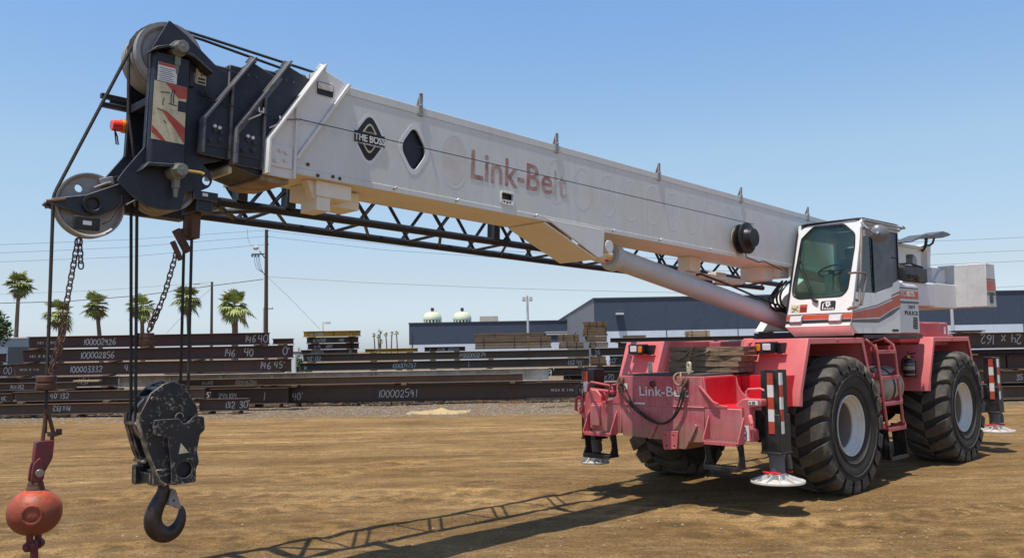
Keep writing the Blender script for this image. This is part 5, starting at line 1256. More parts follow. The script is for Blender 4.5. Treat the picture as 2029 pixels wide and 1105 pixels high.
def smooth_path(rp, k=6):
    out = []
    for i in range(len(rp) - 1):
        p0, p1, p2, p3 = [Vector(rp[max(0, min(len(rp) - 1, i + q))]) for q in (-1, 0, 1, 2)]
        for j in range(k):
            t = j / k; out.append(.5 * ((2 * p1) + (p2 - p0) * t + (2 * p0 - 5 * p1 + 4 * p2 - p3) * t * t + (3 * p1 - p0 - 3 * p2 + p3) * t ** 3))
    return out + [Vector(rp[-1])]
b = MB()
b.tube(smooth_path([(2.41, -.61, 1.54), (2.42, -.60, 1.42), (2.415, -.46, 1.24), (2.41, -.30, 1.12), (2.41, -.12, 1.03), (2.41, .05, 1.005), (2.41, .20, 1.06), (2.41, .30, 1.16), (2.415, .38, 1.30), (2.42, .405, 1.44), (2.41, .40, 1.52)]), .013, 8)
b.tube(smooth_path([(2.41, -.61, 1.50), (2.42, -.56, 1.36), (2.42, -.40, 1.23), (2.43, -.22, 1.12), (2.43, -.06, 1.035), (2.43, .08, 1.01), (2.43, .24, 1.10), (2.43, .33, 1.27), (2.43, .37, 1.38), (2.42, .40, 1.46)]), .011, 8)
b.tube(smooth_path([(2.41, -.60, 1.52), (2.42, -.52, 1.45), (2.42, -.44, 1.30), (2.42, -.40, 1.20)]), .011, 8)
b.tube([(2.415, -.30, 1.13), (2.415, -.20, 1.07)], .019, 8); b.tube([(2.42, .39, 1.34), (2.425, .41, 1.42)], .02, 8)
b.build('steel_cable', P['rope'], o, M=T)
# ---- fire extinguisher on the rear fender
o, T = cthing('fire_extinguisher', 'black fire extinguisher strapped to the sunlit red rear fender', 'fire extinguisher', (-2.60, 1.17, 1.42))
b = MB(); b.lathe([(0, 1.425), (.075, 1.425), (.085, 1.44), (.085, 1.66), (.07, 1.70), (.035, 1.725), (0, 1.725)], (-2.56, 1.17, 0), (0, 0, 1), 28)
cylb = b.build('cylinder', mat('dark_extinguisher_cover', (.03, .022, .024), .35, var=.3, c2=(.12, .02, .02), c2amt=.3, c2scale=8), o, M=T)
b = MB(); b.lathe([(.0865, 1.54), (.0865, 1.60)], (-2.56, 1.17, 0), (0, 0, 1), 28); b.lathe([(.0865, 1.46), (.0865, 1.475)], (-2.56, 1.17, 0), (0, 0, 1), 28); b.lathe([(.0865, 1.625), (.0865, 1.635)], (-2.56, 1.17, 0), (0, 0, 1), 28); b.build('label_band', P['grey'], cylb, M=T)
b = MB(); b.cyl((-2.56, 1.17, 1.72), (-2.56, 1.17, 1.77), .03, n=14); b.build('valve', P['brass'], o, M=T)
b = MB(); b.tube([(-2.56, 1.17, 1.775), (-2.54, 1.22, 1.79), (-2.52, 1.30, 1.805)], .011, 6); b.tube([(-2.56, 1.17, 1.76), (-2.53, 1.26, 1.745)], .009, 6); b.tube([(-2.56, 1.14, 1.76), (-2.54, 1.08, 1.70), (-2.52, 1.075, 1.60), (-2.52, 1.08, 1.50)], .012, 6); b.tube([(-2.56, 1.17, 1.78), (-2.56, 1.16, 1.82), (-2.56, 1.18, 1.83)], .006, 5); b.build('lever', P['black'], o, M=T)
b = MB(); b.span((-2.70, 1.09, 1.42), (-2.63, 1.25, 1.68)); b.build('wall_bracket', P['black'], o, M=T)
# ================================================================== STEEL YARD
SUPP = []      # (x0, x1, y, z_bottom, z_top) of each beam, for the timber blocks below
def beam(name, label, x0, x1, D, zb, zt, m, group, marks=(), fw=.30, tf=None, stiff=0):
    """rolled steel I-beam lying along X; D is the depth of its front flange edge"""
    o = thing(name, label, 'steel beam', ((x0 + x1) / 2, D + fw / 2, zb), 0, group)
    L = (x1 - x0) / 2; h = zt - zb; t = tf or max(.022, h * .045); tw = .008
    b = MB()
    prof = [(-fw / 2, 0), (fw / 2, 0), (fw / 2, t), (tw, t + .004), (tw, h - t - .004), (fw / 2, h - t), (fw / 2, h), (-fw / 2, h), (-fw / 2, h - t), (-tw, h - t - .004), (-tw, t + .004), (-fw / 2, t)]
    b.px(prof, -L, L)
    web = b.build('rolled_section', P[m], o, bevel=.004)
    if stiff:
        b = MB(); k = 0
        x = -L + .4
        while x < L - .2:
            b.span((x - .008, -fw / 2 + .02, t), (x + .008, -tw, h - t)); x += stiff
        b.build('web_stiffener', P[m], o)
    for s, x, z, hh, kind in marks:
        org = (x - (x0 + x1) / 2, -tw - .001, z - zb)
        if kind == 'c': chalk(s, org, (1, 0, 0), (0, 0, 1), hh, P['chalk'], o)
        elif kind == 'u': chalk(s, org, (-1, 0, 0), (0, 0, -1), hh, P['chalk'], o)
        elif kind == 's': lettering(s, org, (1, 0, 0), (0, 0, 1), hh, P['stencil'], o, bold=.03, spacing=1.4)
    SUPP.append((x0, x1, D, fw, zb, zt))
    return o
L1, L2, L3 = 'beams in the tall left stack', 'beams in the middle stack', 'beams in the right stacks'
def mk(px, D): return at(px, 700, D).x
B = beam
B('steel_beam', 'dark beam chalked 100002926 and 146 40, top of the tall left stack', -16.77, -8.44, 30, 2.28, 2.69, 'beam_maroon', L1, [('101 X RCA', mk(70, 30), 2.43, .09, 's'), ('100002926', mk(160, 30), 2.37, .20, 'c'), ('146', mk(481, 30), 2.36, .24, 'c'), ("40'", mk(509, 30), 2.36, .26, 'c')])
B('steel_beam', 'dark beam chalked 100002856 and 40, second from top of the left stack', -16.97, -7.61, 30, 1.81, 2.24, 'beam_maroon', L1, [('101 X RCA', mk(55, 30), 1.97, .09, 's'), ('100002856', mk(154, 30), 1.91, .21, 'c'), ('146', mk(440, 30), 1.89, .24, 'c'), ('40', mk(481, 30), 1.89, .26, 'c'), ("0'", mk(558, 30), 1.90, .26, 'c')])
B('steel_beam', 'dark beam chalked 100003332 and 146 45, third from top of the left stack', -17.25, -7.67, 30, 1.34, 1.77, 'beam_black', L1, [('W30 X 116', mk(35, 30), 1.52, .08, 's'), ('100003332', mk(134, 30), 1.44, .20, 'c'), ('45/', mk(243, 30), 1.44, .24, 'c'), ('146', mk(511, 30), 1.44, .24, 'c'), ("45'", mk(541, 30), 1.45, .24, 'c')])
B('steel_beam', 'short brown beam stub at the right end of the tall left stack', -8.42, -7.70, 30.4, 2.28, 2.48, 'beam_brown', L1)
B('steel_beam', 'dark beam chalked 115 under the tall left stack', -16.95, -13.56, 29.8, .96, 1.29, 'beam_black', L1, [('115/', mk(150, 29.8), 1.03, .2, 'c')])
B('steel_beam', 'long white painted girder with a chalked 6 and 89 running behind the brown beam', -15.1, 1.30, 32.5, .79, 1.24, 'beam_white', L2, [('76', mk(219, 32.5), .90, .26, 'c'), ("89'", mk(1073, 32.5), .90, .3, 'c')], stiff=1.9)
B('steel_beam', 'rusty brown beam chalked 100016266 in front of the white girder', -12.35, .33, 32.0, .80, 1.07, 'beam_tan', L2, [('14x145', mk(397, 32), .86, .12, 'c'), ('100016266', mk(463, 32), .85, .15, 'c')])
B('steel_beam', 'brown beam chalked 14x132 70 at the left edge', -18.24, -14.72, 29.3, .88, 1.13, 'beam_brown', L1, [('14x132', mk(16, 29.3), .93, .14, 'c'), ('70', mk(65, 29.3), .93, .16, 'c')])
B('steel_beam', 'brown beam chalked 40 132 near the bottom of the left stack', -16.62, -10.29, 29.0, .52, .85, 'beam_brown', L1, [("40'132", mk(97, 29), .60, .18, 'c')])
B('steel_beam', 'short dark beam end beside the 40 132 beam at the left edge', -18.04, -16.68, 29.0, .52, .80, 'beam_black', L1, [('oc', mk(0, 29), .58, .14, 'c')])
B('steel_beam', 'lowest front beam of the left stack with upside-down chalk 14x132', -18.03, -10.62, 28.7, .10, .45, 'beam_brown', L1, [('14x132', mk(140, 28.7), .38, .18, 'u')])
B('steel_beam', 'short beam lying on the gravel chalked 132 30', -10.48, -8.83, 29.0, .10, .50, 'beam_black', L1, [('132', mk(443, 29), .19, .2, 'c'), ("30'", mk(472, 29), .19, .22, 'c')])
B('steel_beam', 'dark beam chalked 5 and 24x104 behind the short 132 30 beam', -11.07, -8.22, 31.75, .14, .72, 'beam_black', L2, [("5'", mk(406, 31.7), .40, .18, 'c'), ('24x104', mk(430, 31.7), .38, .18, 'c'), ('1', mk(517, 31.7), .28, .3, 'c')])
B('steel_beam', 'big black beam chalked 100002591 lying along the gravel', -8.36, 2.49, 32.2, .12, .72, 'beam_black', L2, [("40'", mk(577, 32.2), .24, .26, 'c'), ('100002591', mk(746, 32.2), .28, .27, 'c'), ('W24 X 146', mk(1090, 32.2), .38, .1, 's')])
B('steel_beam', 'dark beam with a chalked 0 at the far left of the left stack', -18.88, -17.40, 30.3, 1.34, 1.75, 'beam_black', L1, [('00', mk(3, 30.3), 1.42, .24, 'c')])
B('steel_beam', 'dark beam end topmost of the small pile at the left edge', -18.89, -17.70, 30.3, 1.82, 2.13, 'beam_maroon', L1)
B('steel_beam', 'yellow painted girder on top of the far short stack', -8.69, -6.33, 36, 2.61, 2.85, 'beam_yellow', L2, [('100017020', mk(612, 36), 2.67, .10, 'c')], stiff=.8)
B('steel_beam', 'dark girder just below the yellow one in the far short stack', -8.56, -6.42, 36, 2.35, 2.59, 'beam_black', L2, [('10001760', mk(618, 36), 2.41, .11, 'c'), ('w14', mk(671, 36), 2.41, .11, 'c')], stiff=.7)
B('steel_beam', 'maroon girder third from top in the far short stack', -8.52, -6.40, 36, 2.10, 2.33, 'beam_maroon', L2, [('10019', mk(620, 36), 2.16, .1, 'c'), ('10017', mk(644, 36), 2.16, .1, 'c')], stiff=.7)
B('steel_beam', 'grey brown girder at the foot of the far short stack', -8.70, -6.39, 35.6, 1.90, 2.08, 'beam_grey', L2, [('100001995', mk(613, 35.6), 1.94, .1, 'c'), ('10', mk(690, 35.6), 1.94, .1, 'c')], stiff=.9)
B('steel_beam', 'long grey beam chalked 100000274, upper one of the long middle pair', -8.47, 3.05, 35, 1.60, 1.90, 'beam_grey', L2, [("42'132", mk(607, 35), 1.65, .16, 'c'), ('p00000274', mk(910, 35), 1.66, .18, 'c')])
B('steel_beam', 'long grey beam chalked 100004757, lower one of the long middle pair', -8.51, 3.01, 34.6, 1.24, 1.56, 'beam_grey', L2, [('10', mk(600, 34.6), 1.30, .12, 'c'), ('100004757', mk(775, 34.6), 1.31, .17, 'c'), ('1', mk(925, 34.6), 1.30, .2, 'c'), ("132 45'", mk(1124, 34.6), 1.30, .17, 'c')])
B('steel_beam', 'low yellow girder lying on the long middle pair', -6.21, -4.00, 36.4, 1.92, 2.08, 'beam_yellow', L2, [('10017', mk(740, 36.4), 1.96, .09, 'c')], stiff=.9)
B('steel_beam', 'short black beam chalked 7 14x90 in front of the low blue building', -3.78, -2.05, 37, 1.92, 2.11, 'beam_black', L2, [('7', mk(850, 37), 1.96, .1, 'c'), ('14x90', mk(866, 37), 1.96, .1, 'c'), ('10001945', mk(887, 37), 1.96, .1, 'c')])
B('steel_beam', 'black beam chalked 55 under the timber tower', 3.18, 6.51, 35.6, 1.63, 1.94, 'beam_black', L3, [('55', mk(1179, 35.6), 1.69, .18, 'c')])
B('steel_beam', 'black beam chalked 60 below the beam chalked 55', 3.95, 6.43, 35.6, 1.23, 1.61, 'beam_black', L3, [("60'", mk(1206, 35.6), 1.30, .22, 'c')])
B('steel_beam', 'dark beam in shade between the beams chalked 60 and cc', 2.84, 6.24, 35.0, .98, 1.21, 'beam_black', L3, [('112 10', mk(1120, 34.6), 1.05, .12, 'c')])
B('steel_beam', 'black beam chalked cc behind the left outrigger', 1.95, 6.16, 34.2, .66, 1.02, 'beam_black', L3, [('cc', mk(1119, 34.2), .74, .2, 'c'), ('x70', mk(1196, 34.2), .70, .2, 'c')])
B('steel_beam', 'black beam stencilled X 10 on the gravel behind the left outrigger', 2.58, 5.85, 32.2, .12, .68, 'beam_black', L3, [('1 X 10', mk(1147, 32.2), .36, .1, 's')])
B('steel_beam', 'long dark beam behind the crane deck, topmost of the right rear stack', 4.25, 13.9, 38, 2.17, 2.36, 'beam_black', L3)
B('steel_beam', 'dark beam under the long one behind the crane deck', 4.6, 13.6, 38.1, 1.80, 2.15, 'beam_brown', L3)
B('steel_beam', 'short dark beam end behind the cylinder foot, beside the cab', at(1505, 660, 38).x, at(1535, 660, 38).x, 38, 2.40, 2.72, 'beam_black', L3, [('10001', mk(1512, 38), 2.5, .12, 'c')])
for i, (x0, x1, D_, z0, z1, mm) in enumerate(((-19.0, -11.3, 30.0, .10, .48, 'beam_brown'), (-19.2, -13.8, 30.2, .52, .90, 'beam_black'), (-13.4, -8.8, 33.4, .80, 1.27, 'beam_black'), (-19.0, -14.8, 31.2, .95, 1.28, 'beam_brown'), (-13.2, 2.6, 33.4, .12, .74, 'beam_brown'), (-7.4, 3.2, 33.8, .90, 1.20, 'beam_black'), (14.9, 21.6, 29.6, .1, .9, 'beam_black'), (14.9, 21.6, 29.6, .95, 1.6, 'beam_black'))):
    B('steel_beam', ('brown beam glimpsed behind the lowest front beam of the left stack', 'dark beam glimpsed behind the beam chalked 40 132', 'dark beam seen through the gap under the beam chalked 100003332', 'brown beam behind the beam chalked 14x132 70', 'brown beam glimpsed just behind the big black beam chalked 100002591', 'dark beam in the gap under the beam chalked 100004757', 'lower dark beam glimpsed at the back of the right edge stack', 'upper dark beam glimpsed at the back of the right edge stack')[i], x0, x1, D_, z0, z1, mm, L1 if i < 4 else L2 if i < 6 else L3)
DR = 28.6
B('steel_beam', 'dark beam with upside-down chalk 24 x 162 at the right edge', 14.45, 21.6, DR, 1.71, 2.22, 'beam_black', L3, [('24 x 162', mk(2032, DR), 2.16, .30, 'u')])
B('steel_beam', 'thin dark beam below the 24 x 162 beam', 14.75, 21.3, DR + .1, 1.53, 1.67, 'beam_maroon', L3)
B('steel_beam', 'maroon beam with small chalk marks behind the rear outrigger', 14.5, 16.25, DR + .1, 1.02, 1.49, 'beam_maroon', L3, [('24', mk(1985, DR), 1.35, .16, 'u')])
B('steel_beam', 'maroon beam end at the right edge in line with the one behind the outrigger', 16.30, 21.5, DR + .1, 1.02, 1.49, 'beam_maroon', L3)
B('steel_beam', 'light brown beam chalked 35 at the right edge', 14.6, 21.2, DR, .57, .97, 'beam_grey', L3, [('35', mk(2015, DR), .66, .17, 'c')])
B('steel_beam', 'lowest dark beam on the ground at the right edge', 14.6, 21.2, DR - .1, .08, .47, 'beam_brown', L3)
B('steel_plate', 'flat dark plate on top of the right edge stack', 14.5, 15.5, DR, 2.25, 2.31, 'beam_black', L3, fw=.4, tf=.02)
# timber blocks between the beams and under the lowest ones
SW = sorted(SUPP, key=lambda q: q[4])
seen = set()
for (x0, x1, D, fw, zb, zt) in SUPP:
    n = max(2, min(4, int((x1 - x0) / 3) + 1))
    for i in range(n):
        x = x0 + .35 + (x1 - x0 - .7) * i / (n - 1)
        low = 0
        for (a, c, D2, f2, zb2, zt2) in SUPP:
            if a <= x <= c and abs((D2 + f2 / 2) - (D + fw / 2)) < (.75 if zt2 > zb - .2 else .4) and zt2 <= zb + .005: low = max(low, zt2)
        if zb - low < .012: continue
        if zb - low > .4 and D < 32.3: continue
        key = (round(x, 1), round(D, 1), round(zb, 2))
        if key in seen: continue
        seen.add(key)
        h = zb - low
        o = thing('timber_block', 'short timber block wedged under the stacked steel beams', 'timber block', (x, D + fw / 2, low), random.uniform(-.08, .08), 'timber blocks under the beams')
        b = MB(); b.span((-.10, -.30 - random.uniform(0, .08), 0.001), (.10, .28, h - .001)) if h < .3 else b.span((-.11, -.14, 0.001), (.11, .2, h - .001))
        b.build('block', P['wood'], o, bevel=.008)
# ---- strapped timber bundles
def bundle(label, x0, x1, D, zb, zt, rows, straps, depth=.8, m='wood', name='timber_bundle', jag=.06):
    o = thing(name, label, 'timber', ((x0 + x1) / 2, D + depth / 2, zb), 0, 'strapped timber stacks')
    b = MB(); h = (zt - zb) / rows; L = (x1 - x0) / 2; rnd = random.Random(label)
    for r_ in range(rows):
        nb = 4
        for k in range(nb):
            y0 = -depth / 2 + depth * k / nb
            b.span((-L + rnd.uniform(0, jag), y0 + rnd.uniform(0, .02), r_ * h + .003), (L - rnd.uniform(0, jag), y0 + depth / nb - .012, (r_ + 1) * h - .006))
    b.build('boards', P[m], o, bevel=.005)
    for s in straps:
        x = -L + 2 * L * s
        b = MB(); e = .006
        b.span((x - .014, -depth / 2 - e, -.0), (x + .014, -depth / 2 - .001, h * rows + e)); b.span((x - .014, -depth / 2, h * rows), (x + .014, depth / 2, h * rows + e))
        b.build('strap', P['black'], o)
    return o
def zrow(px, y0, y1, D): return at(px, y1, D).z, at(px, y0, D).z
D = 36.2
def bd(label, px0, px1, py0, py1, rows, straps, D=D, depth=.8, m='wood'):
    z0, z1 = at((px0 + px1) / 2, py1, D).z, at((px0 + px1) / 2, py0, D).z
    return bundle(label, at(px0, py0, D).x, at(px1, py0, D).x, D, z0, z1, rows, straps, depth, m)
bd('long wide strapped bundle of weathered boards on the middle beams', 940, 1093, 667, 690.5, 5, (.12, .52, .86))
bd('thin layer of loose boards lying on the long wide bundle', 938, 1080, 659.5, 666.6, 2, (.3,))
bd('lower small timber bundle left of the tall timber tower', 1109, 1157, 677.5, 690, 3, (.3, .7)); bd('upper small timber bundle left of the tall timber tower', 1106, 1148, 662, 677, 3, (.25, .75))
bd('tied bundle at the very top of the timber tower', 1157, 1205, 636.5, 648, 3, (.22, .52, .78)); bd('second bundle from the top of the timber tower', 1156.5, 1204.5, 648.5, 665, 4, (.15, .9)); bd('third bundle from the top of the timber tower', 1161, 1205, 665.5, 677, 3, ()); bd('lowest bundle of the timber tower, on the beam chalked 55', 1169, 1206, 677.5, 688.5, 3, (.3,))
bd('honey coloured timber block stack beside the beam chalked 60', 1171, 1203, 705.5, 724, 5, (.5,), 35.5)
bd('short flat board pile on the beam behind the left fender', 1236, 1281, 663.5, 668.2, 1, (), 38); bd('small pile of pale boards on the beam behind the lift cylinder', 1362, 1408, 654.5, 667.2, 3, (.2, .8), 38, m='wood_pale')
# loose boards and litter
def board(label, c, size, rz, m='wood_pale', cat='board', tilt=0):
    o = thing('loose_board', label, cat, c, rz, 'loose wood on the gravel')
    b = MB(); b.box((0, 0, size[2] / 2 + abs(tilt) * size[0] * .45), size, (0, tilt, 0)); b.build('board', P[m], o, bevel=.004); return o
p = at(172, 765, 29.2); board('pale board lying on the brown beam at left', (p.x, 29.25, 1.135), (.85, .25, .06), .03)
def ground(px, py):
    d = _f * FPX + _x * (px - CX) - _u * (py - CY); t = -CAMH / d.z; return Vector((d.x * t, d.y * t, 0))
splint = mat('red_splinter_wood', (.34, .15, .08), .85, var=.3)
P['splint'] = splint
g = ground(700, 799)
o = thing('splinter_pile', 'small heap of reddish splintered wood in front of the beam chalked 100002591', 'wood scraps', g, 0)
b = MB()
for i in range(26): b.box((random.uniform(-.5, .75), random.uniform(-.2, .2), random.uniform(.02, .12)), (random.uniform(.2, .8), random.uniform(.02, .05), .02), (random.uniform(-.3, .3), random.uniform(-.35, .35), random.uniform(-1.2, 1.2) * (1 if i % 3 == 0 else .2)))
b.build('splinters', splint, o)
g = ground(1010, 799)
o = thing('splinter_pile', 'few flat splinters of wood on the gravel right of the sawdust', 'wood scraps', g, 0)
b = MB()
for i in range(12): b.box((random.uniform(-.5, .5), random.uniform(-.2, .2), .03), (random.uniform(.2, .6), random.uniform(.03, .06), .02), (0, random.uniform(-.1, .1), random.uniform(-.5, .5)))
b.build('splinters', splint, o)
for px, py, L, rz in ((1100, 806, .9, .1), (1140, 803, .6, -.15), (1118, 794, .35, .5)):
    g = ground(px, py)
    board({1100: 'long thin grey stick on the gravel near the outrigger', 1140: 'short stick on the gravel closest to the outrigger', 1118: 'pale chip of wood on the gravel by the black beam'}[px], (g.x, g.y, 0), (L, .04, .03), rz, 'wood_pale' if px == 1118 else 'wood')
g = ground(868, 816)
o = thing('sawdust_heap', 'pale yellow heap of sawdust on the edge of the gravel', 'sawdust', g, 0)
b = MB(); n = 40
for i in range(n):
    for j in range(16):
        pass
vv = {}
for i in range(n + 1):
    for j in range(21):
        x = -1.0 + 2.0 * i / n; y = -.9 + 1.8 * j / 20
        r_ = math.hypot(x / 1.0, y / .9); nn = noise.noise((x * 2.5, y * 2.5, 3)) * .5 + noise.noise((x * 9, y * 9, 1)) * .25
        z = max(-.03, .10 * max(0, 1 - r_ * (1.05 + nn * .9)) * (1 + nn * 2.2) + .05 * nn * (r_ < 1) - .016)
        vv[i, j] = b.bm.verts.new((x, y, z))
for i in range(n):
    for j in range(20): b.bm.faces.new((vv[i, j], vv[i + 1, j], vv[i + 1, j + 1], vv[i, j + 1]))
b.build('heap', mat('sawdust', (.46, .335, .16), .95, var=.2, vscale=5, fine=.25, fscale=50, bump=.4, bscale=50), o)
# ================================================================== BUILDINGS BEYOND THE YARD
P['blue'] = mat('dark_blue_wall_paint', (.050, .068, .105), .75, streak=.0, var=.16, vscale=.25, c2=(.06, .078, .115), c2amt=.4, c2scale=.5, c2sharp=.25, fine=.12, fscale=3.0, bump=.3, bscale=2.5)
P['blue_side'] = mat('ribbed_side_wall', (.20, .215, .235), .7, var=.12, vscale=.4, stretch=(1, 1, .1), fine=.1, fscale=4)
P['white_band_shaded'] = mat('pale_wall_band', (.60, .66, .74), .75, var=.06, vscale=.3, fine=.06, fscale=3)  # white band, its colour tinted blue for the shaded wall
P['trim'] = mat('dark_parapet', (.05, .055, .065), .6, var=.1)
P['shed'] = mat('blue_grey_metal_shed', (.30, .36, .42), .55, var=.08, vscale=.5)
P['dark_open'] = mat('dark_opening', (.035, .045, .055), .8, var=.2)
P['tower_green'] = mat('pale_green_tank_paint', (.82, .83, .58), .5, var=.05, c2=(.5, .6, .45), c2amt=.3, c2scale=1.5)
P['pole'] = mat('brown_pole_wood', (.075, .048, .035), .85, var=.25, vscale=2, stretch=(3, 3, .3), bump=.4)
P['metal_pole'] = mat('pale_metal_pole', (.50, .50, .49), .5, var=.06)
P['wire'] = mat('overhead_wire', (.08, .085, .09), .6, var=.1)
bl_ = thing('warehouse', 'low dark blue warehouse with a pale band at its foot, below the two green tanks', 'building', (-4.5, 150, 0))
b = MB(); b.span((-13.4, 0, 2.92), (15.0, 24, 6.52)); b.build('wall', P['blue'], bl_)
b = MB(); b.span((-13.4, .004, 0), (15.0, 24, 2.918)); b.build('wall_base', P['white_band_shaded'], bl_)
b = MB(); b.span((-13.5, -.12, 6.52), (15.0, .4, 6.72)); b.span((-13.5, .4, 6.52), (-13.2, 24, 6.72)); b.build('parapet', P['trim'], bl_)
b = MB(); b.span((-12.95, -.1, .3), (-12.8, 0, 5.0)); b.build('downpipe', P['trim'], bl_)
b = MB(); b.span((10.0, -.25, 4.60), (15.3, -.05, 4.75)); b.span((10.2, -.2, 4.2), (15.3, -.05, 4.5)); b.build('canopy', P['metal_pole'], bl_)
b = MB(); b.span((-1.5, 8, 6.72), (1.8, 11, 7.9)); b.build('roof_box', mat('beige_vent', (.55, .47, .37), .7), bl_)
br_ = thing('warehouse', 'taller dark blue warehouse behind the crane with a pale band along its foot', 'building', (40, 100, 0))
X0 = at(1176.6, 591, 100).x - 40
b = MB(); b.span((X0, 0, 3.75), (34, 88, 7.45)); b.build('wall', P['blue'], br_)
b = MB(); b.span((X0, .004, 0), (34, 88, 3.748)); b.build('wall_base', P['white_band_shaded'], br_)
b = MB(); b.span((X0 - .02, 0.02, 0), (X0 - .003, 88, 7.45))
for i in range(60): b.span((X0 - .05, .6 + i * 1.45, 0), (X0 - .02, .75 + i * 1.45, 7.45))
b.build('side_wall', P['blue_side'], br_)
for i in range(1, 10):
    b = MB(); b.span((X0 + i * 8.2, -.03, .05), (X0 + i * 8.2 + .10, .0, 7.4)); b.build('panel_joint', P['blue'], br_)
b = MB(); b.span((X0 + 19.6, -.16, .05), (X0 + 19.78, -.01, 7.4)); b.build('downpipe', P['trim'], br_)
b = MB(); b.span((X0 - .1, -.1, 7.45), (34, .4, 7.62)); b.span((X0 - .1, .4, 7.45), (X0 + .3, 88, 7.62)); b.build('parapet', P['trim'], br_)
for px in (1227,):
    c = at(px, 622, 100); b = MB(); b.box((c.x - 40, -.35, c.z), (.9, .6, .22)); b.build('wall_lamp', P['metal_pole'], br_, bevel=.03)
b = MB()
b.span((X0 - .02 - .03, 29, 0), (X0 - .055, 31, 4.2)); b.build('side_door', P['dark_open'], br_)
b = MB(); b.tube([(X0 - .1, 50, 2.5), (X0 - .1, 50, 6.8), (X0 - 1.0, 46, 6.8)][::-1], .08, 6); b.build('roof_ladder', P['trim'], br_)
for px, lab in ((857, 'left one of two pale green domed tanks on the blue roof'), (916, 'right one of two pale green domed tanks on the blue roof')):
    D = 165; p = at(px, 640, D); k = D / FPX
    o = thing('cooling_tower', lab, 'tank', (p.x, D, 6.7), 0, 'green roof tanks')
    r = 18 * k; z0 = p.z - 6.7
    b = MB(); b.lathe([(r, z0 + .55), (r * 1.02, z0 + .62), (r * .98, z0 + 1.35), (r * .80, z0 + 1.9), (r * .45, z0 + 2.05), (r * .45, z0 + 2.2), (0, z0 + 2.2)], n=28); b.build('tank_shell', P['tower_green'], o)
    b = MB(); b.lathe([(r * .9, -.2), (r * .9, z0 + .58)], n=28); b.build('dark_louvres', P['dark_open'], o)
    b = MB()
    for i in range(16):
        a = 2 * math.pi * i / 16; b.box((r * .95 * math.cos(a), r * .95 * math.sin(a), z0 + .2), (.16, .30, .75), (0, 0, a))
    b.lathe([(r * .93, z0 - .25), (r * 1.0, z0 - .25), (r * 1.0, z0 - .02), (r * .93, z0 - .02)], n=28)
    b.build('base_frame', P['tower_green'], o)
    b = MB(); b.cyl((0, 0, z0 + 2.2), (0, 0, z0 + 2.9), .3, n=12); b.build('fan_motor', P['dark_open'], o)
# shed at the far left
p0, p1 = at(-60, 672, 88), at(57, 672, 88)
sh = thing('metal_shed', 'blue grey corrugated metal shed behind the beams at the far left', 'shed', (p0.x, 88, 0))
W_ = p1.x - p0.x
b = MB(); n = 90
op = (at(17, 690, 88).x - p0.x, at(58, 690, 88).x - p0.x)
zt = p0.z
prof_ = []
for i in range(n + 1): prof_.append((W_ * i / n, (.03 if i % 2 else -.03)))
b.pz(prof_ + [(W_, 6), (0, 6)], 0, zt); b.build('wall', P['shed'], sh, smooth=0)
b = MB(); b.span((op[0], -.1, 0), (op[1] - .1, -.035, at(30, 687, 88).z)); b.build('bay_shade', P['dark_open'], sh)  # dark slab on the wall, painted shade of the bay's inside
b = MB(); b.span((-.2, -.2, zt), (W_ + .2, 6.2, zt + .12)); b.build('roof_edge', P['metal_pole'], sh)
# light masts and street lamps
def base(px, py, D): p = at(px, py, D); return Vector((p.x, D, 0)), p.z
def lamp_post(label, px, ptop, D, kind, r=.09, m='metal_pole', dx=0.0, nm='street_lamp'):
    g, z = base(px, ptop, D)
    o = thing(nm, label, 'lamp post', g)
    k = D / FPX
    b = MB(); b.cyl((0, 0, 0), (0, 0, z), r * 1.15, r * .85, n=12); b.build('pole', P[m], o)
    if kind == 'box':
        b = MB(); b.box((-.24 * k / .035, 0, z), (6.5 * k, .5, 9 * k)); b.box((.24 * k / .035, 0, z), (6.0 * k, .5, 9 * k)); b.cyl((0, 0, z), (0, 0, z + 8 * k), r * .8, n=8); b.build('lamp_head', P['metal_pole'], o, bevel=.03)
    elif kind == 'arm':
        b = MB(); b.tube([(0, 0, z - .1), (dx * .3, 0, z + .03), (dx, 0, z)], r * .5, 8); b.build('arm', P['metal_pole'], o)
        b = MB(); b.ico((dx, 0, z - .05), .5 * k / .04, 2, 0, (7 * k / .5, 2.6 * k / .5, 2.6 * k / .5)) if False else b.box((dx, 0, z - .06), (11 * k, .4, 5 * k), None, .8); b.build('lamp_head', P['metal_pole'], o, bevel=.05)
    elif kind == 'none': pass
    return o
lamp_post('tall pale light mast with twin box lamps in front of the low blue warehouse', 1045, 592, 60, 'box', .085, nm='light_mast')
lamp_post('pale square post partly hidden under the counterweight at right', 1885, 600, 70, 'none', .13, nm='post')
lamp_post('slim street lamp with a hooded head left of the far yellow girder', 640, 638, 120, 'arm', .07, dx=.65)
lamp_post('street lamp close behind the tall wooden utility pole', 522.5, 609, 80, 'arm', .07, dx=.6)
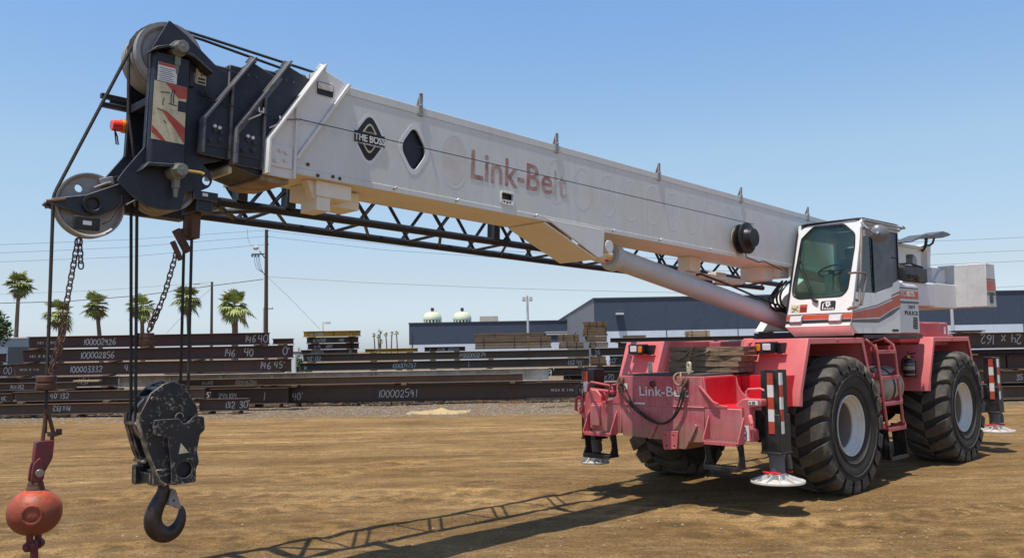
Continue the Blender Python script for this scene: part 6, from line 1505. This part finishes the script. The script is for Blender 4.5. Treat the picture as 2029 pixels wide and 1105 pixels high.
# utility poles
def util(label, px, ptop, D, r):
    g, z = base(px, ptop, D); o = thing('utility_pole', label, 'utility pole', g)
    b = MB(); b.cyl((0, 0, 0), (0, 0, z), r * 1.15, r * .8, n=12); b.build('pole', P['pole'], o); return o, g, z
up, ug, uz = util('tall wooden utility pole with a transformer and insulators right of the palms', 528, 455, 62, .145)
k = 62 / FPX
def loc(px, py, D, g): p = at(px, py, D); return Vector((p.x - g.x, 0, p.z))
b = MB(); q = loc(507, 491, 62, ug); b.ico(q, .22, 2, .0, (1.0, .6, .75)); b.cyl(q + Vector((.1, 0, .1)), q + Vector((-.1, 0, .22)), .05, n=8); b.build('lamp_or_transformer', P['metal_pole'], up, smooth=60)
b = MB()
q = loc(522, 504, 62, ug); q2 = loc(500, 503, 62, ug); b.box((q + q2) / 2, ((q - q2).length + .1, .1, .09)); b.tube([loc(514, 497, 62, ug), loc(528, 516, 62, ug)], .035, 6); b.build('crossarm', P['pole'], up)
b = MB()
for i, px in enumerate((500, 506, 512)):
    c = loc(px, 505, 62, ug); b.lathe([(.0, -.16), (.05, -.14), (.09, -.08), (.05, -.05), (.09, .0), (.05, .04), (0, .08)], c, n=12)
b.build('insulator', P['navy_edge'], up)
b = MB()
for i, px in enumerate((504, 508, 511, 514)):
    b = MB(); b.tube([loc(px, 508, 62, ug), loc(px + 1, 520, 62, ug), loc(px + 4, 532, 62, ug), loc(524, 542 + i, 62, ug)], .016, 5); b.build('drop_wire', P['wire'], up)
b = MB(); b.tube([loc(490, 453, 62, ug), loc(491, 472, 62, ug), loc(496, 484, 62, ug), loc(503, 489, 62, ug)], .010, 4); b.build('drop_wire', P['wire'], up)
for py in (457, 468.5, 484): c = loc(529.5, py, 62, ug); b = MB(); b.box(c, (.18, .1, .09)); b.build('wire_bracket', P['wire'], up)
up2, ug2, uz2 = util('shorter wooden pole with a lamp arm between the fourth and fifth palms', 420, 558, 75, .12)
k2 = 75 / FPX
b = MB(); b.tube([loc(419, 565, 75, ug2), loc(405, 563, 75, ug2), loc(392, 561.5, 75, ug2)], .04, 6); b.build('lamp_arm', P['metal_pole'], up2)
b = MB(); c = loc(389, 562, 75, ug2); b.box(c, (.55, .22, .14)); b.build('lamp_head', P['metal_pole'], up2, bevel=.05)
# overhead wires
def wire(label, pts, r=.012, grp='overhead wires'):
    ps = [at(px, py, D) for px, py, D in pts]
    g = ps[0].copy(); o = thing('power_line', label, 'power line', g, 0, grp)
    fine = []
    for i in range(len(ps) - 1):
        for j in range(8): fine.append(ps[i].lerp(ps[i + 1], j / 8) - g)
    fine.append(ps[-1] - g)
    b = MB(); b.tube(fine, r, 5); b.build('wire', P['wire'], o, smooth=60)
wire('uppermost of the three wires left of the tall pole', [(-600, 505, 62), (-20, 485.5, 62), (250, 475, 62), (529, 456, 62)]); wire('middle of the three wires left of the tall pole', [(-600, 524, 62), (-20, 502, 62), (250, 490, 62), (529, 468, 62)]); wire('lowest of the three wires left of the tall pole', [(-600, 540, 62), (-20, 519.5, 62), (250, 509, 62), (529, 484, 62)])
wire('upper of the two wires running right from the tall pole under the lattice jib', [(530, 468.5, 62), (760, 495, 62), (1190, 524, 62), (1600, 545, 62)]); wire('lower of the two wires running right from the tall pole', [(530, 484, 62), (760, 502, 62), (1190, 530, 62)]) if False else wire('topmost wire running right from the tall pole just below the lattice jib', [(530, 457, 62), (800, 488.5, 62), (1100, 502, 62), (1500, 520, 62)])
wire('thick sagging cable between the left edge and the tall pole', [(-600, 618, 62), (-20, 601, 62), (130, 597, 62), (280, 585, 62), (420, 566, 62), (522, 553, 62)], .028)
wire('thin pale wire above the thick sagging cable', [(-600, 606, 70), (-20, 584, 70), (200, 575, 70), (420, 559, 70)], .010); wire('faint wire crossing the sky above the low blue warehouse', [(530, 548, 90), (727, 560, 90), (1000, 571, 90), (1240, 577.5, 90), (1560, 584, 90)], .016)
wire('slanting guy wire going down right from the tall pole', [(532, 550, 62), (580, 596, 62), (634, 652, 62)], .010); wire('slanting guy wire going down left from the shorter pole', [(418, 572, 75), (385, 600, 75), (330, 660, 75)], .012)
wire('uppermost of the wires right of the cab', [(1500, 489, 70), (1780, 480, 70), (1900, 476, 70), (2050, 469, 70), (2600, 441, 70)]); wire('second of the wires right of the cab', [(1500, 517, 70), (1780, 507, 70), (2050, 495, 70), (2600, 467, 70)]); wire('third of the wires right of the cab', [(1500, 539, 70), (1780, 528, 70), (2050, 516, 70), (2600, 487, 70)]); wire('lowest of the wires right of the cab', [(1600, 586, 75), (1940, 571, 75), (2050, 565.5, 75), (2600, 537, 75)])

# ================================================================== PALMS AND GREENERY
P['frond'] = mat('palm_green', (.20, .24, .07), .6, var=.45, vscale=.6, c2=(.34, .32, .11), c2amt=.45, c2scale=1.0, spec=.3)
P['frond_bright'] = mat('palm_green_bright', (.27, .31, .09), .6, var=.4, vscale=.8, c2=(.34, .35, .12), c2amt=.5, c2scale=1.0)
P['frond_dry'] = mat('dry_palm_fronds', (.20, .14, .075), .85, var=.35, vscale=1.5)
P['trunk'] = mat('palm_trunk', (.15, .105, .075), .9, var=.25, vscale=3, bump=.4, bscale=8)
P['leaf'] = mat('bush_leaf', (.055, .10, .028), .6, var=.4, vscale=1.2, c2=(.12, .17, .05), c2amt=.4, c2scale=2)
def fan(b, base_, d, L, rnd, droop, n=9):
    """one fan frond: stalk and pointed leaflets that bend down at the tip"""
    up_ = Vector((0, 0, 1)); side = d.cross(up_)
    if side.length < .1: side = Vector((1, 0, 0))
    side.normalize(); nrm = side.cross(d).normalized()
    c = base_ + d * L * .42 - up_ * droop * L * .10
    b.bm.faces.new([b.bm.verts.new(q) for q in (base_ - side * .03, base_ + side * .03, c + side * .02, c - side * .02)])
    for i in range(n):
        a = (i / (n - 1) - .5) * 2.3
        dir_ = (d * math.cos(a) + side * math.sin(a)).normalized(); l = L * .58 * (1 - .16 * abs(a)) * rnd.uniform(.85, 1.1)
        w_ = side * math.cos(a) - d * math.sin(a)
        m_ = c + dir_ * l * .55 - up_ * droop * l * .12 + nrm * rnd.uniform(-.03, .03); t = c + dir_ * l - up_ * droop * l * (.42 + .2 * rnd.random())
        ww = l * .10
        v = [b.bm.verts.new(q) for q in (c, m_ - w_ * ww, t, m_ + w_ * ww)]
        b.bm.faces.new(v)
def palm(label, px, py, wpx, D, seed, lean=0, bright=False, skirt=.5, grp='palms behind the steel beams', nf=58, tr=.22, flat=1.0):
    p = at(px, py, D); k = D / FPX; Rr = wpx * k / 2 * 1.14
    gx = p.x - lean
    rnd = random.Random(seed); dm = rnd.uniform(.75, 1.5); flat *= rnd.uniform(.75, 1.1); az0 = rnd.uniform(0, 6.28)
    o = thing('palm_tree', label, 'palm tree', (gx, D, 0), 0, grp)
    z = p.z
    b = MB()
    pts = [(lean * (t / 8) ** 1.5, 0, (z - .1) * t / 8) for t in range(9)]
    b.tube(pts, [tr * (1.25 - .45 * t / 8) for t in range(9)], 10); b.build('trunk', P['trunk'], o, smooth=60)
    b = MB(); c = Vector((lean, 0, z))
    for i in range(nf):
        el = R(rnd.uniform(-48, 82)) if i % 4 else R(rnd.uniform(-15, 50)); az = rnd.uniform(0, 2 * math.pi) if i % 3 else az0 + rnd.gauss(0, .8)
        d = Vector((math.cos(az) * math.cos(el), math.sin(az) * math.cos(el), math.sin(el) * flat))
        fan(b, c + Vector((0, 0, rnd.uniform(-.25, .25))), d.normalized(), Rr * rnd.uniform(.72, 1.15), rnd, (.75 if el < .5 else .45) * dm)
    b.build('crown', P['frond_bright' if bright else 'frond'], o, smooth=0)
    b = MB()
    for i in range(int(22 * skirt) + 4):
        az = rnd.uniform(0, 2 * math.pi); el = R(rnd.uniform(-85, -45))
        d = Vector((math.cos(az) * math.cos(el), math.sin(az) * math.cos(el), math.sin(el)))
        fan(b, c - Vector((0, 0, rnd.uniform(0, .5))), d, Rr * rnd.uniform(.6, .95) * (.6 + skirt * .5), rnd, .5, 7)
    b.build('dry_skirt', P['frond_dry'], o, smooth=0)
    return o
palm('leftmost tall palm with a slim trunk and a brown beard of dead leaves', 38, 561, 56, 95, 1, .25, skirt=.9, tr=.21)
palm('second palm from the left, half behind the left crane rope', 116, 618, 60, 95, 2, -.5, skirt=.8)
palm('third palm from the left, standing clear between the ropes', 191, 604, 58, 95, 3, -.7, skirt=.4)
palm('fourth palm from the left, behind the pair of crane ropes', 281, 607, 56, 95, 4, -.2, skirt=.5)
palm('fifth palm from the left, beside the pole with the lamp arm', 371, 590, 60, 95, 5, -.4, skirt=.6)
palm('large bright green round palm left of the tall utility pole', 466, 603, 70, 88, 6, 0, True, .5, nf=80, tr=.3)
for i, (px, py, w_, lab) in enumerate(((741, 663, 10, 'tiny far palm leftmost in the distant cluster'), (753.5, 656, 11, 'tiny far palm tallest in the distant cluster'), (749, 666, 10, 'tiny far palm in the distant cluster, just right of the leftmost'), (755, 675.5, 9, 'tiny far palm lowest in the distant cluster'), (764.5, 661, 10, 'tiny far palm standing alone in the middle of the distant cluster'), (776.5, 660.5, 10, 'tiny far palm second from right in the distant cluster'), (785.5, 659, 10, 'tiny far palm rightmost in the distant cluster'))):
    palm(lab, px, py, w_, 380, 20 + i, .3 if i % 2 else -.4, skirt=.3, grp='distant palms', nf=22, tr=.26)
palm('single tiny palm between the left and the middle stacks', 592, 690, 7, 380, 40, 0, skirt=.3, grp=None, nf=18, tr=.2)
def leafy(name, label, cat, c, rad, n, m, size, seed, trunk=True, z0=0):
    rnd = random.Random(seed); o = thing(name, label, cat, (c[0], c[1], 0))
    b = MB()
    for i in range(n):
        d = Vector((rnd.gauss(0, 1), rnd.gauss(0, 1), rnd.gauss(0, 1))).normalized() * (rnd.random() ** .45)
        k_ = 1 + .35 * noise.noise(d * 2.2 + Vector((seed, 0, 0)))
        q = Vector((d.x * rad[0] * k_, d.y * rad[1] * k_, c[2] + d.z * rad[2] * k_))
        u_ = Vector((rnd.gauss(0, 1), rnd.gauss(0, 1), rnd.gauss(0, .6))).normalized(); v_ = u_.cross(Vector((rnd.gauss(0, 1), rnd.gauss(0, 1), rnd.gauss(0, 1)))).normalized()
        s = size * rnd.uniform(.6, 1.3)
        b.bm.faces.new([b.bm.verts.new(x) for x in (q - u_ * s, q + v_ * s * .45, q + u_ * s, q - v_ * s * .45)])
    b.build('crown', P[m], o, smooth=0)
    if trunk:
        b = MB(); b.tube([(0, 0, 0), (.05, 0, c[2] * .5), (0, .05, c[2])], [.14, .11, .06], 8)
        for i in range(5):
            a = rnd.uniform(0, 6.28); b.tube([(0, 0, c[2] * (.4 + .1 * i)), (rad[0] * .6 * math.cos(a), rad[1] * .6 * math.sin(a), c[2] + rad[2] * .2 * i * .3)], [.05, .02], 6)
        b.build('trunk', P['trunk'], o)
    return o
p = at(-12, 652, 60); leafy('leafy_tree', 'green leafy tree cut off by the left edge of the picture', 'tree', (p.x, 60, p.z), (1.05, 1.2, 1.25), 1500, 'leaf', .16, 5)
p = at(588, 712, 60); leafy('shrub', 'pale green shrub showing between the left stack and the middle stack', 'shrub', (p.x, 60, .9), (.55, .8, .9), 600, 'leaf', .13, 9, False)
p = at(582, 712, 50); o = thing('post', 'short grey post between the left stack and the middle stack', 'post', (p.x, 50, 0)); b = MB(); b.span((-.12, -.12, 0), (.12, .12, at(582, 709, 50).z + .2)); b.build('post', P['cab_shaded'], o)
p = at(640, 700, 200); o = thing('house', 'low grey roofed house far away between the stacks', 'building', (at(588, 697, 200).x, 200, 0)); b = MB(); b.span((-1.6, 0, 0), (2.5, 6, at(588, 699, 200).z - .2)); b.build('wall', P['cab_shaded'], o); b = MB(); b.span((-1.9, -.2, at(588, 699, 200).z - .19), (2.7, 6.2, at(588, 697, 200).z + .1)); b.build('roof', P['stripe_grey'], o)

# ================================================================== GROUND
import numpy as np
def axis(a, b_, st, far, gr=1.18):
    mid = list(np.arange(a, b_ + 1e-6, st)); lo, hi = [], []
    s = st; x = a
    while x > -far: s *= gr; x -= s; lo.append(x)
    s = st; x = b_
    while x < far: s *= gr; x += s; hi.append(x)
    return np.array(lo[::-1] + mid + hi)
xs = axis(-9.0, 9.5, .075, 3000); ys = axis(5.0, 24.0, .075, 3000)
X, Y = np.meshgrid(xs, ys)
rng = np.random.default_rng(3)
def vnoise(X, Y, sc, seed):
    r_ = np.random.default_rng(seed); G = r_.random((256, 256))
    x = X * sc + 1000.3; y = Y * sc + 1000.7
    xi = np.floor(x).astype(int); yi = np.floor(y).astype(int); fx = x - xi; fy = y - yi
    fx = fx * fx * (3 - 2 * fx); fy = fy * fy * (3 - 2 * fy)
    g = lambda i, j: G[(xi + i) % 256, (yi + j) % 256]
    return (g(0, 0) * (1 - fx) + g(1, 0) * fx) * (1 - fy) + (g(0, 1) * (1 - fx) + g(1, 1) * fx) * fy - .5
c_, s_ = math.cos(.12), math.sin(.12)
U_ = X * c_ + Y * s_; V_ = -X * s_ + Y * c_
Z = .045 * vnoise(U_, V_, .35, 1) + .018 * vnoise(U_ * .5, V_, 1.3, 2) + .014 * vnoise(U_ * .45, V_, 2.9, 3) + .014 * vnoise(U_, V_, 6.2, 4)
# tyre ruts: long shallow arcs with lug prints across them
def rut(pts, w, depth, lug, seed):
    global Z, TR
    pts = np.array(pts, float); t = np.linspace(0, 1, 90)
    P0, P1, P2 = pts; C = ((1 - t)[:, None] ** 2) * P0 + 2 * ((1 - t) * t)[:, None] * P1 + (t ** 2)[:, None] * P2
    seg = np.r_[0, np.cumsum(np.linalg.norm(np.diff(C, axis=0), axis=1))]
    best = np.full(X.shape, 1e9); S = np.zeros(X.shape)
    m = (X > C[:, 0].min() - 2) & (X < C[:, 0].max() + 2) & (Y > C[:, 1].min() - 2) & (Y < C[:, 1].max() + 2)
    xm, ym = X[m], Y[m]; bd_ = np.full(xm.shape, 1e9); bs = np.zeros(xm.shape)
    for (cx_, cy_), sg in zip(C, seg):
        d = (xm - cx_) ** 2 + (ym - cy_) ** 2; k_ = d < bd_; bd_[k_] = d[k_]; bs[k_] = sg
    d = np.sqrt(bd_); prof = np.clip(1 - (d / w) ** 4, 0, 1); edge = np.exp(-((d - w * 1.05) / .09) ** 2)
    nz_ = .55 + vnoise(xm, ym, 1.2, seed) * 1.2
    lugp = np.where(((bs / lug + d * .9) % 1) < .5, 1.0, -.55)
    pass; kk = np.clip(nz_ + .25, 0, 1); far_ = .3 if pts[:, 1].max() > 16 else .75; TR[m] += kk * (prof * (lugp * -.62 * far_ + .22) + edge * (.9 if far_ < .5 else .6))
    Z[m] += np.clip(nz_, 0, 1) * (prof * (lugp * depth * far_ - depth * .2) + edge * depth * .6)
TR = np.zeros_like(X)
rut([(-9, 9.0), (-4.5, 9.7), (-.5, 13.2)], .36, .022, .42, 11); rut([(-9, 10.9), (-5.2, 11.5), (-2.0, 15.6)], .36, .026, .42, 12); rut([(-6.5, 8.4), (-3.6, 9.2), (-1.8, 10.4)], .34, .020, .40, 13)
rut([(-9.0, 7.6), (-5.0, 8.6), (-2.2, 9.5)], .42, .028, .62, 21); rut([(-9, 12.6), (-3, 13.4), (4.5, 9.2)], .30, .016, .36, 22); rut([(-9, 22.5), (0, 21.4), (9, 23.4)], .5, .012, .5, 23); rut([(-9, 18.2), (0, 16.0), (9, 18.8)], .42, .016, .5, 14); rut([(-9, 20.6), (0, 19.2), (9, 21.6)], .42, .014, .5, 15); rut([(-9, 14.4), (-3, 14.0), (3, 17.6)], .40, .018, .46, 16); rut([(-2, 12.4), (2.0, 12.6), (3.2, 9.0)], .36, .014, .4, 17); rut([(9.5, 13), (7, 10.5), (2, 9.4)], .36, .016, .42, 18); rut([(9.5, 11.2), (7.4, 9.0), (3, 7.6)], .36, .014, .42, 19)
fade = np.clip(1 - np.maximum(np.abs(X) - 30, Y - 45) / 30, 0, 1); Z = Z * np.clip(fade, .0, 1) - .012
nx, ny = len(xs), len(ys)
me = bpy.data.meshes.new('ground')
co = np.stack([X, Y, Z], -1).reshape(-1, 3).astype(np.float32)
idx = np.arange(nx * ny).reshape(ny, nx)
q = np.stack([idx[:-1, :-1], idx[:-1, 1:], idx[1:, 1:], idx[1:, :-1]], -1).reshape(-1, 4).astype(np.int32)
me.vertices.add(nx * ny); me.vertices.foreach_set('co', co.ravel())
me.loops.add(q.size); me.loops.foreach_set('vertex_index', q.ravel())
me.polygons.add(len(q)); me.polygons.foreach_set('loop_start', np.arange(0, q.size, 4, dtype=np.int32)); me.polygons.foreach_set('loop_total', np.full(len(q), 4, dtype=np.int32))
me.update(); me.validate(); me.shade_smooth()
go = bpy.data.objects.new('ground', me); COL.objects.link(go); tag(go, 'bare brown dirt yard with tyre marks and a strip of grey gravel', None, None, 'structure')
gm = bpy.data.materials.new('dirt_yard'); gm.use_nodes = True
N = gm.node_tree.nodes; Lk = gm.node_tree.links; bs = N['Principled BSDF']
tc = N.new('ShaderNodeTexCoord'); sx = N.new('ShaderNodeSeparateXYZ'); Lk.new(tc.outputs['Object'], sx.inputs[0])
def nz(scale, det=6, rg=.62, stretch=None, rot=0):
    t = N.new('ShaderNodeTexNoise'); t.inputs['Scale'].default_value = scale; t.inputs['Detail'].default_value = det; t.inputs['Roughness'].default_value = rg
    if stretch:
        mp = N.new('ShaderNodeMapping'); mp.inputs['Scale'].default_value = stretch; mp.inputs['Rotation'].default_value = (0, 0, rot); Lk.new(tc.outputs['Object'], mp.inputs[0]); Lk.new(mp.outputs[0], t.inputs[0])
    else: Lk.new(tc.outputs['Object'], t.inputs[0])
    return t.outputs[0]
def mr(s, a, b_, c=0, d=1):
    t = N.new('ShaderNodeMapRange'); t.inputs[1].default_value = a; t.inputs[2].default_value = b_; t.inputs[3].default_value = c; t.inputs[4].default_value = d; Lk.new(s, t.inputs[0]); return t.outputs[0]
def mx(f, a, b_, mode='MIX'):
    t = N.new('ShaderNodeMix'); t.data_type = 'RGBA'; t.blend_type = mode
    for s, v in ((0, f), (6, a), (7, b_)):
        if isinstance(v, (int, float, tuple)): t.inputs[s].default_value = v
        else: Lk.new(v, t.inputs[s])
    return t.outputs[2]
def math_(op, a, b_):
    t = N.new('ShaderNodeMath'); t.operation = op
    for i, v in enumerate((a, b_)):
        if isinstance(v, (int, float)): t.inputs[i].default_value = v
        else: Lk.new(v, t.inputs[i])
    return t.outputs[0]
col = mx(mr(nz(.45, 8, .65, (.45, 1, 1), .12), .38, .62), (.275, .157, .056, 1), (.475, .295, .125, 1))
col = mx(mr(nz(2.2, 7, .7, (.35, 1.4, 1), .12), .42, .68, 0, .8), col, (.20, .118, .045, 1))
col = mx(mr(nz(3.4, 6, .7, (.5, 1.2, 1), -.1), .58, .72, 0, .55), col, (.52, .37, .20, 1))
col = mx(mr(nz(.8, 5, .75), .60, .74, 0, .5), col, (.36, .29, .19, 1))
g4 = math_('MULTIPLY', mr(nz(30, 6, .9), .32, .68, .34, 1.62), math_('MULTIPLY', mr(nz(6, 9, .88, (.8, 1.3, 1), .12), .3, .7, .66, 1.34), mr(nz(1.3, 10, .82, (.35, 1.4, 1), .14), .38, .5, .72, 1.08))); cc_ = N.new('ShaderNodeCombineColor')  # stretched noise darkens crevices in colour, where bump shading is weak
for i in range(3): Lk.new(g4, cc_.inputs[i])
col = mx(1.0, col, cc_.outputs[0], 'MULTIPLY')
vo = N.new('ShaderNodeTexVoronoi'); vo.inputs['Scale'].default_value = 26; Lk.new(tc.outputs['Object'], vo.inputs[0])
peb = mr(vo.outputs['Distance'], .10, .16, 1, 0); wsel = N.new('ShaderNodeTexWhiteNoise'); Lk.new(vo.outputs['Position'], wsel.inputs[0]); sel = mr(wsel.outputs[0], .80, .82)
col = mx(math_('MULTIPLY', math_('MULTIPLY', peb, sel), .75), col, (.42, .36, .28, 1))
ta = N.new('ShaderNodeAttribute'); ta.attribute_name = 'track'
tm = mr(ta.outputs['Fac'], -1, 1, .42, 1.55); tcx = N.new('ShaderNodeCombineColor')  # darker lug prints and lighter rims put the ruts' shading into colour
for i in range(3): Lk.new(tm, tcx.inputs[i])
col = mx(1.0, col, tcx.outputs[0], 'MULTIPLY')
vd = N.new('ShaderNodeTexVoronoi'); vd.inputs['Scale'].default_value = 15; Lk.new(tc.outputs['Object'], vd.inputs[0])
wd = N.new('ShaderNodeTexWhiteNoise'); Lk.new(vd.outputs['Position'], wd.inputs[0])
dk = math_('MULTIPLY', math_('MULTIPLY', mr(vd.outputs['Distance'], .16, .26, 1, 0), mr(wd.outputs[0], .72, .74)), mr(nz(1.1, 4, .7), .42, .6))
col = mx(math_('MULTIPLY', dk, .7), col, (.055, .034, .016, 1))  # dark specks painted in as the shadows of clods
# gravel strip along the stacks
edge = math_('ADD', sx.outputs[1], mr(nz(.35, 6, .7), .2, .8, -2.6, 2.6))
gf = mr(edge, 25.6, 28.2)
grav = mx(mr(nz(18, 5, .8), .3, .7), (.155, .108, .068, 1), (.37, .28, .195, 1)); gv = N.new('ShaderNodeTexVoronoi'); gv.inputs['Scale'].default_value = 9; Lk.new(tc.outputs['Object'], gv.inputs[0]); gbw = N.new('ShaderNodeSeparateColor'); Lk.new(gv.outputs['Color'], gbw.inputs[0]); gcc = N.new('ShaderNodeCombineColor'); gm_ = mr(gbw.outputs[0], 0, 1, .45, 1.5)
for i in range(3): Lk.new(gm_, gcc.inputs[i])
grav = mx(1.0, grav, gcc.outputs[0], 'MULTIPLY'); grav = mx(mr(nz(.9, 7, .75), .38, .62, 0, .75), grav, (.25, .175, .10, 1))
col = mx(gf, col, grav)
Lk.new(col, bs.inputs['Base Color']); bs.inputs['Roughness'].default_value = .95; bs.inputs['Specular IOR Level'].default_value = .15
hgt = math_('ADD', math_('MULTIPLY', nz(9, 8, .78, (.8, 1.2, 1), .1), .7), math_('MULTIPLY', nz(48, 5, .8), .42)); hgt = math_('ADD', hgt, math_('MULTIPLY', math_('MULTIPLY', peb, sel), .18))
bp_ = N.new('ShaderNodeBump'); bp_.inputs['Strength'].default_value = .9; bp_.inputs['Distance'].default_value = .12; Lk.new(hgt, bp_.inputs['Height']); Lk.new(bp_.outputs[0], bs.inputs['Normal'])
me.materials.append(gm)
at_ = me.attributes.new('track', 'FLOAT', 'POINT'); at_.data.foreach_set('value', np.clip(TR, -1, 1).astype(np.float32).ravel())
# loose stones on the dirt and along the gravel strip
b = MB(); rnd = random.Random(4)
def stone(x, y, r_):
    vs = [b.bm.verts.new(Vector((x, y, 0)) + Vector(v) * r_ * rnd.uniform(.7, 1.2)) for v in ((1, 0, .1), (-.2, .9, .0), (-.9, -.1, .1), (.1, -.9, .0), (.1, .1, .75), (0, 0, -.5))]
    for f in ((0, 1, 4), (1, 2, 4), (2, 3, 4), (3, 0, 4)): b.bm.faces.new([vs[i] for i in f])
for i in range(4200): stone(rnd.uniform(-19, 6), rnd.uniform(26.0, 34), rnd.uniform(.012, .042))
b.build('gravel', mat('gravel_stone', (.26, .22, .19), .9, var=.5, vscale=6), smooth=0); tag(bpy.data.objects['gravel'], 'grey gravel stones strewn along the foot of the beam stacks', None, None, 'stuff')
b = MB()
for i in range(6500):
    y = 5 + 21 * rnd.random() ** 1.3; stone(rnd.uniform(-.62 * y - 1, .62 * y + 1), y, rnd.choice((.006, .007, .008, .009, .010, .012, .018)) * rnd.uniform(.8, 1.3))
b.build('pebbles', mat('pebble', (.27, .19, .11), .9, var=.75, vscale=9), smooth=0); tag(bpy.data.objects['pebbles'], 'small pebbles and clods scattered over the brown dirt', None, None, 'stuff')
